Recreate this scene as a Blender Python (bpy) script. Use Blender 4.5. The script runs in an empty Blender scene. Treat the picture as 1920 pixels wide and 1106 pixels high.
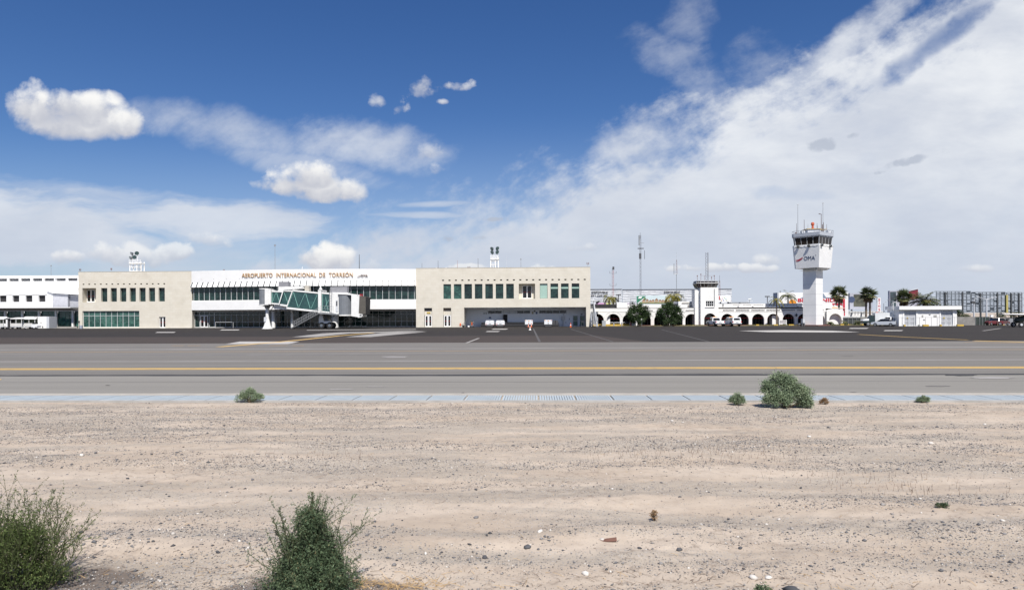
import bpy, bmesh, math, random
import numpy as np
from mathutils import Vector, Matrix
random.seed(7); RNG = np.random.default_rng(11)
scn = bpy.context.scene
COL = scn.collection
R = math.radians
# ------------------------------------------------------------------ camera
CH = 2.4                      # eye height
PSI = math.atan(45/1280.0)    # yaw away from the perpendicular of the taxiway
ROLL = 0.0045
FW = Vector((-math.sin(PSI), math.cos(PSI), 0)); RT = Vector((math.cos(PSI), math.sin(PSI), 0)); UP = Vector((0, 0, 1))
cam_d = bpy.data.cameras.new('camera'); cam = bpy.data.objects.new('camera', cam_d); COL.objects.link(cam)
cx = (RT - UP*ROLL).normalized(); cy = (UP + RT*ROLL).normalized(); cz = -FW
M = Matrix((cx, cy, cz)).transposed().to_4x4(); M.translation = Vector((0, 0, CH)); cam.matrix_world = M
cam_d.sensor_width = 36; cam_d.lens = 24; cam_d.shift_y = 37/1920.0
cam_d.clip_start = 0.1; cam_d.clip_end = 20000
scn.camera = cam
# ------------------------------------------------------------------ sun, exposure
SUN_EL = R(55); SUN_AZ = R(14)      # azimuth measured from -Y (behind the camera) towards +X
sd = Vector((math.sin(SUN_AZ)*math.cos(SUN_EL), -math.cos(SUN_AZ)*math.cos(SUN_EL), math.sin(SUN_EL)))
sl = bpy.data.lights.new('sun', 'SUN'); sl.energy = 4.6; sl.angle = R(0.53); sl.color = (1, 0.955, 0.89)
so = bpy.data.objects.new('sun', sl); COL.objects.link(so); so.location = (30, -40, 60)
so.rotation_euler = sd.to_track_quat('Z', 'Y').to_euler()
scn.view_settings.view_transform = 'Standard'; scn.view_settings.look = 'None'
scn.view_settings.exposure = 0.45; scn.view_settings.gamma = 1
# ------------------------------------------------------------------ world: Nishita sky with procedural clouds
W = bpy.data.worlds.new('World'); scn.world = W; W.use_nodes = True
wt = W.node_tree; wt.nodes.clear()
class E:
    def __init__(s, k): s.k = k
    def __add__(s, o): return mt('ADD', s, o)
    __radd__ = __add__
    def __sub__(s, o): return mt('SUBTRACT', s, o)
    def __rsub__(s, o): return mt('SUBTRACT', o, s)
    def __mul__(s, o): return mt('MULTIPLY', s, o)
    __rmul__ = __mul__
    def __truediv__(s, o): return mt('DIVIDE', s, o)
TREE = [wt]
def plug(inp, v):
    if isinstance(v, E): TREE[0].links.new(v.k, inp)
    else: inp.default_value = v
def mt(op, a, b=None, c=None, clamp=False):
    n = TREE[0].nodes.new('ShaderNodeMath'); n.operation = op; n.use_clamp = clamp
    plug(n.inputs[0], a)
    if b is not None: plug(n.inputs[1], b)
    if c is not None: plug(n.inputs[2], c)
    return E(n.outputs[0])
def comb(x, y, z=0.0):
    n = TREE[0].nodes.new('ShaderNodeCombineXYZ')
    plug(n.inputs[0], x); plug(n.inputs[1], y); plug(n.inputs[2], z); return E(n.outputs[0])
def noise(vec, scale, detail=4, rough=0.55, dist=0.0, dim='3D'):
    n = TREE[0].nodes.new('ShaderNodeTexNoise'); n.noise_dimensions = dim
    plug(n.inputs['Vector'], vec); n.inputs['Scale'].default_value = scale; n.inputs['Detail'].default_value = detail
    n.inputs['Roughness'].default_value = rough; n.inputs['Distortion'].default_value = dist
    return E(n.outputs['Fac'])
def sstep(v, a, b, lo=0.0, hi=1.0):
    n = TREE[0].nodes.new('ShaderNodeMapRange'); n.interpolation_type = 'SMOOTHSTEP'
    plug(n.inputs['Value'], v); n.inputs['From Min'].default_value = a; n.inputs['From Max'].default_value = b
    n.inputs['To Min'].default_value = lo; n.inputs['To Max'].default_value = hi
    return E(n.outputs['Result'])
def mixc(f, a, b, mode='MIX'):
    n = TREE[0].nodes.new('ShaderNodeMix'); n.data_type = 'RGBA'; n.blend_type = mode
    plug(n.inputs[0], f)
    for i, v in ((6, a), (7, b)):
        if isinstance(v, E): TREE[0].links.new(v.k, n.inputs[i])
        else: n.inputs[i].default_value = (*v, 1)
    return E(n.outputs[2])
def mx(a, b): return mt('MAXIMUM', a, b)
def voro(vec, scale):
    n = TREE[0].nodes.new('ShaderNodeTexVoronoi'); n.feature = 'SMOOTH_F1'; n.inputs['Scale'].default_value = scale; n.inputs['Smoothness'].default_value = 0.35
    plug(n.inputs['Vector'], vec); return E(n.outputs['Distance'])
tc = wt.nodes.new('ShaderNodeTexCoord'); sx = wt.nodes.new('ShaderNodeSeparateXYZ')
wt.links.new(tc.outputs['Generated'], sx.inputs[0])
dx, dy, dz = E(sx.outputs[0]), E(sx.outputs[1]), E(sx.outputs[2])
ady = mx(mt('ABSOLUTE', dy), 0.12)
U0 = dx/ady; V0 = dz/ady
def cu(u): return (u-1005)/1280.0
def cv(u, v): return (590-ROLL*(u-960)-v)/1280.0
# turbulence that bends the cloud outlines
vec0 = comb(U0, V0)
w1 = noise(vec0, 3.2, 5, 0.6); w2 = noise(comb(U0+7.3, V0+2.1), 3.2, 5, 0.6)
U = U0 + (w1-0.5)*0.10; V = V0 + (w2-0.5)*0.07
nF = noise(vec0, 26, 6, 0.62)            # fine
nM = noise(comb(U0, V0*1.4), 11, 6, 0.6)  # puffs
nS = 0.5+1.9*(-0.5+noise(comb((U*0.87+V*0.5)*1.0, (V*0.87-U*0.5)*3.4), 4.2, 7, 0.62))   # streaks rising to the right
nH = 0.5+1.9*(-0.5+noise(comb(U*1.0+V*0.2, V*5.0), 3.4, 6, 0.6))                      # flat streaks
def blob(u, v, ru, rv, ang=0, amp=1.2, n=nM, soft=0.3, warp=False, amt=1.0, flat=False):
    a, b = (U, V) if warp else (U0, V0)
    x = a-cu(u); y = b-cv(u, v)
    if ang:
        c, s = math.cos(R(ang)), math.sin(R(ang)); x, y = x*c+y*s, y*c-x*s
    x = x*(1280.0/ru); y = y*(1280.0/rv)
    ye = mx(y, y*-1.5) if flat else y
    f = 1.0-(x*x+ye*ye)+(n-0.5)*(2*amp)
    return sstep(f, 0.0, soft, 0.0, amt), y
# veil: the great sheet of thin cloud rising to the right
def line(u1, v1, u2, v2):      # >0 below / right of the line
    a = (cu(u1), cv(u1, v1)); b = (cu(u2), cv(u2, v2)); d = Vector((b[0]-a[0], b[1]-a[1])).normalized()
    return (U-a[0])*d.y - (V-a[1])*d.x
L1 = line(620, 465, 1130, 352); L2 = line(1060, 345, 1880, -30)
sheet = mx(L1, L2)
sh = sstep(sheet + (nS-0.5)*0.10 + (nM-0.5)*0.16 + (nF-0.5)*0.10, -0.05, 0.06)
sh = mx(sh, sstep(sheet+(nM-0.5)*0.08, 0.015, 0.10))
wsp = nS*0.45+nM*0.8+nF*0.5-0.375
up, _ = blob(1225, 285, 170, 62, 6, 0.9, wsp, 1.3, True, 0.9)
wisps = [blob(1255, 105, 120, 44, -28, 1.5, wsp, 2.0, True, .42), blob(1330, 175, 105, 50, -45, 1.5, wsp, 2.0, True, .45),
         blob(1285, 45, 60, 55, 70, 1.4, wsp, 1.8, True, .30), blob(1410, 150, 90, 80, 60, 1.4, wsp, 1.8, True, .38),
         blob(1605, 72, 190, 46, 33, .9, wsp, 1.3, True, .85), blob(1500, 165, 130, 60, 38, 1.0, wsp, 1.4, True, .75),
         blob(1890, 90, 160, 120, 35, 0.9, nS, 0.9, True, .9),
         blob(420, 235, 240, 52, -13, .7, wsp, 1.4, True, .60), blob(680, 270, 180, 58, -10, .8, wsp, 1.3, True, .70),
         blob(560, 300, 200, 34, -14, 0.8, nS, 1.2, True, .5),
         blob(60, 420, 340, 105, -8, 0.7, nH, 0.9, True, .93), blob(330, 412, 340, 50, -3, 0.8, nH, 0.9, True, .88),
         blob(150, 370, 330, 45, -9, 0.9, nH, 1.1, True, .5),
         blob(830, 381, 95, 8, 2, 1.0, nH, 1.2, False, .7), blob(800, 403, 130, 9, -1, 1.0, nH, 1.2, False, .7),
         blob(1040, 440, 330, 55, 4, 0.9, nH, 1.4, True, .75), blob(250, 480, 460, 75, 0, .7, nH, 1.4, True, .75)]
thin = mx(sh*0.97, up)
for b, _ in wisps: thin = mx(thin, b)
gap, _ = blob(1735, 100, 165, 24, 33, 1.1, wsp, 1.2, True, .8)
gap2, _ = blob(1490, 362, 90, 14, 0, 1.2, nS, 1.6, True, .25)
thin = thin*(1.0-gap)*(1.0-gap2)
thin = thin*sstep(nF*0.35+nS*0.65, 0.10, 0.60, 0.86, 1.0)
# cumulus: dense clouds with lit tops and grey bases
heaps = [(128, 228, 122, 42, -5, .35), (150, 203, 88, 40, -4, .4), (50, 196, 58, 44, -10, .5), (215, 228, 44, 36, 0, .5), (100, 196, 62, 40, 0, .35),
         (590, 350, 108, 34, -6, .6), (578, 330, 62, 30, 0, .6),
         (716, 190, 19, 19, 0, 1.9), (747, 200, 19, 25, 0, 1.9), (797, 152, 38, 28, 0, 2.2), (842, 158, 13, 9, 0, 1.8), (868, 162, 19, 13, 0, 1.9), (832, 190, 11, 6, 0, 1.8),
         (806, 284, 24, 18, 0, 1.1), (818, 317, 15, 13, 0, 1.1),
         (608, 486, 62, 30, 0, .7), (690, 500, 34, 14, 0, .9),
         (215, 480, 95, 26, -4, .8), (312, 474, 42, 22, 0, .9), (110, 482, 44, 18, 0, 1.0), (385, 448, 38, 15, -10, 1.2),
         (1432, 491, 30, 14, 0, .8), (1005, 505, 60, 9, 0, 1.2), (1095, 466, 34, 10, 0, 1.1), (880, 503, 50, 9, 0, 1.2), (1810, 506, 36, 9, 0, 1.0), (1350, 505, 90, 10, 0, 1.4)]
cm = None; cs = None
pw = comb(U0+(nF-0.5)*0.035, V0+(nM-0.5)*0.045)
puff = 0.5+(0.42-voro(pw, 24.0))*0.75+(0.42-voro(pw, 55.0))*0.40+(nF-0.5)*1.7+(nM-0.5)*1.0
for (u, v, ru, rv, an, am) in heaps:
    m_, y_ = blob(u, v, ru*1.13, rv*1.2, an, min(1.5, am*0.85), puff, 0.75 if ru > 40 else 1.8, flat=True)
    m_ = mt('POWER', m_, 0.75); amt_ = 0.72 if ru < 40 else 1.0
    if v > 440 and u not in (608, 1432): amt_ = .62
    m_ = m_*amt_
    tone = sstep(y_*1.1+(puff-0.5)*0.75, -0.55, 0.75)     # dark base -> bright top
    if cm is None: cm, cs = m_, tone*m_
    else:
        cs = cs*(1.0-m_)+tone*m_; cm = mx(cm, m_)
darks = [(1530, 279, 32, 14, 10), (1603, 258, 24, 7, 8), (1690, 308, 82, 10, 16), (1755, 285, 26, 12, 10), (845, 446, 22, 9, 0), (905, 446, 28, 8, 0), (930, 411, 44, 5, 0), (1640, 328, 22, 5, 10), (1390, 460, 16, 6, 0)]
dm = None
for (u, v, ru, rv, an) in darks:
    m_, _ = blob(u, v, ru, rv, an, 1.2, puff, 1.0, False, 0.75)
    dm = m_ if dm is None else mx(dm, m_)
nb = noise(comb(U0*1.0, V0*2.6), 5.0, 5, 0.6)
sky = wt.nodes.new('ShaderNodeTexSky'); sky.sky_type = 'NISHITA'; sky.sun_disc = False
sky.sun_elevation = SUN_EL; sky.sun_rotation = math.pi-SUN_AZ
sky.altitude = 1100; sky.air_density = 1.0; sky.dust_density = 0.6; sky.ozone_density = 2.6
SK = 10.0   # cloud radiance is divided by the background strength below
hsv = wt.nodes.new('ShaderNodeHueSaturation'); hsv.inputs['Hue'].default_value = 0.511; hsv.inputs['Saturation'].default_value = 1.27; hsv.inputs['Value'].default_value = 0.72
wt.links.new(sky.outputs[0], hsv.inputs['Color'])
base = E(hsv.outputs[0])
hz = sstep(V0, 0.0, 0.30, 1.0, 0.0)
base = mixc(hz*0.62, base, tuple(c*SK*.73 for c in (0.42, 0.52, 0.70)))
veilc = mixc(sstep(nb, 0.3, 0.72), tuple(c*SK*.73 for c in (0.66, 0.70, 0.78)), tuple(c*SK*.73 for c in (0.86, 0.885, 0.92)))
veilc = mixc(hz*0.75, veilc, tuple(c*SK*.73 for c in (0.53, 0.595, 0.72)))
c1 = mixc(thin, base, veilc)
heapc = mixc(cs/mx(cm, 0.05), tuple(c*SK*.73 for c in (0.56, 0.58, 0.65)), tuple(c*SK*.73 for c in (0.97, 0.965, 0.95)))
c2 = mixc(cm, c1, heapc)
c3 = mixc(dm, c2, tuple(c*SK*.73 for c in (0.46, 0.51, 0.61)))
bg = wt.nodes.new('ShaderNodeBackground'); bg.inputs['Strength'].default_value = 1.0/SK
wt.links.new(c3.k, bg.inputs['Color'])
wo = wt.nodes.new('ShaderNodeOutputWorld'); wt.links.new(bg.outputs[0], wo.inputs[0])
W.cycles.sampling_method = 'MANUAL'; W.cycles.sample_map_resolution = 512

# ------------------------------------------------------------------ measuring: photo pixel -> place in the world
def ray(u, v):
    a = (u-960)/1280.0; b = (590-v)/1280.0
    return FW + RT*(a+ROLL*b) + UP*(b-ROLL*a)
def P(u, v, Y): d = ray(u, v); return Vector((0, 0, CH)) + d*(Y/d.y)
def G(u, v, z=0.0): d = ray(u, v); p = Vector((0, 0, CH)) + d*((z-CH)/d.z); return (p.x, p.y)
def XU(u, Y): return P(u, 560, Y).x
def ZV(u, v, Y): return P(u, v, Y).z
def PX(pts, Y): return [(P(u, v, Y).x, P(u, v, Y).z) for u, v in pts]

# ------------------------------------------------------------------ mesh builder
class MB:
    def __init__(s): s.v = []; s.f = []
    def add(s, vs, fs):
        n = len(s.v); s.v += [tuple(p) for p in vs]; s.f += [tuple(i+n for i in f) for f in fs]; return s
    def quad(s, a, b, c, d): return s.add([a, b, c, d], [(0, 1, 2, 3)])
    def box(s, x0, y0, z0, x1, y1, z1):
        if x1 < x0: x0, x1 = x1, x0
        if y1 < y0: y0, y1 = y1, y0
        if z1 < z0: z0, z1 = z1, z0
        return s.add([(x0, y0, z0), (x1, y0, z0), (x1, y1, z0), (x0, y1, z0), (x0, y0, z1), (x1, y0, z1), (x1, y1, z1), (x0, y1, z1)],
                     [(0, 3, 2, 1), (4, 5, 6, 7), (0, 1, 5, 4), (1, 2, 6, 5), (2, 3, 7, 6), (3, 0, 4, 7)])
    def prism(s, pts, y0, y1):      # polygon in x,z pushed along y
        n = len(pts)
        ar = sum(pts[i][0]*pts[(i+1) % n][1]-pts[(i+1) % n][0]*pts[i][1] for i in range(n))
        if ar < 0: pts = pts[::-1]
        vs = [(x, y0, z) for x, z in pts]+[(x, y1, z) for x, z in pts]
        fs = [tuple(range(n)), tuple(range(2*n-1, n-1, -1))]+[(i, i+n, (i+1) % n+n, (i+1) % n) for i in range(n)]
        return s.add(vs, fs)
    def prismx(s, pts, x0, x1):     # polygon in y,z pushed along x
        n = len(pts)
        vs = [(x0, y, z) for y, z in pts]+[(x1, y, z) for y, z in pts]
        return s.add(vs, [tuple(range(n))[::-1], tuple(range(n, 2*n))]+[(i, (i+1) % n, (i+1) % n+n, i+n) for i in range(n)])
    def slab(s, pts, z0, z1):       # polygon in x,y pushed along z
        n = len(pts)
        vs = [(x, y, z0) for x, y in pts]+[(x, y, z1) for x, y in pts]
        return s.add(vs, [tuple(range(n))[::-1], tuple(range(n, 2*n))]+[(i, (i+1) % n, (i+1) % n+n, i+n) for i in range(n)])
    def loft(s, rings, cap0=True, cap1=True):
        n = len(rings[0]); vs = [p for r in rings for p in r]; fs = []
        for k in range(len(rings)-1):
            for i in range(n): fs.append((k*n+i, k*n+(i+1) % n, (k+1)*n+(i+1) % n, (k+1)*n+i))
        if cap0: fs.append(tuple(range(n))[::-1])
        if cap1: fs.append(tuple(range((len(rings)-1)*n, len(rings)*n)))
        return s.add(vs, fs)
    def lathe(s, c, prof, n=16):
        return s.loft([[(c[0]+r*math.cos(2*math.pi*i/n), c[1]+r*math.sin(2*math.pi*i/n), c[2]+z) for i in range(n)] for r, z in prof])
    def tube(s, p0, p1, r0, r1=None, n=6):
        if r1 is None: r1 = r0
        p0 = Vector(p0); p1 = Vector(p1); d = (p1-p0)
        if d.length < 1e-6: return s
        q = d.to_track_quat('Z', 'Y')
        rs = []
        for p, r in ((p0, r0), (p1, r1)):
            rs.append([tuple(p+q@Vector((r*math.cos(2*math.pi*i/n), r*math.sin(2*math.pi*i/n), 0))) for i in range(n)])
        return s.loft(rs)
    def bar(s, p0, p1, w): return s.tube(p0, p1, w*0.6, w*0.6, 4)
    def wheel(s, c, r, w, ax='y', n=20, rin=0.0):
        prof = [(r*0.94, -w/2), (r, -w/2+w*0.15), (r, w/2-w*0.15), (r*0.94, w/2)]
        rs = []
        for rr, t in prof:
            ring = []
            for i in range(n):
                a = 2*math.pi*i/n; p = (c[0]+rr*math.cos(a), c[1]+t, c[2]+rr*math.sin(a)) if ax == 'y' else (c[0]+t, c[1]+rr*math.cos(a), c[2]+rr*math.sin(a))
                ring.append(p)
            rs.append(ring)
        return s.loft(rs)
    def wall(s, x0, x1, z0, z1, y, holes, dep):   # front wall facing -y with openings and their reveals
        H = [(max(x0, h[0]), max(z0, h[1]), min(x1, h[2]), min(z1, h[3]), (h[4] if len(h) > 4 else dep)) for h in holes]
        xs = sorted({round(q, 4) for h in H for q in (h[0], h[2])} | {round(x0, 4), round(x1, 4)})
        zs = sorted({round(q, 4) for h in H for q in (h[1], h[3])} | {round(z0, 4), round(z1, 4)})
        idx = {}; vs = []; fs = []
        def vi(x, z):
            if (x, z) not in idx: idx[(x, z)] = len(vs); vs.append((x, y, z))
            return idx[(x, z)]
        for i in range(len(xs)-1):
            for j in range(len(zs)-1):
                mxx = (xs[i]+xs[i+1])/2; mz = (zs[j]+zs[j+1])/2
                if any(h[0] < mxx < h[2] and h[1] < mz < h[3] for h in H): continue
                fs.append((vi(xs[i], zs[j]), vi(xs[i+1], zs[j]), vi(xs[i+1], zs[j+1]), vi(xs[i], zs[j+1])))
        s.add(vs, fs)
        for a, b, c, d, dp in H:
            yy = y+dp
            if b > z0+1e-3: s.quad((a, y, b), (c, y, b), (c, yy, b), (a, yy, b))
            s.quad((a, yy, d), (c, yy, d), (c, y, d), (a, y, d))
            s.quad((a, y, b), (a, yy, b), (a, yy, d), (a, y, d)); s.quad((c, yy, b), (c, y, b), (c, y, d), (c, yy, d))
        return s
    def shell(s, x0, x1, y0, y1, z0, z1):         # sides, back and roof of a block whose front is a wall()
        s.quad((x0, y1, z0), (x0, y0, z0), (x0, y0, z1), (x0, y1, z1)); s.quad((x1, y0, z0), (x1, y1, z0), (x1, y1, z1), (x1, y0, z1))
        s.quad((x1, y1, z0), (x0, y1, z0), (x0, y1, z1), (x1, y1, z1)); s.quad((x0, y0, z1), (x1, y0, z1), (x1, y1, z1), (x0, y1, z1)); return s
    def build(s, name, mat, parent=None, smooth=False, local=False):
        me = bpy.data.meshes.new(name)
        vs = s.v; off = None
        if parent is None and not local and vs:
            a = np.array(vs); lo = a.min(0); hi = a.max(0); off = np.array([(lo[0]+hi[0])/2, (lo[1]+hi[1])/2, lo[2]])
            vs = (a-off).tolist()
        me.from_pydata(vs, [], s.f); me.update()
        if smooth:
            me.polygons.foreach_set('use_smooth', [True]*len(me.polygons))
        me.materials.append(mat)
        o = bpy.data.objects.new(name, me); COL.objects.link(o)
        if off is not None: o.location = off
        if parent is not None: attach(o, parent)
        return o
def wloc(t):
    p = Vector(t.location)
    while t.parent: t = t.parent
    return p
def attach(o, t):
    o.parent = t
    if t.parent is None: o.matrix_parent_inverse = Matrix.Translation(-Vector(t.location))
def npmesh(name, V_, F_, mat, parent=None, tone=None, k=3, smooth=False):   # numpy verts/faces, all faces k-gons
    me = bpy.data.meshes.new(name); V_ = np.asarray(V_, dtype=np.float32); F_ = np.asarray(F_, dtype=np.int32)
    me.vertices.add(len(V_)); me.vertices.foreach_set('co', V_.ravel())
    me.loops.add(F_.size); me.loops.foreach_set('vertex_index', F_.ravel())
    me.polygons.add(len(F_)); me.polygons.foreach_set('loop_start', np.arange(0, F_.size, k, dtype=np.int32)); me.polygons.foreach_set('loop_total', np.full(len(F_), k, dtype=np.int32))
    if smooth: me.polygons.foreach_set('use_smooth', np.ones(len(F_), dtype=bool))
    me.update(calc_edges=True); me.validate()
    if tone is not None:
        at = me.attributes.new('tone', 'FLOAT', 'POINT'); at.data.foreach_set('value', np.asarray(tone, dtype=np.float32))
    me.materials.append(mat)
    o = bpy.data.objects.new(name, me); COL.objects.link(o)
    if parent is not None: attach(o, parent)
    return o
def thing(name, label, cat, loc=(0, 0, 0), rz=0, group=None):
    o = bpy.data.objects.new(name, None); COL.objects.link(o); o.empty_display_size = 0.3
    o.location = loc; o.rotation_euler = (0, 0, rz); o['label'] = label; o['category'] = cat
    if group: o['group'] = group
    return o
def tag(o, label, cat, group=None, kind=None):
    o['label'] = label; o['category'] = cat
    if group: o['group'] = group
    if kind: o['kind'] = kind
    return o
def struct(o): o['kind'] = 'structure'; return o
def dup(root, loc, rz=0, label=None, scale=None):
    r = root.copy(); COL.objects.link(r); r.location = loc; r.rotation_euler = (0, 0, rz)
    if label: r['label'] = label
    if scale: r.scale = scale if not isinstance(scale, (int, float)) else (scale,)*3
    for ch in list(root.children):
        c = ch.copy(); COL.objects.link(c); c.parent = r
        for g in list(ch.children):
            d = g.copy(); COL.objects.link(d); d.parent = c
    return r
def text_mesh(body, depth=0.04, bold=0.0):
    cu_ = bpy.data.curves.new('t', 'FONT'); cu_.body = body; cu_.size = 1.0; cu_.extrude = depth/2; cu_.offset = bold; cu_.resolution_u = 3
    o = bpy.data.objects.new('t', cu_); COL.objects.link(o); bpy.context.view_layer.update()
    me = o.evaluated_get(bpy.context.evaluated_depsgraph_get()).to_mesh()
    vs = np.array([tuple(v.co) for v in me.vertices]); fs = [tuple(p.vertices) for p in me.polygons]
    bpy.data.objects.remove(o); bpy.data.curves.remove(cu_)
    lo = vs.min(0); hi = vs.max(0); vs[:, 0] = (vs[:, 0]-lo[0])/(hi[0]-lo[0]); vs[:, 1] = (vs[:, 1]-lo[1])/(hi[1]-lo[1])
    return vs, fs         # x,y in 0..1
def text_on(mb, body, x0, z0, x1, z1, y, depth=0.05, bold=0.0):
    vs, fs = text_mesh(body, depth, bold)
    mb.add([(x0+(x1-x0)*a, y-c, z0+(z1-z0)*b) for a, b, c in vs], fs); return mb

# ------------------------------------------------------------------ materials
MATS = {}
def mat(name, col, rough=0.8, var=0.0, vs=3.0, bump=0.0, bs=20.0, metal=0.0, spec=0.5, col2=None, tone=None, emit=None):
    if name in MATS: return MATS[name]
    m = bpy.data.materials.new(name); m.use_nodes = True; nt = m.node_tree; TREE[0] = nt
    b = nt.nodes['Principled BSDF']; b.inputs['Roughness'].default_value = rough; b.inputs['Metallic'].default_value = metal
    b.inputs['Specular IOR Level'].default_value = spec
    b.inputs['Base Color'].default_value = (*col, 1)
    t = nt.nodes.new('ShaderNodeTexCoord'); ob = E(t.outputs['Object'])
    if tone:                                      # per-piece tone stored on the mesh
        a = nt.nodes.new('ShaderNodeAttribute'); a.attribute_name = 'tone'
        r = nt.nodes.new('ShaderNodeValToRGB'); el = r.color_ramp.elements
        while len(el) > 1: el.remove(el[0])
        el[0].position = tone[0][0]; el[0].color = (*tone[0][1], 1)
        for p_, c_ in tone[1:]:
            e_ = el.new(p_); e_.color = (*c_, 1)
        nt.links.new(a.outputs['Fac'], r.inputs[0]); nt.links.new(r.outputs[0], b.inputs['Base Color'])
    elif var > 0 or col2:
        n = noise(ob, vs, 6, 0.6); c2 = col2 or tuple(max(0, c*(1-var)) for c in col)
        k = mixc(sstep(n, 0.3, 0.7), c2, col); nt.links.new(k.k, b.inputs['Base Color'])
    if bump > 0:
        n2 = noise(ob, bs, 5, 0.6); bp = nt.nodes.new('ShaderNodeBump'); bp.inputs['Strength'].default_value = bump; bp.inputs['Distance'].default_value = 0.02
        nt.links.new(n2.k, bp.inputs['Height']); nt.links.new(bp.outputs[0], b.inputs['Normal'])
    if emit: b.inputs['Emission Color'].default_value = (*emit, 1); b.inputs['Emission Strength'].default_value = 1
    MATS[name] = m; return m
def glassmat(name, col, var):
    m = mat(name, col, 0.06, spec=0.5); nt = m.node_tree; TREE[0] = nt; b = nt.nodes['Principled BSDF']
    t = nt.nodes.new('ShaderNodeTexCoord'); ob = E(t.outputs['Object'])
    n = noise(ob, 0.55, 3, 0.5); n2 = noise(ob, 2.2, 2, 0.5)
    k = mixc(sstep(n*0.6+n2*0.4, 0.38, 0.62), var, col); nt.links.new(k.k, b.inputs['Base Color'])
    bp = nt.nodes.new('ShaderNodeBump'); bp.inputs['Strength'].default_value = 0.05; bp.inputs['Distance'].default_value = 0.05
    nt.links.new(noise(ob, 0.8, 2, 0.5).k, bp.inputs['Height']); nt.links.new(bp.outputs[0], b.inputs['Normal'])
    return m
WHITE = mat('white_paint', (0.80, 0.80, 0.79), 0.75, 0.06, 0.6, 0.1, 6)
OLDWHITE = mat('limewash', (0.80, 0.795, 0.77), 0.85, 0.10, 0.9, 0.25, 8)
BRIDGEW = mat('bridge_white', (0.78, 0.78, 0.76), 0.5, 0.10, 1.5)
GREYW = mat('grey_white', (0.55, 0.57, 0.60), 0.6, 0.12, 1.5)
CORR = mat('grey_curtain', (0.19, 0.205, 0.225), 0.5, 0.12, 2.0)
GREY = mat('grey_metal', (0.30, 0.31, 0.32), 0.45, 0.15, 4, metal=0.3)
DGREY = mat('dark_metal', (0.07, 0.07, 0.075), 0.5, 0.2, 4)
STEEL = mat('galvanised', (0.42, 0.43, 0.44), 0.45, 0.2, 5, metal=0.5)
BLACK = mat('black_rubber', (0.018, 0.018, 0.02), 0.7, 0.3, 8)
ALU = mat('white_frame', (0.66, 0.67, 0.67), 0.4)
GLASS = glassmat('green_glass', (0.020, 0.050, 0.045), (0.006, 0.016, 0.017))
GLASSL = glassmat('pale_green_glass', (0.055, 0.14, 0.115), (0.018, 0.055, 0.048))
GLASSB = glassmat('green_glass_bridge', (0.030, 0.085, 0.082), (0.018, 0.05, 0.055))
GLASSD = glassmat('dark_glass', (0.012, 0.014, 0.016), (0.006, 0.007, 0.008))
BLIND = mat('window_blind', (0.36, 0.52, 0.45), 0.25, 0.1, 1)
BRONZE = glassmat('brown_glass', (0.040, 0.030, 0.026), (0.012, 0.009, 0.008))
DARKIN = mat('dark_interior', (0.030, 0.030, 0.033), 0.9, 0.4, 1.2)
GOLD = mat('gold_letter', (0.55, 0.35, 0.17), 0.45, metal=0.2)
RED = mat('red_paint', (0.50, 0.025, 0.03), 0.5, 0.15, 3)
ORANGE = mat('orange_plastic', (0.75, 0.13, 0.02), 0.5, 0.15, 5)
YELLOW = mat('yellow_kerb', (0.62, 0.42, 0.08), 0.8, 0.25, 3)
BLUEINK = mat('navy_letter', (0.05, 0.07, 0.13), 0.5)
INK = mat('dark_letter', (0.05, 0.05, 0.055), 0.6)
CONC = mat('concrete', (0.40, 0.385, 0.36), 0.9, 0.25, 1.2, 0.3, 12)
BLOCK = mat('concrete_block', (0.27, 0.26, 0.245), 0.9, 0.3, 1.0, 0.4, 10)
BRICKRED = mat('red_brick_base', (0.18, 0.075, 0.06), 0.9, 0.3, 3)
TRUNK = mat('palm_trunk', (0.20, 0.155, 0.12), 0.95, 0.35, 6, 0.6, 14)
def stone_mat():
    m = mat('limestone_cladding', (0.5, 0.46, 0.38), 0.85, spec=0.3); nt = m.node_tree; TREE[0] = nt; b = nt.nodes['Principled BSDF']
    t = nt.nodes.new('ShaderNodeTexCoord'); s = nt.nodes.new('ShaderNodeSeparateXYZ'); nt.links.new(t.outputs['Object'], s.inputs[0])
    x, y, z = E(s.outputs[0]), E(s.outputs[1]), E(s.outputs[2]); v = comb(x+y, z)
    br = nt.nodes.new('ShaderNodeTexBrick'); nt.links.new(v.k, br.inputs['Vector'])
    br.inputs['Color1'].default_value = (0.635, 0.60, 0.52, 1); br.inputs['Color2'].default_value = (0.605, 0.565, 0.48, 1); br.inputs['Mortar'].default_value = (0.56, 0.515, 0.43, 1)
    br.inputs['Scale'].default_value = 1.0; br.inputs['Mortar Size'].default_value = 0.012; br.inputs['Brick Width'].default_value = 1.05; br.inputs['Row Height'].default_value = 0.52
    n = noise(v, 0.45, 6, 0.6); c = mixc(sstep(n, 0.45, 0.75, 0.0, 0.45), E(br.outputs['Color']), (0.49, 0.455, 0.385))
    n2 = noise(comb((x+y)*3.0, z*0.4), 1.0, 5, 0.6); c = mixc(sstep(n2, 0.55, 0.8, 0.0, 0.35), c, (0.49, 0.43, 0.34))
    nt.links.new(c.k, b.inputs['Base Color']); return m
STONE = stone_mat()
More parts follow.
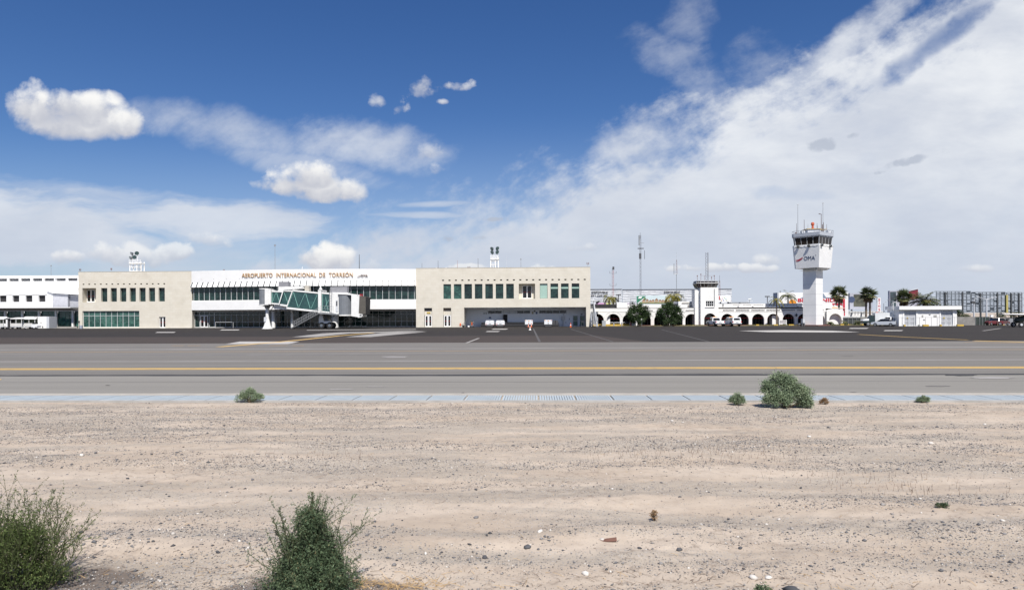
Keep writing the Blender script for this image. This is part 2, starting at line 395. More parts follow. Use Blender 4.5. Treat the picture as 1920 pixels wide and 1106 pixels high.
# ------------------------------------------------------------------ noise for shaping the land
_g = RNG.random((512, 512))
def vnoise(x, y):
    xi = np.floor(x).astype(int); yi = np.floor(y).astype(int); fx = x-xi; fy = y-yi; fx = fx*fx*(3-2*fx); fy = fy*fy*(3-2*fy)
    a = _g[xi % 512, yi % 512]; b = _g[(xi+1) % 512, yi % 512]; c = _g[xi % 512, (yi+1) % 512]; d = _g[(xi+1) % 512, (yi+1) % 512]
    return (a*(1-fx)+b*fx)*(1-fy)+(c*(1-fx)+d*fx)*fy
def fbm(x, y, o=4):
    s = 0; a = .5; t = 0
    for i in range(o): s = s+a*vnoise(x*2**i+i*17.3, y*2**i+i*9.1); t += a; a *= .5
    return s/t
Y_D0 = G(960, 753.2)[1]; Y_D1 = G(960, 741.8)[1]; Y_LIP = G(960, 738.2)[1]      # drain near edge, far edge, end of its lip
Y_AP = G(960, 642)[1]
def land(x, y):
    r = (fbm(x*0.4, y*0.6)-.5)*0.13+(fbm(x*2.1+40, y*2.6+9, 5)-.5)*0.045+(fbm(x*7+3, y*9+8, 3)-.5)*0.022
    ridge = np.exp(-((y-(7.4+0.25*np.sin(x*0.9)+0.10*x))/0.28)**2)*0.06+np.exp(-((y-(8.9-0.03*x+.2*np.sin(x*.7)))/0.3)**2)*0.035
    r = r+ridge*(fbm(x*1.3+9, y*1.3)*1.4)
    fade = np.clip((Y_D0-0.05-y)/1.2, 0, 1)
    return r*fade-0.02*fade-0.012
# ------------------------------------------------------------------ dirt
def dirt_mat():
    m = mat('dirt', (0.4, 0.33, 0.27), 0.95, spec=0.2); nt = m.node_tree; TREE[0] = nt; b = nt.nodes['Principled BSDF']
    t = nt.nodes.new('ShaderNodeTexCoord'); s = nt.nodes.new('ShaderNodeSeparateXYZ'); nt.links.new(t.outputs['Object'], s.inputs[0])
    x, y, z = E(s.outputs[0]), E(s.outputs[1]), E(s.outputs[2]); v = comb(x, y, z)
    n1 = noise(comb(x*0.35, y*1.1), 1.0, 6, 0.6); n2 = noise(v, 5.0, 6, 0.65); n3 = noise(v, 60.0, 4, 0.7)
    c = mixc(sstep(n1, 0.35, 0.66), (0.390, 0.322, 0.256), (0.465, 0.394, 0.322))
    c = mixc(sstep(n2, 0.45, 0.8, 0.0, 0.45), c, (0.25, 0.195, 0.155))
    # bands of fine grey grit left along the wheel tracks
    band = noise(comb(x*0.22+3.0, y*1.35), 1.0, 4, 0.55)
    vo = nt.nodes.new('ShaderNodeTexVoronoi'); vo.inputs['Scale'].default_value = 42; nt.links.new(v.k, vo.inputs['Vector'])
    sp = nt.nodes.new('ShaderNodeSeparateColor'); nt.links.new(vo.outputs['Color'], sp.inputs[0])
    g = sstep(band, 0.40, 0.54, 0.18, 1.0)*sstep(E(vo.outputs['Distance']), 0.30, 0.45, 1.0, 0.0)*sstep(E(sp.outputs[0]), 0.45, 0.5)
    gc = mixc(E(sp.outputs[1]), (0.10, 0.10, 0.105), (0.46, 0.44, 0.42))
    c = mixc(sstep(band, 0.44, 0.58, 0.0, 0.42), c, (0.275, 0.25, 0.213))
    c = mixc(g*0.8, c, gc)
    # drying cracks
    vc = nt.nodes.new('ShaderNodeTexVoronoi'); vc.feature = 'DISTANCE_TO_EDGE'; vc.inputs['Scale'].default_value = 6.5
    w = comb(x+(n2-0.5)*0.25, y+(n3-0.5)*0.15); nt.links.new(w.k, vc.inputs['Vector'])
    cr = sstep(E(vc.outputs[0]), 0.01, 0.05, 1.0, 0.0)*sstep(noise(comb(x*0.3, y*0.45+5.0), 1.0, 2), 0.50, 0.62)*sstep(n2, 0.4, 0.6)
    c = mixc(cr*0.38, c, (0.16, 0.115, 0.085))
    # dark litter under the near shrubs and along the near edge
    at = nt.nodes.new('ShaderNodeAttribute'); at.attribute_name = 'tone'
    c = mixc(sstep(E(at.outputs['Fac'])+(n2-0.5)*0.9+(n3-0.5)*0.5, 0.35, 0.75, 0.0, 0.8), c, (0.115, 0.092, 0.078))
    nt.links.new(c.k, b.inputs['Base Color'])
    bp = nt.nodes.new('ShaderNodeBump'); bp.inputs['Strength'].default_value = 0.55; bp.inputs['Distance'].default_value = 0.03
    h = n2*0.6+n3*0.5-cr*0.3+g*0.4; nt.links.new(h.k, bp.inputs['Height']); nt.links.new(bp.outputs[0], b.inputs['Normal'])
    return m
DIRT = dirt_mat()
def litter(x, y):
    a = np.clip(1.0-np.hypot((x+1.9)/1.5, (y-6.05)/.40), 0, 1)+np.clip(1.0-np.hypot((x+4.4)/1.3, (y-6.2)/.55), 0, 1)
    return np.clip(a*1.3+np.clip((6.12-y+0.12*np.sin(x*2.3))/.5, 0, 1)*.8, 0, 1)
nx_, ny_ = 920, 380
gx, gy = np.meshgrid(np.linspace(-24, 24, nx_), 2.5+(Y_D0-2.5)*np.linspace(0, 1, ny_)**1.15, indexing='ij')
gz = land(gx, gy); Vv = np.stack([gx, gy, gz], -1).reshape(-1, 3)
i_, j_ = np.meshgrid(np.arange(nx_-1), np.arange(ny_-1), indexing='ij'); q = (i_*ny_+j_).ravel()
F4 = np.stack([q, q+ny_, q+ny_+1, q+1], -1)
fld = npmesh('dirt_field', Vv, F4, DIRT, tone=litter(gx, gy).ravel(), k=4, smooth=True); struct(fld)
g_ = MB()
for (a, b, c, d) in ((-9000, -300, -24, Y_D0), (24, -300, 9000, Y_D0), (-24, -300, 24, 2.5)):
    g_.quad((a, b, -.03), (c, b, -.03), (c, d, -.03), (a, d, -.03))
g_.quad((-9000, Y_D0, -.03), (9000, Y_D0, -.03), (9000, 12000, -.03), (-9000, 12000, -.03))
struct(g_.build('ground', DIRT))
# ------------------------------------------------------------------ drain with its slatted covers
struct(MB().box(-60, Y_D0+.02, -.4, 60, Y_D0+0.16, 0.03).build('drain_kerb', CONC))
struct(MB().box(-60, Y_D1+.002, -.4, 60, Y_LIP+.10, 0.012).build('drain_lip', mat('lip_concrete', (0.40, 0.37, 0.325), .9, .2, 2, .3, 12)))
struct(MB().box(-60, Y_D0+.162, -.4, 60, Y_D1, -.12).build('drain_floor', mat('drain_floor', (0.10, 0.10, 0.10), .9, .3, 2)))
SLAT = mat('pale_slats', (0.42, 0.475, 0.505), 0.6, 0.12, 1.5)
def slatmesh():
    b = MB(); n = 14; w = 1.012
    for i in range(n):
        x = -w/2+i*w/n; b.box(x+.008, Y_D0+.175, -.05, x+w/n-.010, Y_D1-.012, .018)
    for yy in (Y_D0+.165, (Y_D0+Y_D1)/2, Y_D1-.05): b.box(-w/2, yy, -.09, w/2, yy+.035, -.052)
    return b
pitch = 1.052; x00 = G(1010, 751)[0]-20*pitch+.5*pitch
pr = slatmesh().build('drain_cover', SLAT, None, local=True)
tag(pr, 'pale slatted drain cover, one of the row between the dirt and the taxiway', 'drain cover', 'slatted drain covers along the taxiway edge')
for k in range(38):
    o = pr if k == 0 else pr.copy()
    if k: COL.objects.link(o)
    o.location = (x00+(k)*pitch, 0, 0.0)
# ------------------------------------------------------------------ asphalt
def asphalt(name, ca, cb, cc, streak=1.0, spk=0.0):
    m = mat(name, ca, 0.92, spec=0.25); nt = m.node_tree; TREE[0] = nt; b = nt.nodes['Principled BSDF']
    t = nt.nodes.new('ShaderNodeTexCoord'); s = nt.nodes.new('ShaderNodeSeparateXYZ'); nt.links.new(t.outputs['Object'], s.inputs[0])
    x, y = E(s.outputs[0]), E(s.outputs[1])
    n1 = noise(comb(x*0.012, y*0.55), 1.0, 6, 0.6); n2 = noise(comb(x*0.05, y*2.2), 1.0, 5, 0.6); n3 = noise(comb(x*0.5, y*1.5), 1.0, 5, 0.6); n4 = noise(comb(x, y), 45.0, 3, 0.7)
    c = mixc(sstep(n1, 0.34, 0.66), ca, cb); c = mixc(sstep(n2, 0.45, 0.72, 0.0, 0.55*streak), c, cc)
    c = mixc(sstep(n3, 0.5, 0.75, 0.0, 0.30), c, cb); c = mixc(sstep(n4, 0.35, 0.7, 0.0, 0.35), c, tuple(q*1.35 for q in ca))
    nt.links.new(c.k, b.inputs['Base Color'])
    bp = nt.nodes.new('ShaderNodeBump'); bp.inputs['Strength'].default_value = 0.4; bp.inputs['Distance'].default_value = 0.01
    nt.links.new(n4.k, bp.inputs['Height']); nt.links.new(bp.outputs[0], b.inputs['Normal'])
    return m
TAXI = asphalt('taxiway_asphalt', (0.178, 0.168, 0.153), (0.148, 0.140, 0.128), (0.092, 0.086, 0.080))
TAXI2 = asphalt('shoulder_asphalt', (0.222, 0.212, 0.192), (0.187, 0.179, 0.163), (0.148, 0.140, 0.128), 0.6)
APB = asphalt('apron_brown', (0.062, 0.049, 0.042), (0.048, 0.039, 0.034), (0.036, 0.030, 0.027))
APD = asphalt('apron_dark', (0.031, 0.0265, 0.0235), (0.023, 0.020, 0.018), (0.040, 0.034, 0.030))
YC = G(960, 703)[1]
def sheet_(name, m, pts, z):
    o = MB().add([(x, y, z) for x, y in pts], [tuple(range(len(pts)))]).build(name, m, None, local=True); return struct(o)
sheet_('taxiway_shoulder', TAXI2, [(-400, Y_LIP+.06), (400, Y_LIP+.06), (400, YC), (-400, YC)], 0.0)
sheet_('taxiway', TAXI, [(-400, YC), (400, YC), (400, Y_AP), (-400, Y_AP)], 0.0)
sheet_('apron', APD, [(-500, Y_AP), (500, Y_AP), (500, 330), (-500, 330)], 0.0)
# older browner asphalt on the left half of the apron
def gp(*pts): return [G(u, v) for u, v in pts]
yb0 = Y_AP+.01; yb1 = G(700, 630.4)[1]
sheet_('apron_old_strip', APB, [(-400, yb0), (G(1090, 641)[0], yb0), (G(1215, 640)[0], yb0), (G(1120, 630)[0], yb1), (-400, yb1)], 0.004)
SEAL = mat('crack_sealant', (0.045, 0.043, 0.043), 0.8, 0.3, 2)
def wavy(name, m, y0, w, z, amp, xa=-60, xb=60, n=240, seed=1.0):
    xs = np.linspace(xa, xb, n); yy = y0+(fbm(xs*.12+seed, xs*0+seed, 3)-.5)*amp; ww = w*(0.4+1.1*fbm(xs*.6+seed*3, xs*0+2, 3))
    vs = [(a, b-c/2, z) for a, b, c in zip(xs, yy, ww)]+[(a, b+c/2, z) for a, b, c in zip(xs, yy, ww)]
    return struct(MB().add(vs, [(i, i+1, i+1+n, i+n) for i in range(n-1)]).build(name, m, None, local=True))
wavy('crack_seal', SEAL, YC, .66, .004, .5)
wavy('tyre_streak', mat('tyre_streak', (.17, .16, .152), .9, .2, .5), G(960, 664)[1], 1.1, .004, .6, -140, 140, 200, 5)
wavy('tyre_streak', MATS['tyre_streak'], G(960, 648.5)[1], 1.2, .004, .8, -160, 160, 200, 9)
wavy('tyre_streak', mat('pale_streak', (.265, .25, .24), .9, .2, .5), G(960, 653)[1], .9, .004, .6, -160, 160, 200, 12)
wavy('tyre_streak', MATS['pale_streak'], G(960, 676)[1], .6, .004, .4, -120, 120, 200, 15)
wavy('tyre_streak', MATS['tyre_streak'], G(960, 715.5)[1], .10, .004, .3, -60, 60, 200, 19)
def paint_mat(name, col, wear):
    m = mat(name, col, 0.8); nt = m.node_tree; TREE[0] = nt; b = nt.nodes['Principled BSDF']
    t = nt.nodes.new('ShaderNodeTexCoord'); n = noise(E(t.outputs['Object']), 1.3, 6, 0.7)
    k = mixc(sstep(n, 0.5, 0.72, 0.0, wear), col, (0.17, 0.155, 0.14)); nt.links.new(k.k, b.inputs['Base Color']); return m
YP = paint_mat('yellow_line_paint', (0.56, 0.37, 0.12), .5); YP2 = paint_mat('faded_yellow_paint', (0.36, 0.235, 0.12), .8)
WP = paint_mat('white_patch_paint', (0.30, 0.285, 0.265), .6); WP2 = paint_mat('bright_patch_paint', (0.42, 0.40, 0.375), .55)
def strip(name, m, ya, yb, z=.006, xa=-200, xb=200): return struct(MB().quad((xa, ya, z), (xb, ya, z), (xb, yb, z), (xa, yb, z)).build(name, m, None, local=True))
yl = G(960, 690.3)[1]
strip('taxiway_line', YP, yl-.50, yl-.08); strip('taxiway_line', YP, yl+.06, yl+.44)
yt = G(960, 657.8)[1]; strip('faded_line', YP2, yt-.16, yt+.16)
def poly(name, m, pts, z=.008): return struct(MB().add([(x, y, z) for x, y in gp(*pts)], [tuple(range(len(pts)))]).build(name, m, None, local=True))
poly('apron_marking', WP, [(548, 631.8), (592, 631.8), (655, 625.2), (800, 620.6), (770, 620.2), (640, 623), (604, 625)])
poly('apron_marking', WP, [(648, 631.8), (694, 631.8), (800, 622.1), (745, 622.4), (715, 624.2)])
poly('apron_marking', WP, [(575, 619.6), (780, 617.9), (780, 617.0), (575, 618.6)], .008)
poly('apron_marking', WP2, [(423, 645), (450, 640.3), (562, 640.3), (540, 645)])
poly('apron_marking', WP2, [(1385, 620.2), (1470, 618.9), (1560, 620), (1612, 622.6), (1560, 623.2), (1440, 622.6)])
for a, b, v in ((1591, 1625, 615.5), (1656, 1690, 619.7), (291, 326, 623), (921, 949, 617), (910, 934, 621.4), (412, 446, 618.4)):
    poly('apron_marking', WP2, [(a, v+.8), (b, v+.8), (b+4, v-.7), (a+4, v-.7)])
def seg(name, m, pts, w, z=.010):
    g = [Vector((*G(u, v), 0)) for u, v in pts]; b = MB()
    for i in range(len(g)-1):
        d = (g[i+1]-g[i]).normalized(); n = Vector((-d.y, d.x, 0))*w/2
        b.quad(*[(p.x, p.y, z) for p in (g[i]-n, g[i+1]-n, g[i+1]+n, g[i]+n)])
    return struct(b.build(name, m, None, local=True))
seg('lead_in_line', YP, [(411, 650.5), (470, 645.5), (520, 641.5), (575, 636), (637, 629.5), (700, 624)], .7)
seg('lead_in_line', YP, [(1610, 627), (1700, 632), (1815, 637.4)], .4)
seg('lead_in_line', YP, [(1826, 638.9), (1880, 640.2), (1930, 641.5)], 1.0)
seg('faded_line', YP2, [(1808, 641.4), (1930, 643.8)], .5)
for a, b in ((322, 345), (352, 376), (450, 480), (505, 540), (548, 570)): seg('faded_line', YP2, [(a, 648.2), (b, 648)], .5)
seg('faded_line', WP, [(1843, 620.3), (1876, 615.5)], .35); seg('faded_line', WP, [(874, 643.2), (898, 634)], .25)
seg('faded_line', mat('apron_joint', (.085, .08, .078), .9), [(1000, 616.5), (1012, 641)], .22); seg('faded_line', MATS['apron_joint'], [(1070, 617), (1150, 641)], .2)
seg('faded_line', MATS['apron_joint'], [(1240, 618), (1330, 641)], .2); seg('faded_line', MATS['apron_joint'], [(760, 632), (1100, 626)], .3)
def stain(m, u, v, ru, rv, z=.009, seed=0, name='asphalt_stain'):
    r = random.Random(seed+int(u)); pts = []
    for i in range(22):
        a = 2*math.pi*i/22; k = r.uniform(.72, 1.1); pts.append((u+ru*k*math.cos(a), v-rv*k*math.sin(a)))
    return poly(name, m, pts[::-1], z)
stain(SEAL, 1803, 703, 34, 2.0); stain(mat('pale_stain', (.31, .295, .28), .9, .2, 2), 1860, 708.5, 42, 2.2, .0095)
stain(MATS['tyre_streak'], 1757, 723.8, 24, 1.1); stain(MATS['pale_stain'], 703, 725.3, 18, .8); stain(SEAL, 1000-132, 736.6, 3, .7)
stain(MATS['tyre_streak'], 1588, 667, 14, .6); stain(MATS['tyre_streak'], 1600, 735.4, 7, .6); stain(MATS['pale_streak'], 740, 669, 30, 1.6, .0065); stain(SEAL, 202, 722.5, 5, .4); stain(MATS['pale_stain'], 640, 730, 30, 1.0, .0092)
stain(YP, 0, 711.5, 3, .8)
# ------------------------------------------------------------------ gravel, stones, twigs
def icos():
    t = (1+5**.5)/2
    v = np.array([(-1, t, 0), (1, t, 0), (-1, -t, 0), (1, -t, 0), (0, -1, t), (0, 1, t), (0, -1, -t), (0, 1, -t), (t, 0, -1), (t, 0, 1), (-t, 0, -1), (-t, 0, 1)], float)
    v /= np.linalg.norm(v[0])
    f = np.array([(0, 11, 5), (0, 5, 1), (0, 1, 7), (0, 7, 10), (0, 10, 11), (1, 5, 9), (5, 11, 4), (11, 10, 2), (10, 7, 6), (7, 1, 8), (3, 9, 4), (3, 4, 2), (3, 2, 6), (3, 6, 8), (3, 8, 9), (4, 9, 5), (2, 4, 11), (6, 2, 10), (8, 6, 7), (9, 8, 1)])
    return v, f
IV, IF = icos()
OV = np.array([(1, 0, 0), (0, 1, 0), (-1, 0, 0), (0, -1, 0), (0, 0, 1), (0, 0, -1)], float); OF = np.array([(0, 1, 4), (1, 2, 4), (2, 3, 4), (3, 0, 4), (1, 0, 5), (2, 1, 5), (3, 2, 5), (0, 3, 5)])
STONEM = mat('stone_grey_mix', (0.3, 0.3, 0.3), 0.9, tone=[(0, (.055, .056, .062)), (.35, (.125, .125, .13)), (.6, (.22, .21, .205)), (.8, (.36, .33, .30)), (.93, (.58, .55, .51))])
def stones(name, X, Y, S, T, base=(IV, IF)):
    bv, bf = base; n = len(X); nv = len(bv)
    v = bv[None]*(1+RNG.uniform(-.28, .28, (n, nv, 1)))*S[:, None, None]*np.stack([RNG.uniform(.7, 1.35, n), RNG.uniform(.7, 1.1, n), RNG.uniform(.4, .8, n)], -1)[:, None]
    a = RNG.uniform(0, 6.28, n); c = np.cos(a)[:, None]; s = np.sin(a)[:, None]
    x = v[..., 0]*c-v[..., 1]*s+X[:, None]; y = v[..., 0]*s+v[..., 1]*c+Y[:, None]; z = v[..., 2]+(land(X, Y)+S*.22)[:, None]
    V_ = np.stack([x, y, z], -1).reshape(-1, 3); F_ = (bf[None]+(np.arange(n)*nv)[:, None, None]).reshape(-1, 3)
    return npmesh(name, V_, F_, STONEM, tone=np.repeat(T, nv))
N = 800000
yy = 5.2+(Y_D0-5.3)*RNG.random(N)**1.0; xx = RNG.uniform(-1, 1, N)*(0.82*yy+1.2)
dens = fbm(xx*.22+30, yy*1.35+4, 4); fine = fbm(xx*1.6+5, yy*2.6, 3)
pk = np.clip((dens-.44)*6.0, 0.0, 1)*np.clip((fine-.22)*3.0, 0, 1)+.06
far = np.clip((yy-9)/8, 0, 1); pk = pk*(.6+.9*far)
near = np.exp(-((yy-(7.4+0.25*np.sin(xx*0.9)+0.10*xx))/0.42)**2)*.5*np.clip(fine*2.4-.9, 0, 1)+litter(xx, yy)*.35
kp = RNG.random(N) < np.clip(pk+near, 0, 1)*.55
X_, Y_ = xx[kp], yy[kp]; S_ = np.exp(RNG.normal(-5.2, .42, len(X_)))*(1+.25*(RNG.random(len(X_)) < .06)*4); S_ = np.clip(S_, .004, .035)
T_ = np.clip(RNG.normal(.45, .28, len(X_)), 0, 1)
tag(stones('gravel', X_, Y_, S_, T_, (OV, OF)), 'loose grey and white gravel strewn in bands over the tan dirt', 'gravel', kind='stuff')
n = 3600; yy = 5.3+8.5*RNG.random(n)**1.2; xx = RNG.uniform(-1, 1, n)*(.8*yy+.5)
pk = np.exp(-((yy-(7.4+0.25*np.sin(xx*0.9)+0.10*xx))/0.35)**2)+.14+litter(xx, yy)*.4; kp = RNG.random(n) < pk*np.clip(fbm(xx*1.1+8, yy*1.1)*3-1, 0.05, 1)
X_, Y_ = xx[kp], yy[kp]
tag(stones('coarse_gravel', X_, Y_, np.clip(RNG.normal(.015, .006, len(X_)), .009, .04), np.clip(RNG.normal(.36, .27, len(X_)), 0, 1)), 'coarser grey stones gathered on the low ridge in the near dirt', 'gravel', kind='stuff')
# single stones big enough to point at
big = [(1745, 830, .055, .95, 'pale flat stone lying alone on the gravel at the right'), (1517, 817, .05, .93, 'white stone lying in the gravel band left of the pale flat stone'), (153, 853, .05, .95, 'white stone at far left in the middle of the dirt'),
       (1012, 998, .035, .97, 'white stone on top of the small grey gravel heap'), (990, 1021, .04, .15, 'dark rounded stone at the foot of the gravel heap'), (908, 1038, .03, .05, 'black stone left of the gravel heap'),
       (1098, 1070, .038, .98, 'bright white stone beside dry twigs low in the middle'), (1411, 1078, .045, .9, 'cream stone at the bottom edge, left of its white neighbour'), (1440, 1076, .035, .97, 'white stone at the bottom edge, right of the cream stone'),
       (1485, 1101, .075, .02, 'large dark clod at the bottom edge'), (1388, 1021, .03, .08, 'dark stone standing alone right of the red brown scrap'), (1273, 1025, .035, .12, 'dark blue grey stone above the gravel spill'),
       (1460, 965, .03, .9, 'small white stone right of the dark gravel patch'), (1880, 981, .03, .95, 'small white stone at right near the mound'), (727, 1042, .03, .2, 'grey stone alone on smooth dirt right of the conical shrub'), (678, 1066, .035, .85, 'pale stone beside the tip of the conical shrub'),
       (893, 967, .035, .45, 'light grey stone in the middle of the dirt'), (1846, 793, .04, .93, 'cream chip among the far gravel at right'), (1260, 790, .05, .9, 'pale chip in the far gravel right of centre')]
for u, v, s, t, lb in big:
    x, y = G(u, v); o = stones('stone', np.array([x]), np.array([y]), np.array([s]), np.array([t])); tag(o, lb, 'stone')
# twigs and dry straw as one litter
tw = MB(); st = MB()
r = random.Random(5)
def h1(x, y): return float(land(np.array([x]), np.array([y]))[0])
for k in range(1500):
    m = r.random()
    if m < .45: y = r.uniform(5.6, 6.5); x = r.uniform(-5.2, 5.2)
    else: y = r.uniform(6.4, 13); x = r.uniform(-.8, .8)*y
    if m >= .45 and float(fbm(np.array([x*.6+3]), np.array([y*.9]), 3)[0]) < .48: continue
    a = r.uniform(0, 3.14); L = r.uniform(.02, .09 if m > .45 else .14); z = h1(x, y)+.006
    d = Vector((math.cos(a), math.sin(a)*.8, r.uniform(-.05, .25)))*L; b = tw if r.random() < .75 else st
    mid = Vector((x, y, z))+d*.5+Vector((r.uniform(-.01, .01), r.uniform(-.01, .01), .004))
    b.tube((x, y, z), mid, .0022, .0018, 3); b.tube(mid, (x+d.x, y+d.y, z+d.z), .0018, .001, 3)
for k in range(420):     # standing dry stalks in the middle distance
    cxx, cyy = r.choice([(2.3, 12.3), (3.0, 11.6), (1.6, 11.8), (3.8, 12.0), (4.6, 10.2), (-3.4, 11.5), (5.2, 9.6)])
    x = r.gauss(cxx, .7); y = r.gauss(cyy, .35); z = h1(x, y); L = r.uniform(.03, .11)
    tw.tube((x, y, z), (x+r.uniform(-.03, .03), y, z+L), .0025, .001, 3)
for k in range(160):     # straw clump near the bottom edge
    x = r.gauss(-1.25, .28); y = r.gauss(6.12, .07); z = h1(x, y); a = r.uniform(0, 6.28); L = r.uniform(.05, .2)
    st.tube((x, y, z), (x+math.cos(a)*L, y+math.sin(a)*L*.5, z+r.uniform(.01, .07)), .0022, .001, 3)
tag(tw.build('dry_twigs', mat('twig', (.13, .088, .06), .9), None, local=True), 'dark dry twigs and stalks scattered over the dirt', 'twigs', kind='stuff')
tag(st.build('dry_straw', mat('straw', (.46, .31, .15), .9), None, local=True), 'yellow straw bits lying near the bottom shrubs', 'straw', kind='stuff')
x, y = G(1140, 1011); sc = MB(); z = h1(x, y)
sc.loft([[(x-.09, y-.012, z+.004), (x-.09, y+.012, z+.004), (x-.09, y, z+.012)], [(x-.02, y-.03, z+.005), (x-.02, y+.03, z+.01), (x-.02, y, z+.03)], [(x+.09, y-.035, z+.012), (x+.09, y+.03, z+.02), (x+.09, y, z+.045)]])
tag(sc.build('scrap', mat('rust_scrap', (.13, .055, .035), .7, .3, 30)), 'red brown scrap lying on the bare dirt', 'scrap')
# ================================================================== TERMINAL
def window(par, x0, z0, x1, z1, y, nx=1, zs=(), fw=.05, glass=GLASS, frame=ALU, name='window', mull=.05, dep=.07, pane='pane'):
    """one window: its frame is the part, its glass the sub-part"""
    b = MB()
    b.box(x0, y-dep, z0, x0+fw, y, z1); b.box(x1-fw, y-dep, z0, x1, y, z1); b.box(x0+fw, y-dep+.003, z0, x1-fw, y, z0+fw); b.box(x0+fw, y-dep+.003, z1-fw, x1-fw, y, z1)
    for i in range(1, nx):
        x = x0+(x1-x0)*i/nx; b.box(x-mull/2, y-dep+.006, z0+fw, x+mull/2, y, z1-fw)
    for zz in zs: b.box(x0+fw, y-dep+.012, zz-mull/2, x1-fw, y, zz+mull/2)
    w = b.build(name, frame, par)
    g = MB().box(x0+.01, y-.02, z0+.01, x1-.01, y+.03, z1-.01).build(pane, glass, w)
    return w
def door(par, x0, z0, x1, z1, y, fw=.12, glass=GLASSD, frame=WHITE, bars=True):
    b = MB(); xm = (x0+x1)/2
    for a, c in ((x0, xm-.01), (xm+.01, x1)):
        b.box(a, y-.08, z0, a+fw, y, z1); b.box(c-fw, y-.08, z0, c, y, z1); b.box(a+fw, y-.077, z0, c-fw, y, z0+.16); b.box(a+fw, y-.077, z1-fw, c-fw, y, z1)
    w = b.build('door', frame, par)
    MB().box(x0+.02, y-.03, z0+.02, x1-.02, y+.02, z1-.02).build('pane', glass, w)
    if bars:
        zz = z0+(z1-z0)*.47
        for a, c in ((x0+fw+.05, xm-fw-.03), (xm+fw+.03, x1-fw-.05)): MB().box(a, y-.13, zz, c, y-.09, zz+.06).build('handle', RED, w)
    return w
# ---- left stone wing
YL = 135.2; ZT = 11.42
T1 = thing('terminal_wing', 'cream stone terminal wing at left, beside the white hangar', 'building', (XU(250, YL), YL+8, 0))
xa, xb = XU(147, YL), XU(360, YL)
wz0, wz1 = 5.4, 8.16
wins = [(XU(u, YL), XU(u+11.6, YL)) for u in (189.6, 207.5, 225.2, 243.2, 261.4, 279.2, 297.4)]
holes = [(a, wz0, b, wz1, .55) for a, b in wins]
bal = (XU(154.5, YL), 5.3, XU(180, YL), 8.16, 1.5); low = (XU(154.5, YL), .25, XU(261, YL), 3.53, .35); dr = (XU(298, YL), .08, XU(310, YL), 2.3, .3)
sq = []
for i in range(15):
    x = XU(156.5+i*10.82, YL); sq.append((x-.19, 8.84, x+.19, 9.06, .35))
b = MB().wall(xa, xb, 0, ZT, YL, holes+[bal, low, dr]+sq, .4); b.shell(xa, xb, YL, YL+22, 0, ZT); b.build('wall', STONE, T1)
for h in sq: MB().box(h[0]+.002, YL+.3, h[1]+.002, h[2]-.002, YL+.34, h[3]-.002).build('scupper', DARKIN, T1)
MB().box(xa-.03, YL-.03, ZT+.003, xb, YL+.35, ZT+.06).build('coping', mat('coping', (.5, .45, .36), .8), T1)
for a, c in wins: window(T1, a, wz0, c, wz1, YL+.52, 1, (6.5,), .035, GLASS, mat('dark_green_frame', (.05, .09, .085), .4))
MB().box(bal[0]-.2, YL+1.5, bal[1]-.2, bal[2]+.2, YL+1.6, bal[3]+.2).build('balcony_wall', STONE, T1)
door(T1, XU(163, YL+1.4), 5.35, XU(178, YL+1.4), 7.85, YL+1.49, .1)
window(T1, low[0], low[1], low[2], low[3], YL+.33, 10, (2.55,), .06, GLASSL, ALU, 'shopfront_window', .06)
door(T1, dr[0], dr[1], dr[2], dr[3], YL+.28, .13)
MB().box(xa-.1, YL-.5, -.02, xb, YL+.02-.03, .06).build('plinth', CONC, T1)
# ---- right stone wing
YR = 133.5; ZR = 11.58; REC = 3.6
T2 = thing('terminal_wing', 'cream stone terminal wing right of the white hall, with a recessed baggage bay', 'building', (XU(940, YR), YR+8, 0))
xa, xb = XU(780, YR), XU(1107, YR)
wz0, wz1 = 5.56, 8.45
us = [831.4+i*19.62 for i in range(7)]+[1012.3, 1032.2, 1051.9, 1071.9]
wins = [(XU(u, YR), XU(u+14.4, YR)) for u in us]
bal = (XU(972.8, YR), 5.5, XU(1003.4, YR), 8.45, 1.3)
d1 = (XU(795.3, YR), .08, XU(810, YR), 3.8, .45); d2 = (XU(831, YR), .08, XU(845.8, YR), 3.8, .45)
rec = (XU(870.2, YR), 0, XU(1098.9, YR), 3.84, REC)
sq = []
for i in range(23):
    x = XU(830.8+i*12.08, YR); sq.append((x-.2, 9.08, x+.2, 9.32, .35))
b = MB().wall(xa, xb, 0, ZR, YR, [(a, wz0, c, wz1, .3) for a, c in wins]+[bal, d1, d2, rec]+sq, .4); b.shell(xa, xb, YR, YR+22, 0, ZR); b.build('wall', STONE, T2)
for h in sq: MB().box(h[0]+.002, YR+.3, h[1]+.002, h[2]-.002, YR+.34, h[3]-.002).build('scupper', DARKIN, T2)
MB().box(xa, YR-.03, ZR+.003, xb+.03, YR+.35, ZR+.06).build('coping', MATS['coping'], T2)
for i, (a, c) in enumerate(wins):
    w = window(T2, a, wz0, c, wz1, YR+.28, 1, (6.75,) if i < 7 else (), .035, (GLASSL if i in (0, 1) else GLASS), MATS['dark_green_frame'])
    if i == 7: MB().box(a+.05, YR+.24, wz0+.05, c-.05, YR+.255, wz1-.05).build('blind', BLIND, w)
    if i > 7: MB().box(a+.05, YR+.24, 7.45, c-.05, YR+.255, 7.75).build('blind', BLIND, w)
MB().box(bal[0]-.2, YR+1.3, bal[1]-.2, bal[2]+.2, YR+1.4, bal[3]+.2).build('balcony_wall', STONE, T2)
door(T2, XU(979.5, YR+1.2), 5.55, XU(997.2, YR+1.2), 8.15, YR+1.29, .1)
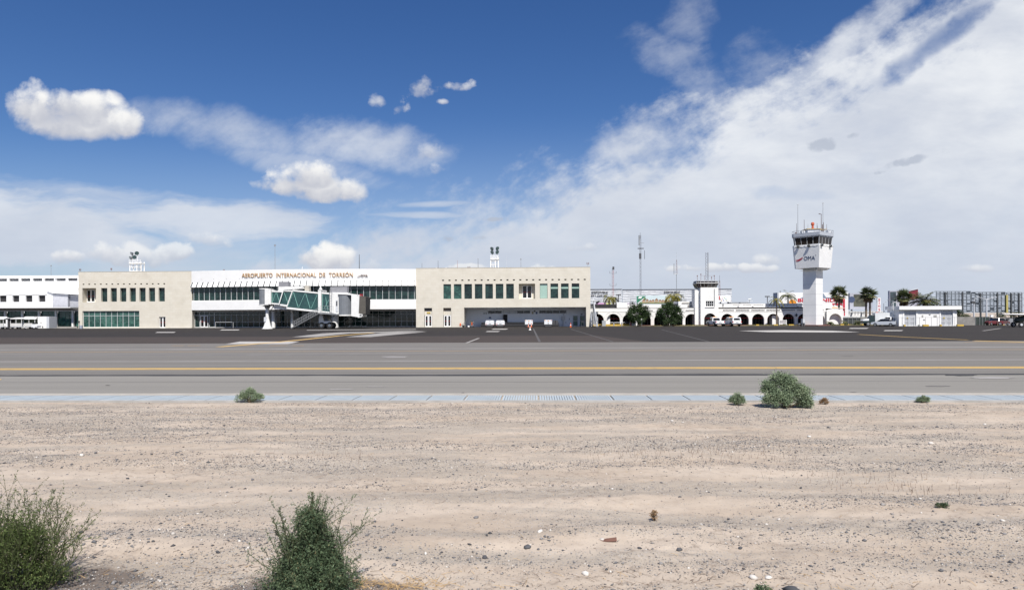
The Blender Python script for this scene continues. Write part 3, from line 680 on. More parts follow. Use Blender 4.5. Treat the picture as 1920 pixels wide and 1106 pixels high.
for k, d in enumerate((d1, d2)):
    MB().box(d[0]-.1, YR+.45, 2.4, d[2]+.1, YR+.5, 3.9).build('door_panel', STONE, T2)
    door(T2, d[0]+.08, .1, d[2]-.08, 2.36, YR+.43, .16)
    MB().box(d[0]+.02, YR+.38, 3.25, d[2]-.02, YR+.445, 3.78).build('transom', BRONZE if k == 0 else mat('brown_panel', (.25, .19, .14), .7), T2)
s = MB().box(d1[0]+.45, YR+.37, 2.72, d1[0]+1.15, YR+.43, 3.0).build('exit_sign', mat('sign_yellow', (.5, .36, .06), .6), T2)
yb = YR+REC
MB().box(rec[0]-.3, yb, 0, rec[2]+.3, yb+.15, 3.9).build('bay_wall', mat('bay_paint', (.74, .76, .79), .8, .05, 1), T2)
MB().box(rec[0]+.003, YR+.3, 3.70, rec[2]-.003, yb-.003, 3.83).build('bay_ceiling', GREYW, T2)
for k in range(6):
    x = rec[0]+2.5+k*3.6; MB().box(x, YR+.6, 3.62, x+1.3, YR+1.0, 3.70).build('ceiling_lamp', DGREY, T2)
hz0, hz1 = 2.62, 3.24
for u0, u1, n, g in ((915, 941, 2, GLASSD), (942.6, 968.4, 2, GREYW), (969.5, 994, 2, GLASSD), (1011, 1061.6, 4, GLASSD)):
    window(T2, XU(u0, yb), hz0, XU(u1, yb), hz1, yb-.002, n, (), .06, g, mat('grey_frame', (.4, .42, .44), .5), 'strip_window', .08)
b = MB().box(XU(943, yb), .9, yb-.0, XU(951.3, yb), .9, yb) if False else MB().box(XU(944.5, yb), yb-.06, .9, XU(951.3, yb), yb-.003, 2.45)
b.build('doorway', DARKIN, T2)
MB().box(XU(943, yb), yb-.5, .92, XU(944.3, yb), yb-.01, 2.42).build('door_leaf', DGREY, T2)
for u0, u1 in ((1073.9, 1083.1), (1086.7, 1095.8)): window(T2, XU(u0, yb), .1, XU(u1, yb), 2.2, yb-.003, 1, (1.15,), .1, GLASSL, MATS['grey_frame'], 'glass_door', .12)
for u, v, w, h, m_ in ((907.6, 587.4, .25, .35, GREY), (911.4, 587.4, .25, .35, GREY), (998.5, 586.5, .35, .45, mat('tan_notice', (.3, .27, .2), .8)), (1006, 586.5, .35, .45, mat('blue_notice', (.09, .11, .2), .7)), (1002.3, 583.2, .3, .28, DGREY), (918.6, 595.6, .4, .3, MATS['blue_notice']), (1067.3, 598, .12, .3, DGREY), (1090.5, 589, .35, .2, DGREY), (1060.8, 604.6, .15, .15, DGREY)):
    x, z = XU(u, yb), ZV(u, v, yb); MB().box(x-w/2, yb-.05, z-h/2, x+w/2, yb-.004, z+h/2).build('wall_notice', m_, T2)
x = XU(1056, yb); eb = MB().box(x-.35, yb-.35, 1.25, x+.2, yb-.05, 2.0); eb.box(x+.0, yb-.3, 2.01, x+.15, yb-.1, 2.5); eb.box(x-.12, yb-.25, 0, x+.0, yb-.1, 1.24); eb.build('meter_box', STEEL, T2)
# low dark baggage belt along the bay
x0, x1 = XU(901, YR+1.4), XU(1048, YR+1.4)
BB = thing('baggage_belt', 'long low black baggage belt in the shaded bay', 'conveyor', ((x0+x1)/2, YR+2, 0))
b = MB().box(x0, YR+1.2, 0, x1, YR+3.2, .48); b.build('base', BLACK, BB)
b = MB().box(x0+.1, YR+1.9, .483, x1-.1, YR+3.1, .92)
for i in range(24):
    xx = x0+(x1-x0)*(i+.5)/24; b.box(xx-.03, YR+1.7, .485, xx+.03, YR+1.89, .88)
b.build('guard', mat('black_steel', (.02, .02, .024), .5, .3, 3), BB)
MB().box(x0+.02, YR+1.15, .30, x1-.02, YR+1.195, .40).build('bumper', DGREY, BB)
for u in (838/6.143+900, 865/6.143+900):
    x = XU(u, YR+1.5); MB().box(x, YR+1.35, .483, x+.55, YR+1.88, 1.25).build('motor_box', DGREY, BB)
# ---- curved white hall
A0 = Vector((XU(360, YL), YL, 0)); A1 = Vector((XU(780, YR), YR, 0)); SAG = 2.6
def arc(t, off=0.0):
    p = A0.lerp(A1, t); p = p+Vector((0, -1, 0))*SAG*4*t*(1-t)
    d = (A1-A0)+Vector((0, -1, 0))*SAG*4*(1-2*t); n = Vector((d.y, -d.x, 0)).normalized()
    return p+n*off
def arcU(u):     # parameter at which the arc is seen at photo column u
    lo, hi = 0.0, 1.0
    tt = XU(u, 100)/100
    for _ in range(40):
        m_ = (lo+hi)/2; p = arc(m_)
        if p.x/p.y < tt: lo = m_
        else: hi = m_
    return (lo+hi)/2
NS = 74
T3 = thing('terminal_hall', 'white curved terminal hall with the gold airport name, between the two stone wings', 'building', (XU(570, 136), 140, 0))
def band(prof, name, m, t0=0.0, t1=1.0, n=NS):
    b = MB(); rings = []
    for i in range(n+1):
        t = t0+(t1-t0)*i/n; rings.append([tuple(arc(t, o)+Vector((0, 0, z))) for o, z in prof])
    b.loft(rings); return b.build(name, m, T3)
PROUD = .12
zS, zG1, zG0, zB1, zB0 = 9.0, 8.15, 5.5, 5.36, 3.6
band([(PROUD, zS), (PROUD, 11.45), (-.35, 11.45), (-.35, zS+.05)], 'parapet', WHITE)
band([(-.36, 11.38), (-.36, 11.28), (-6, 11.28), (-6, 11.38)], 'roof', GREYW)
band([(PROUD+.02, zS-.004), (PROUD+.42, zG1+.06), (PROUD+.42, zG1), (-.5, zG1), (-.5, zS-.004)], 'sloping_awning', WHITE)
band([(PROUD, zB0), (PROUD, zB1), (-.12, zG0-.01), (-.9, zG0-.01), (-.9, zB0)], 'spandrel', WHITE)
band([(-.26, zG0), (-.26, zG1-.01), (-.34, zG1-.01), (-.34, zG0)], 'window', ALU)
wn = [c for c in T3.children if c.name.startswith('window')][0]
b = MB(); rings = []
for i in range(NS+1): rings.append([tuple(arc(i/NS, o)+Vector((0, 0, z))) for o, z in ((-.20, zG0+.02), (-.20, zG1-.02), (-.25, zG1-.02), (-.25, zG0+.02))])
b.loft(rings).build('pane', GLASS, wn)
b = MB(); fb = MB(); NF = 37
for i in range(NF+1):
    t = (i+.25)/(NF+.5); p = arc(t); q = arc(t+.001); d = (q-p).normalized(); n = Vector((d.y, -d.x, 0))
    def cornr(o, z, s): return tuple(p+n*o+d*s+Vector((0, 0, z)))
    w = .032
    b.loft([[cornr(-.21, zG0, -w), cornr(-.21, zG0, w), cornr(-.12, zG0, w), cornr(-.12, zG0, -w)], [cornr(-.21, zG1, -w), cornr(-.21, zG1, w), cornr(-.12, zG1, w), cornr(-.12, zG1, -w)]])
    w = .06
    prof = [(PROUD-.01, zS+.16), (PROUD+.10, zS+.18), (PROUD+.60, zG1+.14), (PROUD+.60, zG1-.05), (PROUD+.425, zG1-.05), (PROUD+.425, zG1+.06)]
    fb = MB(); fb.loft([[cornr(o, z, -w) for o, z in prof], [cornr(o, z, w) for o, z in prof]]); fb.build('sunshade_fin', mat('fin_grey', (.07, .08, .085), .5, .1, 3), T3)
b.build('mullion', ALU, wn)
band([(-.14, 6.78), (-.14, 6.84), (-.19, 6.84), (-.19, 6.78)], 'transom_bar', MATS['dark_green_frame'])
# shaded ceiling over the ground floor, recessed glazing and columns
YG = 136.3
cl = [tuple(arc(i/NS, -.3))[:2] for i in range(NS+1)]+[(A1.x, YG+.3), (A0.x, YG+.3)]
MB().slab(cl, zB0+.002, zB0+.12).build('porch_ceiling', mat('ceiling_grey', (.42, .42, .41), .8), T3)
gx0, gx1 = A0.x+.02, A1.x-.02
uu = (gx1-gx0)
window(T3, gx0, .15, XU(402, YG), 3.3, YG, 4, (2.55,), .06, GLASS, ALU, 'ground_window', .07)
window(T3, XU(402, YG)+.01, .15, gx1, 3.3, YG, 36, (2.62, 1.2), .05, GLASS, mat('mullion_grey', (.6, .62, .63), .5), 'ground_window', .05)
door(T3, XU(375.5, YG-.3), .15, XU(390, YG-.3), 2.5, YG-.2, .12)
MB().box(gx0, YG-.1, 3.303, gx1, YG+.2, zB0).build('lintel', WHITE, T3)
MB().box(gx0, YG-.4, -.02, gx1, YG+.3, .148).build('floor_edge', CONC, T3)
for u0, u1, m_ in ((508, 515, GREYW), (544, 549.5, GREYW), (620.5, 633.6, GREYW)):
    x0, x1 = XU(u0, 133.6), XU(u1, 133.6); MB().lathe(((x0+x1)/2, 133.9, 0), [((x1-x0)/2, 0), ((x1-x0)/2, zB0)], 24).build('column', WHITE, T3)
for u0, u1, v in ((404, 437, 604), (654, 686, 611), (590, 612, 604)): 
    b = MB(); x0, x1 = XU(u0, 134.8), XU(u1, 134.8); z = max(.25, ZV(u0, v, 134.8))
    b.tube((x0, 134.8, z), (x1, 134.8, z), .035); b.tube((x0, 134.8, 0), (x0, 134.8, z+.03), .035); b.tube((x1, 134.8, 0), (x1, 134.8, z+.03), .035); b.build('railing', ALU, T3)
MB().box(A0.x, YG+.3, 0, A1.x, YG+16, 11.2).build('rear_block', WHITE, T3)
# gold letters bent along the wall
def arc_text(body, u0, u1, vc, h, m_, name, depth=.09, bold=.0, par=T3, shear=0):
    vs, fs = text_mesh(body, depth, bold); t0, t1 = arcU(u0), arcU(u1); out = []
    for a, b_, c in vs:
        t = t0+(t1-t0)*a; p = arc(t, PROUD+.14+c); u = u0+(u1-u0)*a
        z = ZV(u, vc, arc((t0+t1)/2).y) if False else Z0T+h*(b_-.5)
        out.append((p.x, p.y, z))
    return MB().add(out, fs).build(name, m_, par)
for wd, u0, u1, v in (('AEROPUERTO', 455, 512.3, 515.4), ('INTERNACIONAL', 519, 593.8, 514.3), ('DE', 599.3, 610.8, 514), ('TORREÓN', 617.2, 662.5, 513.6)):
    Z0T = 2.4+(590-ROLL*((u0+u1)/2-960)-514.9)*132.5/1280
    if wd == 'TORREÓN': Z0T += .11
    arc_text(wd, u0, u1, v, .80 if wd != 'TORREÓN' else 1.02, GOLD, 'name_letters')
Z0T = 2.4+(591.2-516.3)*132.5/1280
arc_text('OMA', 677.8, 690, 516.3, .46, mat('brown_letter', (.16, .10, .07), .5), 'logo_letters')
b = MB()
for k in range(3):
    pts = []
    for i in range(7):
        a = i/6; t = arcU(670.5+8.2*a); z = Z0T-.24-.02*k+(.05+.42*a**1.8)*(1-.22*k); pts.append((arc(t, PROUD+.16), z))
    for i in range(6):
        (p, z), (q, z2) = pts[i], pts[i+1]; b.bar((p.x, p.y, z), (q.x, q.y, z2), .035)
b.build('logo_swoosh', MATS['brown_letter'], T3)
b = MB()
for i in range(16):
    t = .05+i*.062; p = arc(t, PROUD+.02); b.box(p.x-.04, p.y-.03, 9.75, p.x+.04, p.y+.03, 9.83)
b.build('wall_spot', GREY, T3)
# ---- old white hangar at far left
YH = 139.0
T4 = thing('hangar_building', 'long white stepped building at the left edge of the photo', 'building', (XU(60, 146), 150, 0))
xl = -150; xr = XU(147, YH)-.05
wx = []
b = MB()
yh = 152; z1 = ZV(100, 516.6, yh); zw1 = ZV(80, 521.6, yh); zw0 = ZV(80, 527.4, yh); zb = 2
H = []; x = XU(17-22*3, yh)
st_ = XU(43, yh)-XU(21, yh)
for k in range(10): H.append((x, zw0, x+st_*.83, zw1, .5)); x += st_
b.wall(xl, XU(150, yh), zb, z1, yh, H, .5); b.shell(xl, XU(150, yh), yh, yh+12, zb, z1); b.build('upper_wall', WHITE, T4)
for h in H:
    if h[0] > XU(-30, yh): window(T4, h[0], h[1], h[2], h[3], yh+.45, 9, (), .04, BRONZE, GREYW, 'strip_window', .05)
# sloping roof down to the lower wall
ym = 146.5; zr = ZV(80, 552.5, ym); zk = ZV(80, 528.5, yh)
xe = XU(88, ym)
MB().prismx([(ym, zr), (ym, zr-.15), (yh-.01, zk-.4), (yh-.01, zk)], xl, XU(146, ym)).build('sloping_roof', WHITE, T4)
H = [(XU(a, ym), ZV(60, 565.8, ym), XU(c, ym), ZV(60, 553.4, ym), .4) for a, c in ((-26, -13), (-1.5, 12), (23.5, 36), (48, 60.5), (72.3, 85))]
b = MB().wall(xl, xe, 2, zr-.01, ym, H, .4); b.quad((xe, ym, 2), (xe, yh, 2), (xe, yh, zr), (xe, ym, zr)); b.build('lower_wall', WHITE, T4)
for h in H: MB().box(h[0], ym+.38, h[1], h[2], ym+.42, h[3]).build('window', DARKIN, T4)
# porch gable and grey cladding beside the stone wing
ya = 144.2
g = MB().prism(PX([(88, 580), (88, 545), (99, 549.5), (99, 580)], ya), ya, ya+3); g.build('gable_wall', WHITE, T4)
MB().prism(PX([(87.5, 545.3), (87.5, 543.8), (100, 548), (150, 551), (150, 552.6), (99, 549.6)], ya-.3), ya-.4, ya+4).build('gable_roof', WHITE, T4)
MB().box(XU(99.2, ya), ya+.02, 3, XU(127, ya), ya+3, ZV(110, 550.5, ya)).build('cladding', mat('clad_grey', (.50, .51, .55), .6, .15, 3), T4)
MB().box(XU(127.5, ya), ya+.6, 3, XU(148, ya), ya+3, ZV(138, 552.6, ya)).build('cladding', mat('clad_grey_dark', (.42, .43, .47), .6, .15, 3), T4)
pts = [(127, 552)]+[(127+20*k/8, 548-8.5*math.sin(k/8*math.pi*.55)) for k in range(9)]+[(147, 552)]
MB().prism(PX(pts, ya+3.2), ya+3.2, ya+7).build('vaulted_roof', mat('vault_white', (.62, .63, .64), .6, .1, 2), T4)
# long canopy
yc = 136.6; zc1 = ZV(70, 576.1, yc); zc0 = ZV(70, 577.4, yc)
MB().box(xl, yc, zc0, xr, YH+4, zc1).build('canopy', WHITE, T4)
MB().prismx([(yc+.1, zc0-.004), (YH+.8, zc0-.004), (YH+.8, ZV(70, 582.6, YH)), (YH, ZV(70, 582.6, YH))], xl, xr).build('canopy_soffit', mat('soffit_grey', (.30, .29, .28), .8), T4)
MB().box(xl, YH-.1, ZV(70, 583.6, YH), xr, YH+.1, ZV(70, 581.8, YH)).build('fascia', GREYW, T4)
cols = [XU(u, YH) for u in (-53, -21.5, 10.5, 42.5, 74, 105.5, 137)]
for i in range(len(cols)-1): window(T4, cols[i]+.2, .35, cols[i+1]-.2, ZV(70, 583.4, YH), YH+.3, 4, (1.6,), .04, GLASSL, MATS['dark_green_frame'], 'shopfront_window', .03)
window(T4, cols[-1]+.2, .35, xr, ZV(70, 583.4, YH), YH+.3, 1, (1.6,), .04, GLASSL, MATS['dark_green_frame'], 'shopfront_window', .03)
for x in cols: MB().box(x-.18, YH-.25, 0, x+.18, YH+.15, zc0-.3).build('pillar', WHITE, T4)
MB().box(xl, YH-.4, -.02, xr, YH+.8, .34).build('plinth', CONC, T4)
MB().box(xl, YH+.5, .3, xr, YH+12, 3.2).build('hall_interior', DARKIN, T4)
# ---- things on the terminal roofs
def mast(u, v0, v1, Y, r, m_, label, extra=(), name='antenna_mast', cat='antenna', group=None):
    x = XU(u, Y); z0, z1 = ZV(u, v0, Y), ZV(u, v1, Y)
    t = thing(name, label, cat, (x, Y, z0), 0, group)
    MB().tube((x, Y, z0), (x, Y, z1), r, r*.6, 6).build('pole', m_, t)
    for (nm, b, mm) in extra: b.build(nm, mm, t)
    return t
def whip(u, v0, v1, Y, label, r=.035, m_=GREY, knob=None, cross=None):
    x = XU(u, Y); z1 = ZV(u, v1, Y); ex = []
    if knob: ex.append(('finial', MB().lathe((x, Y, z1-.1), [(.02, 0), (knob, .12), (knob, .3), (.02, .42)], 8), GREY))
    if cross:
        b = MB(); b.tube((x-cross, Y, z1-.35), (x+cross, Y, z1-.35), .025); b.tube((x-cross, Y, z1-.35), (x-cross, Y, z1+.05), .06); b.tube((x+cross, Y, z1-.35), (x+cross, Y, z1+.05), .06); ex.append(('twin_lamp', b, mat('oxide', (.16, .07, .06), .7)))
    return mast(u, v0, v1, Y, r, m_, label, ex)
whip(96, 517, 499, 150, 'thin grey whip antenna on the hangar roof at far left', .05, GREY, .12)
whip(150.5, 512.5, 504.5, 140, 'short post with twin lamps over the left end of the stone wing', .03, GREY, None, .14)
whip(209, 511.5, 503, 140, 'short post with twin lamps between the hangar and the floodlight tower', .03, GREY, None, .10)
whip(420, 508, 505.5, 140, 'tiny twin lamp on the roof edge above the start of the airport name', .03, GREY, None, .12)
whip(516, 506, 461, 145, 'tall thin antenna behind the gold airport name', .06, GREY, .22)
whip(567, 504.5, 500, 142, 'stubby vent on the roof above the middle of the airport name', .12, GREYW)
whip(639.5, 504, 476, 150, 'faint hair thin antenna before the white heap cloud', .022, GREYW)
whip(674, 503.5, 477, 142, 'dark straight antenna above the small logo on the white hall', .08, DGREY)
whip(791.5, 504, 493, 142, 'short dark antenna at the left end of the right stone wing roof', .035, DGREY)
whip(821.7, 504, 489, 142, 'dark antenna beside the rooftop air units', .045, DGREY)
whip(858, 503.5, 488, 142, 'thin reddish antenna right of the rooftop air units', .035, mat('dull_red', (.28, .12, .11), .7))
whip(879.5, 503, 500, 142, 'pair of little lamps between the red antenna and the dark antenna', .03, DGREY, None, .2)
whip(896.7, 503, 487, 142, 'dark antenna with a pale tip left of the right floodlight tower', .045, DGREY, .06)
whip(950, 503, 478, 150, 'faint hair thin antenna right of the right floodlight tower', .022, GREYW)
whip(977, 502.5, 487, 142, 'antenna with a bent white tip right of the right floodlight tower', .045, GREY, .1)
whip(1102.5, 502.5, 492.5, 140, 'short post with twin red lamps at the right end of the stone wing', .03, GREY, None, .17)
AC = thing('rooftop_units', 'row of low white rooftop air units on the right stone wing', 'air unit', (XU(830, 142), 142, 11.3))
for u0, u1, v in ((817, 820, 502), (823, 826, 502.4), (827, 834, 503), (835, 838, 501.8), (839.5, 843.5, 502.3)): MB().box(XU(u0, 142), 142, 11, XU(u1, 142), 143.5, ZV(u0, v, 142)).build('cabinet', WHITE, AC)
def floodtower(u0, u1, v0, vdeck, lamps, label, Y=146):
    x0, x1 = XU(u0, Y), XU(u1, Y); z0, zd = 11, ZV(u0, vdeck, Y)
    t = thing('floodlight_tower', label, 'floodlights', ((x0+x1)/2, Y, 11))
    b = MB(); w = (x1-x0)
    for x in (x0, x0+w*.62, x1):
        for y in (Y, Y+1.2): b.box(x-.07, y-.07, z0, x+.07, y+.07, zd+.35)
    for z in np.arange(z0+.4, zd, .85):
        b.box(x0, Y-.04, z, x1, Y+.04, z+.09); b.box(x0, Y+1.16, z, x1, Y+1.24, z+.09)
    b.bar((x0, Y, z0), (x0+w*.62, Y, zd), .05); b.bar((x0+w*.62, Y, z0), (x0, Y, zd), .05)
    b.build('frame', WHITE, t)
    d = MB().box(x0-.1, Y-.3, zd-.1, x1+.1, Y+1.4, zd+.02)
    for k in range(9): d.box(x0+(w)*k/8-.03, Y-.3, zd+.021, x0+w*k/8+.03, Y-.25, zd+.65)
    d.box(x0-.1, Y-.302, zd+.651, x1+.1, Y-.24, zd+.70)
    d.build('deck', WHITE, t)
    lad = MB(); xx = x0+w*.82
    for s in (-.2, .2): lad.box(xx+s-.02, Y-.1, z0, xx+s+.02, Y-.06, zd)
    for z in np.arange(z0, zd, .35): lad.box(xx-.18, Y-.095, z, xx+.18, Y-.065, z+.03)
    lad.build('ladder', STEEL, t)
    pb = MB()
    for uu_ in sorted({round(l[0]/4)*4 for l in lamps}): pass
    for (lu, lv, s) in lamps:
        lx, lz = XU(lu, Y), ZV(lu, lv, Y); c = Vector((lx, Y-.1, lz)); d = Vector((s*.75, -.8, -.55)).normalized(); q = d.to_track_quat('Z', 'Y')
        m_ = MB(); rs = []
        for rr, h in ((.10, -.38), (.26, -.22), (.43, .0), (.46, .1)): rs.append([tuple(c+q@Vector((rr*math.cos(2*math.pi*i/14), rr*math.sin(2*math.pi*i/14), h))) for i in range(14)])
        m_.loft(rs); L = m_.build('lamp', mat('lamp_housing', (.22, .23, .24), .35, metal=.6), t)
        MB().loft([[tuple(c+q@Vector((rr*math.cos(2*math.pi*i/14), rr*math.sin(2*math.pi*i/14), h))) for i in range(14)] for rr, h in ((.42, .101), (.40, .13))]).build('lamp_glass', mat('lamp_glass', (.03, .08, .09), .1), L)
        pb.tube((lx, Y+.25, zd), (lx, Y+.25, lz), .05); pb.tube((lx, Y+.25, lz), tuple(c-d*.3), .04)
    pb.build('lamp_post', WHITE, t); return t
floodtower(244, 265, 511, 493.5, [(247.8, 476, -1), (257.2, 474.6, 1), (245.6, 484, -1), (252.6, 482, 1)], 'white floodlight tower on the left stone wing roof')
floodtower(920.5, 934.5, 502, 485, [(923.2, 466.5, -1), (932.7, 465.8, 1), (923.5, 473.2, -1), (932.4, 472.8, 1)], 'white floodlight tower on the right stone wing roof')
# ================================================================== JET BRIDGE
YJ = 123.6; WJ = 2.6     # near face and width
J = thing('jet_bridge', 'white passenger boarding bridge with green glass sides before the white hall', 'jet bridge', (XU(501, YJ), YJ+1.3, 0))
def jp(pts): return PX(pts, YJ)
def jbox(name, pts, m_, par=J, y0=0.0, y1=WJ): return MB().prism(jp(pts), YJ+y0, YJ+y1).build(name, m_, par)
# pedestal
xc = XU(501.2, YJ+1.3); pc = (xc, YJ+1.3, 0)
r_ = (XU(504.3, YJ)-XU(498, YJ))/2
MB().lathe(pc, [(.98, 0), (.98, .06), (.80, .12), (.62, .6), (.48, 1.2), (r_, 1.9), (r_*.95, 4.0)], 28).build('pedestal', BRIDGEW, J)
b = MB().lathe((xc, YJ+1.3, 3.75), [(r_*1.3, 0), (r_*1.6, .35), (1.1, .6), (1.1, .75)], 24); b.build('pedestal_collar', GREY, J)
jbox('junction_box', [(491.5, 603.5), (491.5, 594.5), (496.2, 594.5), (496.2, 603.5)], GREYW, J, .8, 1.3)
# rotunda
cxr = XU(495, YJ)
b = MB(); n = 40; rr = XU(496.8, YJ)-XU(487.2, YJ); cr_ = XU(497.0, YJ+1.4); z0, z1 = ZV(495, 570.5, YJ), ZV(495, 542, YJ)
b.loft([[(cr_+(rr+(.03 if i % 2 else 0))*math.cos(2*math.pi*i/n), YJ+1.4+(rr+(.03 if i % 2 else 0))*1.25*math.sin(2*math.pi*i/n), z) for i in range(n)] for z in (z0, z1)]); b.build('rotunda', CORR, J)
b = MB(); b.loft([[(cr_+rr*1.07*math.cos(2*math.pi*i/n), YJ+1.4+rr*1.33*math.sin(2*math.pi*i/n), z) for i in range(n)] for z in (z1+.002, z1+.16)]); b.build('rotunda_ring', BRIDGEW, J); b = MB(); b.loft([[(cr_+rr*1.05*math.cos(2*math.pi*i/n), YJ+1.4+rr*1.32*math.sin(2*math.pi*i/n), z) for i in range(n)] for z in (z0-.2, z0-.002)]); b.build('rotunda_ring', BRIDGEW, J)
jbox('rotunda_cheek', [(496.6, 571.5), (496.6, 541.2), (503.2, 541.2), (503.2, 571.5)], BRIDGEW, J, -.05, WJ+.05)
jbox('collar_frame', [(503.25, 570), (503.25, 543), (507.8, 543.2), (507.8, 571)], BRIDGEW, J, .02, WJ-.02)
# link to the building
jbox('link_corridor', [(488, 569), (488, 543), (501, 543), (501, 569)], BRIDGEW, J, WJ+1.0, WJ+7.5)
# tunnels: white roof and floor beams, glass side, slanting truss
def tunnel(name, tl, tr, br, bl, y0, y1, diag, fr=0.0, gt=2.2, gb=2.4):
    x = jp([tl, tr, br, bl]); t = thing if False else None
    body = MB()
    top = [tl, tr, (tr[0], tr[1]+gt), (tl[0], tl[1]+gt)]; bot = [(bl[0], bl[1]-gb), (br[0], br[1]-gb), br, bl]
    body.prism(jp(top), YJ+y0, YJ+y1); body.prism(jp(bot), YJ+y0, YJ+y1)
    for side in (y0, y1-.08): pass
    o = body.build(name, BRIDGEW, J)
    g = [(tl[0]+.3, tl[1]+gt), (tr[0]-.3, tr[1]+gt), (br[0]-.3, br[1]-gb), (bl[0]+.3, bl[1]-gb)]
    MB().prism(jp(g), YJ+y0+.08, YJ+y1-.08).build('glass_side', GLASSB, o)
    for yt_ in (y0+.04, y1-.04):
        d = MB()
        for (p, q) in diag:
            (xa_, za), (xb_, zb_) = jp([p, q]); d.bar((xa_, YJ+yt_, za), (xb_, YJ+yt_, zb_), .075)
        d.build('truss', mat('truss_green', (.24, .48, .42), .4), o)
    return o
tunnel('inner_tunnel', (507.9, 545), (531, 545.8), (522.5, 571.3), (507.9, 570), .35, WJ-.35, [((509.5, 566), (515.6, 549)), ((517, 549), (522, 565)), ((508.6, 548.5), (508.6, 569))])
tunnel('middle_tunnel', (531, 543.9), (549, 544.4), (537.5, 574.5), (522.5, 572.5), .2, WJ-.2, [((532, 549), (539.5, 569.5)), ((530.5, 547), (523.5, 569.5))], 0, 2.4, 3.0)
tunnel('outer_tunnel', (549, 543.2), (598, 548), (598, 585.6), (537, 579), 0, WJ, [((550, 548), (558.8, 575.8)), ((560.3, 576), (571.5, 550.5)), ((573, 550.5), (581.3, 578.2)), ((583.3, 578.5), (594.5, 552.8)), ((549.6, 548), (539.8, 574.2)), ((596.5, 553), (597.5, 562))], 0, 2.8, 3.4)
for (p, q) in (((531, 544.5), (522.6, 571.5)), ((549, 543.6), (537.6, 575.5))):
    a, c = jp([p, q]); MB().prism([(a[0]-.08, a[1]), (a[0]+.10, a[1]), (c[0]+.10, c[1]), (c[0]-.08, c[1])], YJ-.06, YJ-.004).build('tunnel_portal', BRIDGEW, J)
jbox('roof_duct', [(520, 546), (520, 537.4), (540, 537.2), (566, 537.2), (567.5, 541), (545, 543.8), (533, 545.4)], BRIDGEW, J, .5, 1.2)
b = MB(); a, c = jp([(530, 543.4), (567, 539.2)]); b.tube((a[0], YJ+.3, a[1]), (c[0], YJ+.3, c[1]), .20, .17, 14); b.build('cable_duct', BRIDGEW, J)
jbox('roof_unit', [(519.8, 537.1), (519.8, 528), (538, 528), (538, 537.1)], mat('unit_grey', (.27, .27, .29), .6, .15, 3), J, .6, 2.0)
jbox('roof_unit', [(569, 544.8), (569, 535), (576.5, 535), (576.5, 540.5), (577, 545.5)], mat('unit_beige', (.46, .43, .37), .7, .1, 3), J, .7, 1.8)
jbox('roof_unit', [(616.5, 548), (616.5, 537.5), (648, 536.8), (648, 548.6)], MATS['unit_grey'], J, .9, 2.3)
jbox('roof_curb', [(620, 551.8), (620, 548), (650, 548.7), (650, 553.2)], BRIDGEW, J, .8, 2.4)
# drive column with beacon
jbox('lift_column', [(597.6, 588), (597.6, 546), (603.4, 546), (603.4, 588)], BRIDGEW, J, -.35, .15)
jbox('lift_column', [(597.6, 588), (597.6, 546), (603.4, 546), (603.4, 588)], BRIDGEW, J, WJ-.1, WJ+.4)
jbox('lift_beam', [(597.4, 546), (597.4, 543.6), (603.6, 543.6), (603.6, 546)], BRIDGEW, J, -.36, WJ+.41)
xb_ = XU(601.5, YJ); MB().lathe((xb_, YJ-.1, ZV(601, 543.5, YJ)), [(.33, 0), (.33, .18), (.22, .22), (.22, .38), (.12, .42), (.12, .62), (.07, .72), (.02, .8)], 16).build('beacon', BRIDGEW, J)
tunnel('cab_tunnel', (603.5, 547.5), (618, 548.8), (618, 587), (603.5, 585.5), 0, WJ, [((613.8, 580), (610.4, 557)), ((608.2, 577.5), (616.3, 562.5)), ((604.6, 551.2), (604.6, 582))], 0, 3.0, 2.5)
# service door and ladder
jbox('service_cabin', [(618, 586), (618, 548.5), (635.5, 549.5), (635.5, 589)], BRIDGEW, J, .15, WJ)
jbox('service_door', [(629, 584), (629, 562), (633, 562.5), (633, 584.5)], GREYW, J, .08, .149)
jbox('door_window', [(630.2, 573.5), (630.2, 564.5), (632.3, 564.7), (632.3, 573.7)], GLASSD, J, .06, .079)
b = MB(); lad = []
for u in (618.9, 623.2):
    a, c = jp([(u, 583.5), (u, 542)]); b.tube((a[0], YJ-.45, a[1]), (c[0], YJ-.45, c[1]), .03)
for v in range(546, 584, 3):
    a, c = jp([(618.9, v), (623.2, v)]); b.tube((a[0], YJ-.45, a[1]), (c[0], YJ-.45, c[1]), .025)
a, c = jp([(623.2, 543), (625.8, 543)]); b.tube((a[0], YJ-.45, a[1]), (c[0], YJ+.1, c[1]), .025); b.build('ladder', GREY, J)
jbox('service_platform', [(602, 588.4), (602, 586.2), (636, 588.6), (636, 590.4)], GREY, J, -1.1, WJ)
b = MB()
for v in (573.5, 578.5):
    p_ = jp([(604, v), (617.5, v+.6), (628, v+1.4)])
    for i in range(2): b.tube((p_[i][0], YJ-1.05, p_[i][1]), (p_[i+1][0], YJ-1.05, p_[i+1][1]), .022)
for u in (604, 608.5, 613, 617.5, 622, 628):
    a, c = jp([(u, 587), (u, 573.5+(u-604)*.058)]); b.tube((a[0], YJ-1.05, a[1]), (c[0], YJ-1.05, c[1]), .022)
b.build('platform_rail', GREY, J)
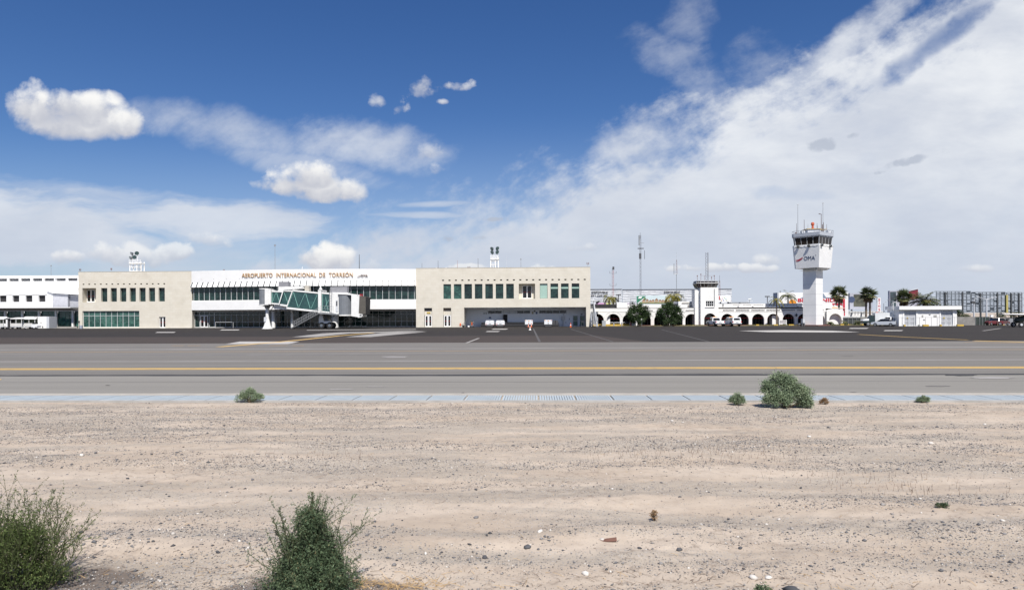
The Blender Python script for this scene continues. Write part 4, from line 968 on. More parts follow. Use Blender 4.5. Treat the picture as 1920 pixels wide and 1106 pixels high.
# cab rotunda, cab and bellows
b = MB(); n = 48; cc = XU(647.3, YJ+1.25); rr = XU(659.4, YJ)-XU(647.5, YJ)+.15; z0, z1 = ZV(647, 590, YJ), ZV(647, 552.2, YJ)
b.loft([[(cc+(rr+(.02 if i % 2 else 0))*math.cos(2*math.pi*i/n), YJ+1.25+(rr+(.02 if i % 2 else 0))*1.15*math.sin(2*math.pi*i/n), z) for i in range(n)] for z in (z0, z1)]); b.build('cab_rotunda', CORR, J)
b = MB(); b.loft([[(cc+rr*1.08*math.cos(2*math.pi*i/n), YJ+1.25+rr*1.25*math.sin(2*math.pi*i/n), z) for i in range(n)] for z in (z1+.003, z1+.14)]); b.build('cab_ring', BRIDGEW, J); b = MB(); b.loft([[(cc+rr*1.08*math.cos(2*math.pi*i/n), YJ+1.25+rr*1.25*math.sin(2*math.pi*i/n), z) for i in range(n)] for z in (z0-.22, z0-.003)]); b.build('cab_ring', BRIDGEW, J)
jbox('cab_roof', [(634, 551.5), (634, 549.7), (666, 551.7), (669.5, 552.6), (669.5, 554.5), (660, 553.3)], BRIDGEW, J, -.2, WJ+.3)
jbox('cab', [(659.3, 592.5), (659.3, 553.2), (674.5, 555.2), (673, 588), (680.5, 589), (680, 593.8), (672.5, 595.6), (671.5, 594.5)], BRIDGEW, J, -.25, WJ+.3)
jbox('cab_bumper', [(674.8, 591.8), (675.3, 589.8), (679, 590.2), (678.6, 592)], DGREY, J, -.3, -.26)
b = MB(); ns = 6
for i in range(ns):
    u0 = 674.6+i*1.9; u1 = u0+1.7
    b.prism(jp([(u0, 587.4+i*.15), (u0, 555.4+i*.1), (u1, 555.2+i*.1), (u1, 587.8+i*.15)]), YJ-.2+.02*i, YJ+WJ+.2)
b.build('bellows', mat('bellows_brown', (.125, .115, .10), .9, .3, 4), J)
jbox('bellows_lip', [(686, 589.5), (686, 557), (687.6, 557.5), (686.6, 590)], BLACK, J, -.2, WJ+.2)
for u in (674.3, 677.6):
    x, z = XU(u, YJ), ZV(u, 551, YJ); MB().tube((x, YJ+.5, z-.45), (x, YJ+.5, z), .1, .1, 10).build('warning_lamp', mat('dark_red_lamp', (.35, .02, .03), .4), J)
# bogie
jbox('bogie_column', [(596.8, 606), (596.3, 598), (599, 588), (603, 588), (605, 599), (606.5, 606)], BRIDGEW, J, .3, WJ-.3)
jbox('bogie_beam', [(597, 606.5), (597, 602), (618, 602), (618, 606.5)], BRIDGEW, J, .35, 1.2)
jbox('bogie_motor', [(606.8, 602.3), (607.5, 590.5), (611, 590.5), (612, 598), (616, 602.3)], DGREY, J, .6, WJ-.4)
for u in (602, 617.2):
    r_ = .58; x = XU(u, YJ)
    for y in (YJ+.1, YJ+WJ-.5):
        w = MB().wheel((x, y+.2, r_), r_, .42).build('wheel', BLACK, J)
        MB().wheel((x, y-.02, r_), r_*.45, .05).build('rim', mat('hub_blue_grey', (.10, .12, .15), .5), w)
# stair
sp = jp([(549.5, 616.5), (548.6, 611.5), (600.5, 584.8), (604.5, 585.2), (604.5, 588.6), (552.5, 616.5)])
b = MB()
for y in (-1.15, -.25):
    a, c = jp([(550, 615.5), (602, 587)]); b.prism([(a[0], a[1]-.08), (a[0], a[1]+.12), (c[0], c[1]+.12), (c[0], c[1]-.12)], YJ+y, YJ+y+.06)
for i in range(22):
    k = (i+.5)/22; x = a[0]+(c[0]-a[0])*k; z = a[1]+(c[1]-a[1])*k; b.box(x-.14, YJ-1.08, z-.02, x+.14, YJ-.26, z+.02)
b.build('stair', mat('stair_grey', (.13, .135, .14), .5, .2, 4), J)
b = MB()
for y in (-1.15, -.22):
    for dz in (.55, 1.05): b.tube((a[0], YJ+y, a[1]+dz), (c[0], YJ+y, c[1]+dz), .028)
    for i in range(9):
        k = i/8; x = a[0]+(c[0]-a[0])*k; z = a[1]+(c[1]-a[1])*k; b.tube((x, YJ+y, z), (x, YJ+y, z+1.05), .028)
b.build('stair_rail', mat('rail_grey', (.28, .29, .30), .5), J)
for x in (a[0]-.1, a[0]+.35): MB().wheel((x, YJ-.7, .13), .13, .8, n=12).build('stair_wheel', BLACK, J)
b = MB(); pr_ = None
for (q0, q1, sag) in (((499, 572), (512, 571), 10), ((641, 590), (670, 593), 6), ((611, 588), (628, 590), 5)):
    pr_ = None
    for i in range(9):
        k = i/8; u = q0[0]+(q1[0]-q0[0])*k; v = q0[1]+(q1[1]-q0[1])*k+sag*4*k*(1-k); p = jp([(u, v)])[0]; p = (p[0], YJ+.3, p[1])
        if pr_: b.tube(pr_, p, .06, .06, 6)
        pr_ = p
b.build('cable_loop', BLACK, J)
a, c = jp([(505, 574), (540, 578)]); MB().prism(jp([(507, 574.5), (508.5, 571.5), (537, 575.5), (556, 580.5), (556, 582), (525, 580), (512, 579.6)]), YJ+.9, YJ+1.7).build('floor_beam', BRIDGEW, J)
# ================================================================== OLD ARCADED TERMINAL
YA = 139.5
OT = thing('arcade_building', 'long low white building with a row of round arches and a red brick base', 'building', (XU(1400, YA), YA+6, 0))
zgr = ZV(1330, 611.0, YA)      # brick terrace level
arches = []                    # (u0,u1,vtop)
for u0, u1 in ((1108.5, 1132.0), (1137.3, 1162.3), (1167.2, 1192), (1196, 1220.2), (1226.4, 1251), (1255.5, 1279.8), (1284.7, 1308.0)): arches.append((u0, u1, 588.4, 1))
arr2 = [(1352.1, 1374.8), (1381, 1403.9), (1409.9, 1432.8), (1438.4, 1461), (1467.2, 1489.8), (1495.6, 1518), (1523.8, 1546)]
for u0, u1 in arr2: arches.append((u0, u1, 588.2, 1))
def arch_wall(b, xa, xb, z0, z1, y, AR, dep, n=14):
    """wall in the x,z plane with round headed openings; AR = [(x0,x1,zspring,ztop)]"""
    AR = sorted(AR); cur = xa
    for (x0, x1, zs, zt) in AR:
        if x0 > cur: b.quad((cur, y, z0), (x0, y, z0), (x0, y, z1), (cur, y, z1))
        c = (x0+x1)/2; r = (x1-x0)/2; pts = [(x0, z0), ]+[(c-r*math.cos(math.pi*i/n), zs+(zt-zs)*math.sin(math.pi*i/n)) for i in range(n+1)]+[(x1, z0)]
        for i in range(1, n+1):
            p, q = pts[i], pts[i+1]; b.quad((p[0], y, p[1]), (q[0], y, q[1]), (q[0], y, z1), (p[0], y, z1))
        for i in range(len(pts)-1):
            p, q = pts[i], pts[i+1]; b.quad((p[0], y, p[1]), (p[0], y+dep, p[1]), (q[0], y+dep, q[1]), (q[0], y, q[1]))
        cur = x1
    if cur < xb: b.quad((cur, y, z0), (xb, y, z0), (xb, y, z1), (cur, y, z1))
    return b
def AX(lst, Y): return [(XU(a, Y), XU(b, Y), ZV((a+b)/2, v+ (b-a)/2*.98, Y), ZV((a+b)/2, v, Y)) for a, b, v, _ in lst]
zl = ZV(1250, 578.0, YA)
AL = AX(arches[:7], YA); AR_ = AX(arches[7:], YA)
x0, x1 = XU(1100, YA), XU(1311, YA)
b = MB(); arch_wall(b, x0, x1, 0, zl, YA, AL, .55); b.quad((x0, YA, zl), (x1, YA, zl), (x1, YA+9, zl), (x0, YA+9, zl)); b.quad((x0, YA+9, 0), (x0, YA, 0), (x0, YA, zl), (x0, YA+9, zl)); b.build('left_arcade_wall', OLDWHITE, OT)
zr_ = ZV(1440, 578.6, YA); x2, x3 = XU(1345.5, YA), XU(1548, YA)
b = MB(); arch_wall(b, x2, x3, 0, zr_, YA, AR_, .55); b.quad((x2, YA, zr_), (x3, YA, zr_), (x3, YA+4, zr_), (x2, YA+4, zr_)); b.build('right_arcade_wall', OLDWHITE, OT)
# end bay with its blind arch and curved gable
x4, x5 = XU(1548.5, YA), XU(1580.5, YA); blind = [(XU(1553.2, YA), XU(1576.3, YA), ZV(1565, 599.5, YA), ZV(1565, 588, YA))]
zg = ZV(1565, 583, YA)
b = MB(); arch_wall(b, x4, x5, 0, zg, YA-.35, blind, .8)
pts = [(x4, zg)]+[(x4+(x5-x4)*i/12, zg+.45*math.sin(math.pi*i/12)) for i in range(1, 12)]+[(x5, zg)]
b.prism(pts[::-1], YA-.35, YA+3); b.quad((x4, YA+8, 0), (x4, YA-.35, 0), (x4, YA-.35, zg), (x4, YA+8, zg)); b.quad((x5, YA-.35, 0), (x5, YA+8, 0), (x5, YA+8, zg), (x5, YA-.35, zg))
b.quad((x4, YA+.45, 0), (x5, YA+.45, 0), (x5, YA+.45, zg), (x4, YA+.45, zg)); b.build('end_bay', OLDWHITE, OT)
MB().box(XU(1540, YA), YA+.5, zr_-.01, XU(1586, YA), YA+6, ZV(1560, 577.5, YA)).build('rear_wall', OLDWHITE, OT)
MB().tube((XU(1547.3, YA), YA-.15, .3), (XU(1547.3, YA), YA-.15, ZV(1547, 585, YA)), .09).build('downpipe', GREY, OT)
# arch surrounds: raised curved bands
b = MB()
for (a, c, zs, zt) in [AL[1], AL[3], AL[5]]:
    m_ = (a+c)/2; r0 = (c-a)/2; pr_ = None
    for i in range(13):
        t = math.pi*(.12+.76*i/12); p = (m_-r0*1.5*math.cos(t), YA-.02, zs-.15+(zt-zs)*1.5*math.sin(t))
        if pr_: b.bar(pr_, p, .05)
        pr_ = p
b.build('arch_moulding', OLDWHITE, OT)
# dim loggia behind the arches: back wall with glazed doors and a red rail
yi = YA+4.5
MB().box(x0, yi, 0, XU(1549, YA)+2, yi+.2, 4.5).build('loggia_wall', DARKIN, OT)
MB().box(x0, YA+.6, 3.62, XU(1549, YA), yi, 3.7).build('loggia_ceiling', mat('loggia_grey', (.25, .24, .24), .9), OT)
rr_ = MB()
for (a, c, zs, zt) in AL+AR_:
    ctr = (a+c)/2
    b = MB(); w = c-a
    for k in range(5): b.box(a+w*k/4-.03+.4, YA+2.6, .25, a+w*k/4+.03+.4, YA+2.68, 3.3)
    b.box(a, YA+2.6, 2.35, c+1, YA+2.67, 2.42)
    b.build('glazed_screen', mat('screen_grey', (.16, .165, .17), .5), OT)
    if abs(ctr-(AL[0][0]+AL[0][1])/2) < 1 or ctr > AR_[0][0]-1 or abs(ctr-(AL[1][0]+AL[1][1])/2) < 1: rr_.box(a, YA+2.5, 1.42, c+.9, YA+2.58, 1.55)
rr_.build('red_rail', RED, OT)
w_ = MB()
for k, (a, c) in enumerate(((AL[1][0], AL[1][0]+.75), (AR_[3][1]-1.2, AR_[3][1]-.1))): w_.box(a, YA+.6, .1, c, YA+2.6, 2.0 if k else 3.2)
w_.build('white_partition', OLDWHITE, OT)
# brick red base and terrace edge
b = MB(); b.box(XU(1195, YA), YA-1.6, -.02, XU(1592, YA), YA-.02 if False else YA-.004, .16); b.build('brick_terrace', BRICKRED, OT)
# upper set back storey on the right wing with its parapet openwork
y2 = YA+4.2; zu = ZV(1440, 569.3, y2); xa2, xb2 = XU(1347, y2), XU(1560, y2)
hs = []; zp0, zp1 = ZV(1440, 572.9, y2), ZV(1440, 571.0, y2)
for (ua, ub, nn) in ((1374, 1387, 8), (1393, 1409, 9), (1413, 1432, 11), (1436, 1462, 14), (1467, 1495, 14), (1500, 1506, 4)):
    for k in range(nn):
        a = ua+(ub-ua)*k/nn; hs.append((XU(a, y2), zp0, XU(a+(ub-ua)/nn*.55, y2), zp1, .25))
b = MB().wall(xa2, xb2, zr_-.1, zu, y2, hs, .25); b.shell(xa2, xb2, y2+.5, y2+9, zr_-.1, zu-.01); b.build('upper_wall', OLDWHITE, OT)
MB().box(xa2, y2+.26, zp0-.2, xb2, y2+.3, zp1+.2).build('parapet_back', GREY, OT)
# first parapet: openwork groups standing proud of the arcade wall
zq0, zq1 = ZV(1440, 582.6, YA), ZV(1440, 580.0, YA)
b = MB(); bk = MB()
for (ua, ub) in ((1355, 1376), (1379.6, 1405), (1408.6, 1433.6), (1437, 1462.5), (1466, 1490.5), (1494.5, 1506), (1541, 1545), (1285.5, 1304), (1176, 1196), (1212, 1224)):
    n = max(3, int((ub-ua)/2.6)); xa_, xb_ = XU(ua, YA), XU(ub, YA)
    if ua < 1310 and ua != 1285.5: mz = .5
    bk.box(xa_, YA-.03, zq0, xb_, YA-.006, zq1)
    for k in range(n):
        cxk = xa_+(xb_-xa_)*(k+.5)/n; r = (xb_-xa_)/n*.5
        ring = MB(); pr_ = None
        for i in range(9):
            t = 2*math.pi*i/8; p = (cxk+r*.92*math.cos(t), YA-.06, (zq0+zq1)/2+(zq1-zq0)*.48*math.sin(t))
            if pr_: b.bar(pr_, p, .035)
            pr_ = p
b.build('parapet_tracery', OLDWHITE, OT); bk.build('tracery_painted_shade', mat('tracery_back', (.20, .19, .18), .9), OT)  # solid dark strip behind the tracery; its colour stands in for shade in the openings
MB().box(x0, YA-.05, ZV(1250, 584.2, YA), x1-.02, YA-.004, ZV(1250, 583.8, YA)).build('string_course', OLDWHITE, OT)
MB().box(x2+.02, YA-.052, ZV(1440, 584.4, YA), x3, YA-.004, ZV(1440, 584.0, YA)).build('string_course', OLDWHITE, OT)
b = MB()
for u, v in ((1411, 575.5), (1384, 575.5), (1439, 575.5), (1466, 575.5), (1495, 575.5), (1355.5, 571.3)):
    x, z = XU(u, y2), ZV(u, v, y2); b.box(x-.12, y2-.22, z-.1, x+.12, y2-.004, z+.16); b.tube((x, y2-.15, z-.1), (x+.15, y2-.3, z-.28), .05)
b.build('wall_lamp', GREY, OT)
x, z = XU(1492.5, YA), ZV(1492.5, 590.5, YA); MB().lathe((x, YA-.2, z-.3), [(.05, 0), (.22, .15), (.22, .35), (.12, .5), (.03, .65)], 8).build('bell', DGREY, OT)
# plain parapet blocks of the left wing
for u0, u1, v in ((1157, 1176, 567.5), (1176.5, 1240, 570.5), (1272, 1303, 565.0)):
    y = YA+2.5; b = MB().box(XU(u0, y), y, zl-.05, XU(u1, y), y+5, ZV((u0+u1)/2, v, y)); b.build('roof_block', OLDWHITE, OT)
y = YA+2.4; b = MB()
for k in range(14): b.box(XU(1278.5+k*1.7, y), y-.05, ZV(1290, 568.9, y), XU(1279.6+k*1.7, y), y+.05, ZV(1290, 567.2, y))
for u in (1289.5, 1293.5):
    for v in (573, 576.6): b.box(XU(u, y), y-.08, ZV(u, v+1.2, y), XU(u+2.2, y), y+.05, ZV(u, v-1.2, y))
b.build('vent_block', mat('tan_grey', (.3, .28, .25), .8), OT)
b = MB()
for u0, u1, v0, v1 in ((1374, 1388, 569, 566.4), (1392.5, 1408, 569, 566.2), (1281, 1290, 565, 562), (1300, 1306, 576.5, 570)): b.box(XU(u0, y2), y2+1.5, ZV(u0, v0+2, y2), XU(u1, y2), y2+3, ZV(u0, v1, y2))
b.build('air_unit', GREY, OT)
b = MB(); p = [PX([(u, v)], y2+2)[0] for u, v in ((1405.5, 569), (1405.5, 559.6), (1402.8, 561.2), (1409, 560.2), (1411.3, 564.4), (1400.5, 565.2))]
b.tube((p[0][0], y2+2, p[0][1]), (p[1][0], y2+2, p[1][1]), .05); b.tube((p[2][0], y2+2, p[2][1]), (p[3][0], y2+2, p[3][1]), .09); b.tube((p[4][0], y2+2, p[4][1]), (p[5][0], y2+2, p[5][1]), .035); b.build('weather_vane', GREY, OT)
# ---- old control tower
YO = 138.2
TO = thing('old_control_tower', 'square white old control tower with a brown glass cab, rising from the arcade', 'tower', (XU(1330, YO), YO+2.3, 0))
xa, xb = XU(1313.6, YO), XU(1347, YO); zt = ZV(1330, 539.2, YO)
win = (XU(1323.2, YO), ZV(1330, 574.5, YO), XU(1338, YO), ZV(1330, 564.3, YO), .15)
b = MB(); ar = AX([(1320.2, 1342.6, 587.3, 1)], YO)
zm = ar[0][3]+.5
arch_wall(b, xa, xb, 0, zm, YO, ar, .5); b.wall(xa, xb, zm, zt, YO, [win], .15); b.shell(xa, xb, YO, YO+4.2, 0, zt); b.build('shaft', OLDWHITE, TO)
MB().box(ar[0][0]-.3, YO+1.5, .1, ar[0][1]+.3, YO+1.6, 3.3).build('arch_glazing', GLASSD, TO)
MB().box(ar[0][0], YO+.7, 1.45, ar[0][1], YO+.78, 1.58).build('red_rail', RED, TO)
window(TO, win[0], win[1], win[2], win[3], YO+.13, 4, ((win[1]+win[3])/2,), .05, GLASSD, WHITE)
MB().box(win[0]-.15, YO-.15, win[1]-.18, win[2]+.15, YO-.004, win[1]-.05).build('sill', OLDWHITE, TO)
MB().tube((XU(1339.5, YO), YO-.08, ZV(1340, 575, YO)), (XU(1339.5, YO), YO-.08, ZV(1340, 541.5, YO)), .06).build('downpipe', GREY, TO)
xs_ = xa-.95; MB().box(xs_, YO+.9, 0, xa-.003, YO+3.6, zt-.4).build('side_shaft', OLDWHITE, TO)
cxo = (xa+xb)/2-.25; cyo = YO+2.2; hw = (xb-xa)/2+.1
def sq8(h, z, ch=.28): 
    c = h*(1-ch); return [(cxo+x, cyo+y, z) for x, y in ((-c, -h), (c, -h), (h, -c), (h, c), (c, h), (-c, h), (-h, c), (-h, -c))]
z0, z1, z2, z3 = zt, ZV(1330, 531, YO), ZV(1330, 530.2, YO), ZV(1330, 526.9, YO)
MB().loft([sq8(hw*.97, z0+.02), sq8(hw*1.17, z1)]).build('cab_glass', BRONZE, TO)
MB().loft([sq8(hw*1.2, z1+.003), sq8(hw*1.2, z2)]).build('cab_ledge', OLDWHITE, TO)
MB().loft([sq8(hw*1.12, z2+.003), sq8(hw*1.08, z3)]).build('upper_glass', BRONZE, TO)
b = MB(); lo, hi, u_, t_ = sq8(hw*.985, z0+.02), sq8(hw*1.185, z1), sq8(hw*1.14, z2), sq8(hw*1.1, z3)
for A, B in ((lo, hi), (u_, t_)):
    for i in range(8):
        b.bar(A[i], B[i], .06)
        nn = 3 if i % 2 == 0 else 1
        for k in range(1, nn+1):
            q = k/(nn+1); pa = Vector(A[i]).lerp(Vector(A[(i+1) % 8]), q); pb = Vector(B[i]).lerp(Vector(B[(i+1) % 8]), q); b.bar(pa, pb, .05)
        b.bar(B[i], B[(i+1) % 8], .05); b.bar(A[i], A[(i+1) % 8], .06)
b.build('cab_frame', mat('cab_frame_grey', (.40, .40, .39), .5), TO)
MB().loft([sq8(hw*1.11, z3+.003), sq8(hw*1.11, z3+.12)]).build('cab_roof', GREYW, TO)
b = MB()
for du, hgt, col in ((-17, 1.0, 0), (-10.5, 1.3, 0), (9, .7, 0), (14, 1.0, 0)):
    x = cxo+du*.11; b.tube((x, cyo-1, z3), (x, cyo-1, z3+hgt), .035); b.box(x-.08, cyo-1.08, z3+hgt, x+.08, cyo-.92, z3+hgt+.22)
b.tube((cxo-.2, cyo, z3+.1), (cxo-.2, cyo, z3+1.2), .03); b.tube((cxo-.9, cyo, z3+1.2), (cxo+1.9, cyo, z3+1.2), .02); b.build('roof_lamps', mat('lamp_brown', (.18, .09, .08), .6), TO)
def lattice(u, v0, v1, Y, w, m_, label, step=.9, extra=(), w1=None, legs=True):
    x = XU(u, Y); z0, z1 = ZV(u, v0, Y), ZV(u, v1, Y); w1 = w1 or w
    t = thing('radio_mast', label, 'mast', (x, Y, z0)); b = MB()
    n = max(2, int((z1-z0)/step)); r_ = .022 if w < .5 else .03
    def pt(i, k):
        q = i/n; ww = w+(w1-w)*q; a = 2*math.pi*k/3+.5; return (x+ww*.58*math.cos(a), Y+ww*.58*math.sin(a), z0+(z1-z0)*q)
    for k in range(3):
        b.tube(pt(0, k), pt(n, k), r_, r_, 4)
        for i in range(n): b.tube(pt(i, k), pt(i+1, (k+1) % 3), r_*.6, r_*.6, 3)
    b.build('lattice', m_, t)
    for nm, bb, mm in extra: bb.build(nm, mm, t)
    return t
LG = mat('mast_grey', (.20, .205, .225), .5, .1, 2)
def at_(u, v, Y): return XU(u, Y), ZV(u, v, Y)
Ym = 165
x, z = at_(1201, 479, Ym); e1 = MB().box(x-.28, Ym-.2, z-.8, x+.22, Ym+.2, z+.5); e1.tube((x, Ym, z+3), (x+.9, Ym, z+3), .03); e1.tube((x+1.0, Ym, z-.9), (x+1.0, Ym, z+1.2), .05); e1.box(x-.6, Ym-.3, z+1.6, x+.8, Ym+.3, z+1.75)
x2_, z2_ = at_(1201, 436.5, Ym); e2 = MB().tube((x2_, Ym, z2_-1.5), (x2_, Ym, z2_), .05); e2.tube((x2_-.28, Ym, z2_-3), (x2_-.28, Ym, z2_-.6), .12)
lattice(1201.2, 575, 441, Ym, .36, LG, 'tallest grey lattice mast, between the stone wing and the two round trees', .9, (('equipment_box', e1, DGREY), ('aerial', e2, GREY)))
Ym = 170; x, z = at_(1268.6, 514, Ym); e1 = MB().tube((x-.6, Ym, z), (x+.3, Ym, z), .05); e1.tube((x-.6, Ym, z), (x-.6, Ym, z+2.6), .07); e1.tube((x, Ym, z-6), (x, Ym, z), .06)
x2_, z2_ = at_(1269, 473, Ym); x3_, z3_ = at_(1269, 487, Ym); e2 = MB().tube((x3_, Ym, z3_), (x2_, Ym, z2_), .03)
lattice(1269, 514, 487, Ym, .42, mat('mast_red', (.30, .22, .22), .6), 'thin mast with a pointed tip above the round tree on the right', .7, (('side_aerial', e1, GREY), ('whip', e2, GREYW)), .12)
lattice(1326.2, 528, 473.5, YO+2.2, .55, LG, 'grey lattice mast standing on the cab roof of the old tower', .55)
Ym = 175; x, z = at_(1349.3, 525, Ym); e = MB().tube((x, Ym, z-.5), (x, Ym, z+1.2), .04)
lattice(1349.3, 560, 526, Ym, .5, mat('mast_red', (.3, .22, .22)), 'short thin mast behind the old tower, over the striped board', .8, (('whip', e, GREY),), .3)
Ym = 160; rw = mat('mast_red_white', (.55, .50, .50), .6, col2=(.45, .13, .12), var=.1, vs=.25)
x, z = at_(1150, 504, Ym); e = MB().box(x-.15, Ym-.1, z-.2, x+.25, Ym+.2, z+.5)
for v, w in ((512.5, .75), (535.5, .72)):
    xx, zz = at_(1149.5, v, Ym); e.tube((xx-w, Ym, zz), (xx+w, Ym, zz), .03)
    for s in (-w, w): e.tube((xx+s, Ym, zz), (xx+s, Ym, zz+.5), .03)
xx, zz = at_(1148, 502.5, Ym); e.tube((xx, Ym, zz-.6), (xx, Ym, zz), .03)
lattice(1149.5, 580, 506, Ym, .40, rw, 'red and white weather mast with short cross arms beside the yellow palm', .7, (('instrument', e, DGREY),))
def tpost(u, v0, v1, Y, label, w=.9):
    x = XU(u, Y); z0, z1 = ZV(u, v0, Y), ZV(u, v1, Y); t = thing('roof_light_pole', label, 'lamp post', (x, Y, z0))
    MB().tube((x, Y, z0), (x, Y, z1), .09, .09, 8).build('pole', DGREY, t); MB().box(x-w/2-.1, Y-.3, z1, x+w/2+.1, Y+.3, z1+.22).build('lamp_head', DGREY, t); return t
tpost(1159.7, 566, 553.6, 156, 'dark T shaped lamp pole between the red white mast and the tallest mast')
tpost(1438.8, 568.5, 556.8, 153, 'dark T shaped lamp pole on the arcade roof left of the main tower', .7)
for u, v0, v1, lb in ((1183, 567, 559, 'thin pipe post with a small box on the roof, left of the housing billboard'), (1187, 568, 564, 'short cluster of pipes on the roof beside the housing billboard')):
    x, z0 = at_(u, v0, 153); z1 = ZV(u, v1, 153); b = MB().tube((x, 153, z0-1), (x, 153, z1), .06); b.box(x-.3, 152.9, z0-.6, x+.4, 153.2, z0+.1); tag(b.build('roof_pipe', GREY), lb, 'pipe')
# ================================================================== MAIN CONTROL TOWER
YT = 134.5; XT = XU(1524.2, YT)
C1 = thing('control_tower', 'tall white control tower with a dark glass cab and airport logo', 'tower', (XT, YT, 0))
th = R(50)                            # logo face normal, from -Y towards -X
n1 = Vector((-math.sin(th), -math.cos(th), 0)); r1 = Vector((math.cos(th), -math.sin(th), 0))   # r1: to the right along the logo face
n2 = r1
def tring(s, z, ch=.0, sh=0.0):
    h = s/2; c = ch*s
    pts = []
    # start at the front corner (between logo face and right face), go round; corners other than the front one are cut
    cor = [(h, h), (h, -h), (-h, -h), (-h, h)]      # (along r1, along n1)
    out = []
    for i, (a, b_) in enumerate(cor):
        if i == 0 or ch == 0: out.append((a, b_))
        else:
            pa = cor[i-1]; pb = cor[(i+1) % 4]
            da = (pa[0]-a, pa[1]-b_); db = (pb[0]-a, pb[1]-b_); la = math.hypot(*da); lb = math.hypot(*db)
            out.append((a+da[0]/la*c, b_+da[1]/la*c)); out.append((a+db[0]/lb*c, b_+db[1]/lb*c))
    return [tuple(Vector((XT, YT, z))+r1*a+n1*b_) for a, b_ in out]
zh0 = ZV(1524, 507.2, YT); zh1 = ZV(1524, 503.6, YT); zl_ = ZV(1524, 463.5, YT); zl2 = ZV(1524, 460.6, YT); zw1 = ZV(1524, 447.2, YT); zf1 = ZV(1524, 438.6, YT)
S = 2.62
MB().loft([tring(S, 0), tring(S, zh0+.3)][::1]).build('shaft', mat('tower_white', (.83, .83, .82), .7, .06, .7), C1)
b = MB()
for v in (533.5, 552, 571.5, 591.5):
    z = ZV(1524, v, YT); b.loft([tring(S+.012, z), tring(S+.012, z+.035)])
b.build('joint_line', mat('joint_grey', (.42, .43, .44), .8), C1)
MB().loft([tring(3.6, zh0), tring(5.1, zh1, .10)]).build('head_base', MATS['tower_white'], C1)
MB().loft([tring(5.1, zh1+.003, .10), tring(5.78, zl_, .12)]).build('head', MATS['tower_white'], C1)
MB().loft([tring(5.78, zl_+.003, .12), tring(5.74, zl2, .12)]).build('ledge', MATS['tower_white'], C1)
MB().loft([tring(5.2, zl2-.1, .12), tring(5.5, zw1, .12)]).build('cab_glass', BRONZE, C1)
A, B = tring(5.24, zl2-.05, .12), tring(5.54, zw1, .12); b = MB()
for i in range(len(A)):
    j = (i+1) % len(A); L = (Vector(A[i])-Vector(A[j])).length; n = 4 if L > 2.5 else 1
    for k in range(n):
        q = k/n; b.bar(Vector(A[i]).lerp(Vector(A[j]), q), Vector(B[i]).lerp(Vector(B[j]), q), .055 if k else .09)
    b.bar(A[i], A[j], .09)
b.build('cab_mullion', GREYW, C1)
MB().loft([tring(5.62, zw1+.003, .12), tring(5.98, zw1+.25, .12), tring(6.0, zf1, .12)]).build('cab_roof', mat('fascia_blue_grey', (.42, .45, .50), .6), C1)
b = MB(); A = tring(5.9, zf1, .12)
for i in range(len(A)):
    j = (i+1) % len(A); L = (Vector(A[i])-Vector(A[j])).length; n = 5 if L > 2.5 else 1
    for k in range(n):
        p = Vector(A[i]).lerp(Vector(A[j]), k/n); b.tube(p, p+Vector((0, 0, .5)), .025)
    b.tube(Vector(A[i])+Vector((0, 0, .5)), Vector(A[j])+Vector((0, 0, .5)), .025)
b.build('roof_rail', GREY, C1)
b = MB(); 
zz = zf1
b.box(XT-1.4, YT-1.2, zz, XT+.9, YT+1.2, zz+.75); b.build('roof_hut', GREYW, C1)
b = MB(); b.box(XT-1.6, YT-1.4, zz+.753, XT+1.1, YT+1.3, zz+.87); b.box(XT+1.1, YT-.5, zz+.75, XT+2.5, YT+.3, zz+.86); b.build('walkway', mat('ochre_deck', (.42, .30, .12), .7), C1)
MB().lathe((XT-.1, YT-.3, zz+.87), [(.28, 0), (.22, .1), (.18, .7), (.27, .8), (.32, 1.0), (.27, 1.25), (.10, 1.35)], 14).build('beacon', mat('beacon_orange', (.48, .10, .045), .6), C1)
def tw_ant(u, v0, v1, r, ex=None, m_=GREY, dy=0):
    x = XU(u, YT+dy); b = MB().tube((x, YT+dy, ZV(u, v0, YT+dy)), (x, YT+dy, ZV(u, v1, YT+dy)), r, r*.55, 5)
    if ex == 'tip': b.tube((x-.22, YT+dy, ZV(u, v1, YT)-.02), (x+.22, YT+dy, ZV(u, v1, YT)-.02), .035)
    if ex == 'vane': b.tube((x-.45, YT+dy, ZV(u, v1, YT)+.12), (x+.15, YT+dy, ZV(u, v1, YT)-.02), .09, .03)
    b.build('antenna', m_, C1)
tw_ant(1496.6, 438, 383.5, .05, 'tip'); tw_ant(1543.7, 438, 379.5, .05, 'tip', GREY, 1); tw_ant(1540.5, 438, 402, .08, 'vane', mat('ant_dark', (.12, .08, .08), .6)); tw_ant(1508.5, 436, 412, .06, None, MATS['ant_dark'])
tw_ant(1494.3, 438, 419, .05, None, MATS['ant_dark']); tw_ant(1532.6, 436, 418.5, .05, None, MATS['ant_dark']); tw_ant(1515.5, 436, 420, .035); tw_ant(1527.5, 434, 427, .035); tw_ant(1533.3, 437, 423, .04)
tw_ant(1550.7, 437, 420.5, .05, None, MATS['ant_dark']); tw_ant(1542.8, 438, 421, .1, None, MATS['ant_dark'], 1); tw_ant(1544.6, 438, 417, .07, None, MATS['ant_dark'], 1)
tw_ant(1492.5, 438, 435.5, .14, None, MATS['ant_dark'], -2); tw_ant(1560.3, 439, 436, .14, None, MATS['ant_dark'], 0)
for u0, u1 in ((1498, 1504), (1546, 1552)): MB().box(XU(u0, YT), YT-1.6, zz, XU(u1, YT), YT-.8, zz+.45).build('roof_box', GREYW, C1)
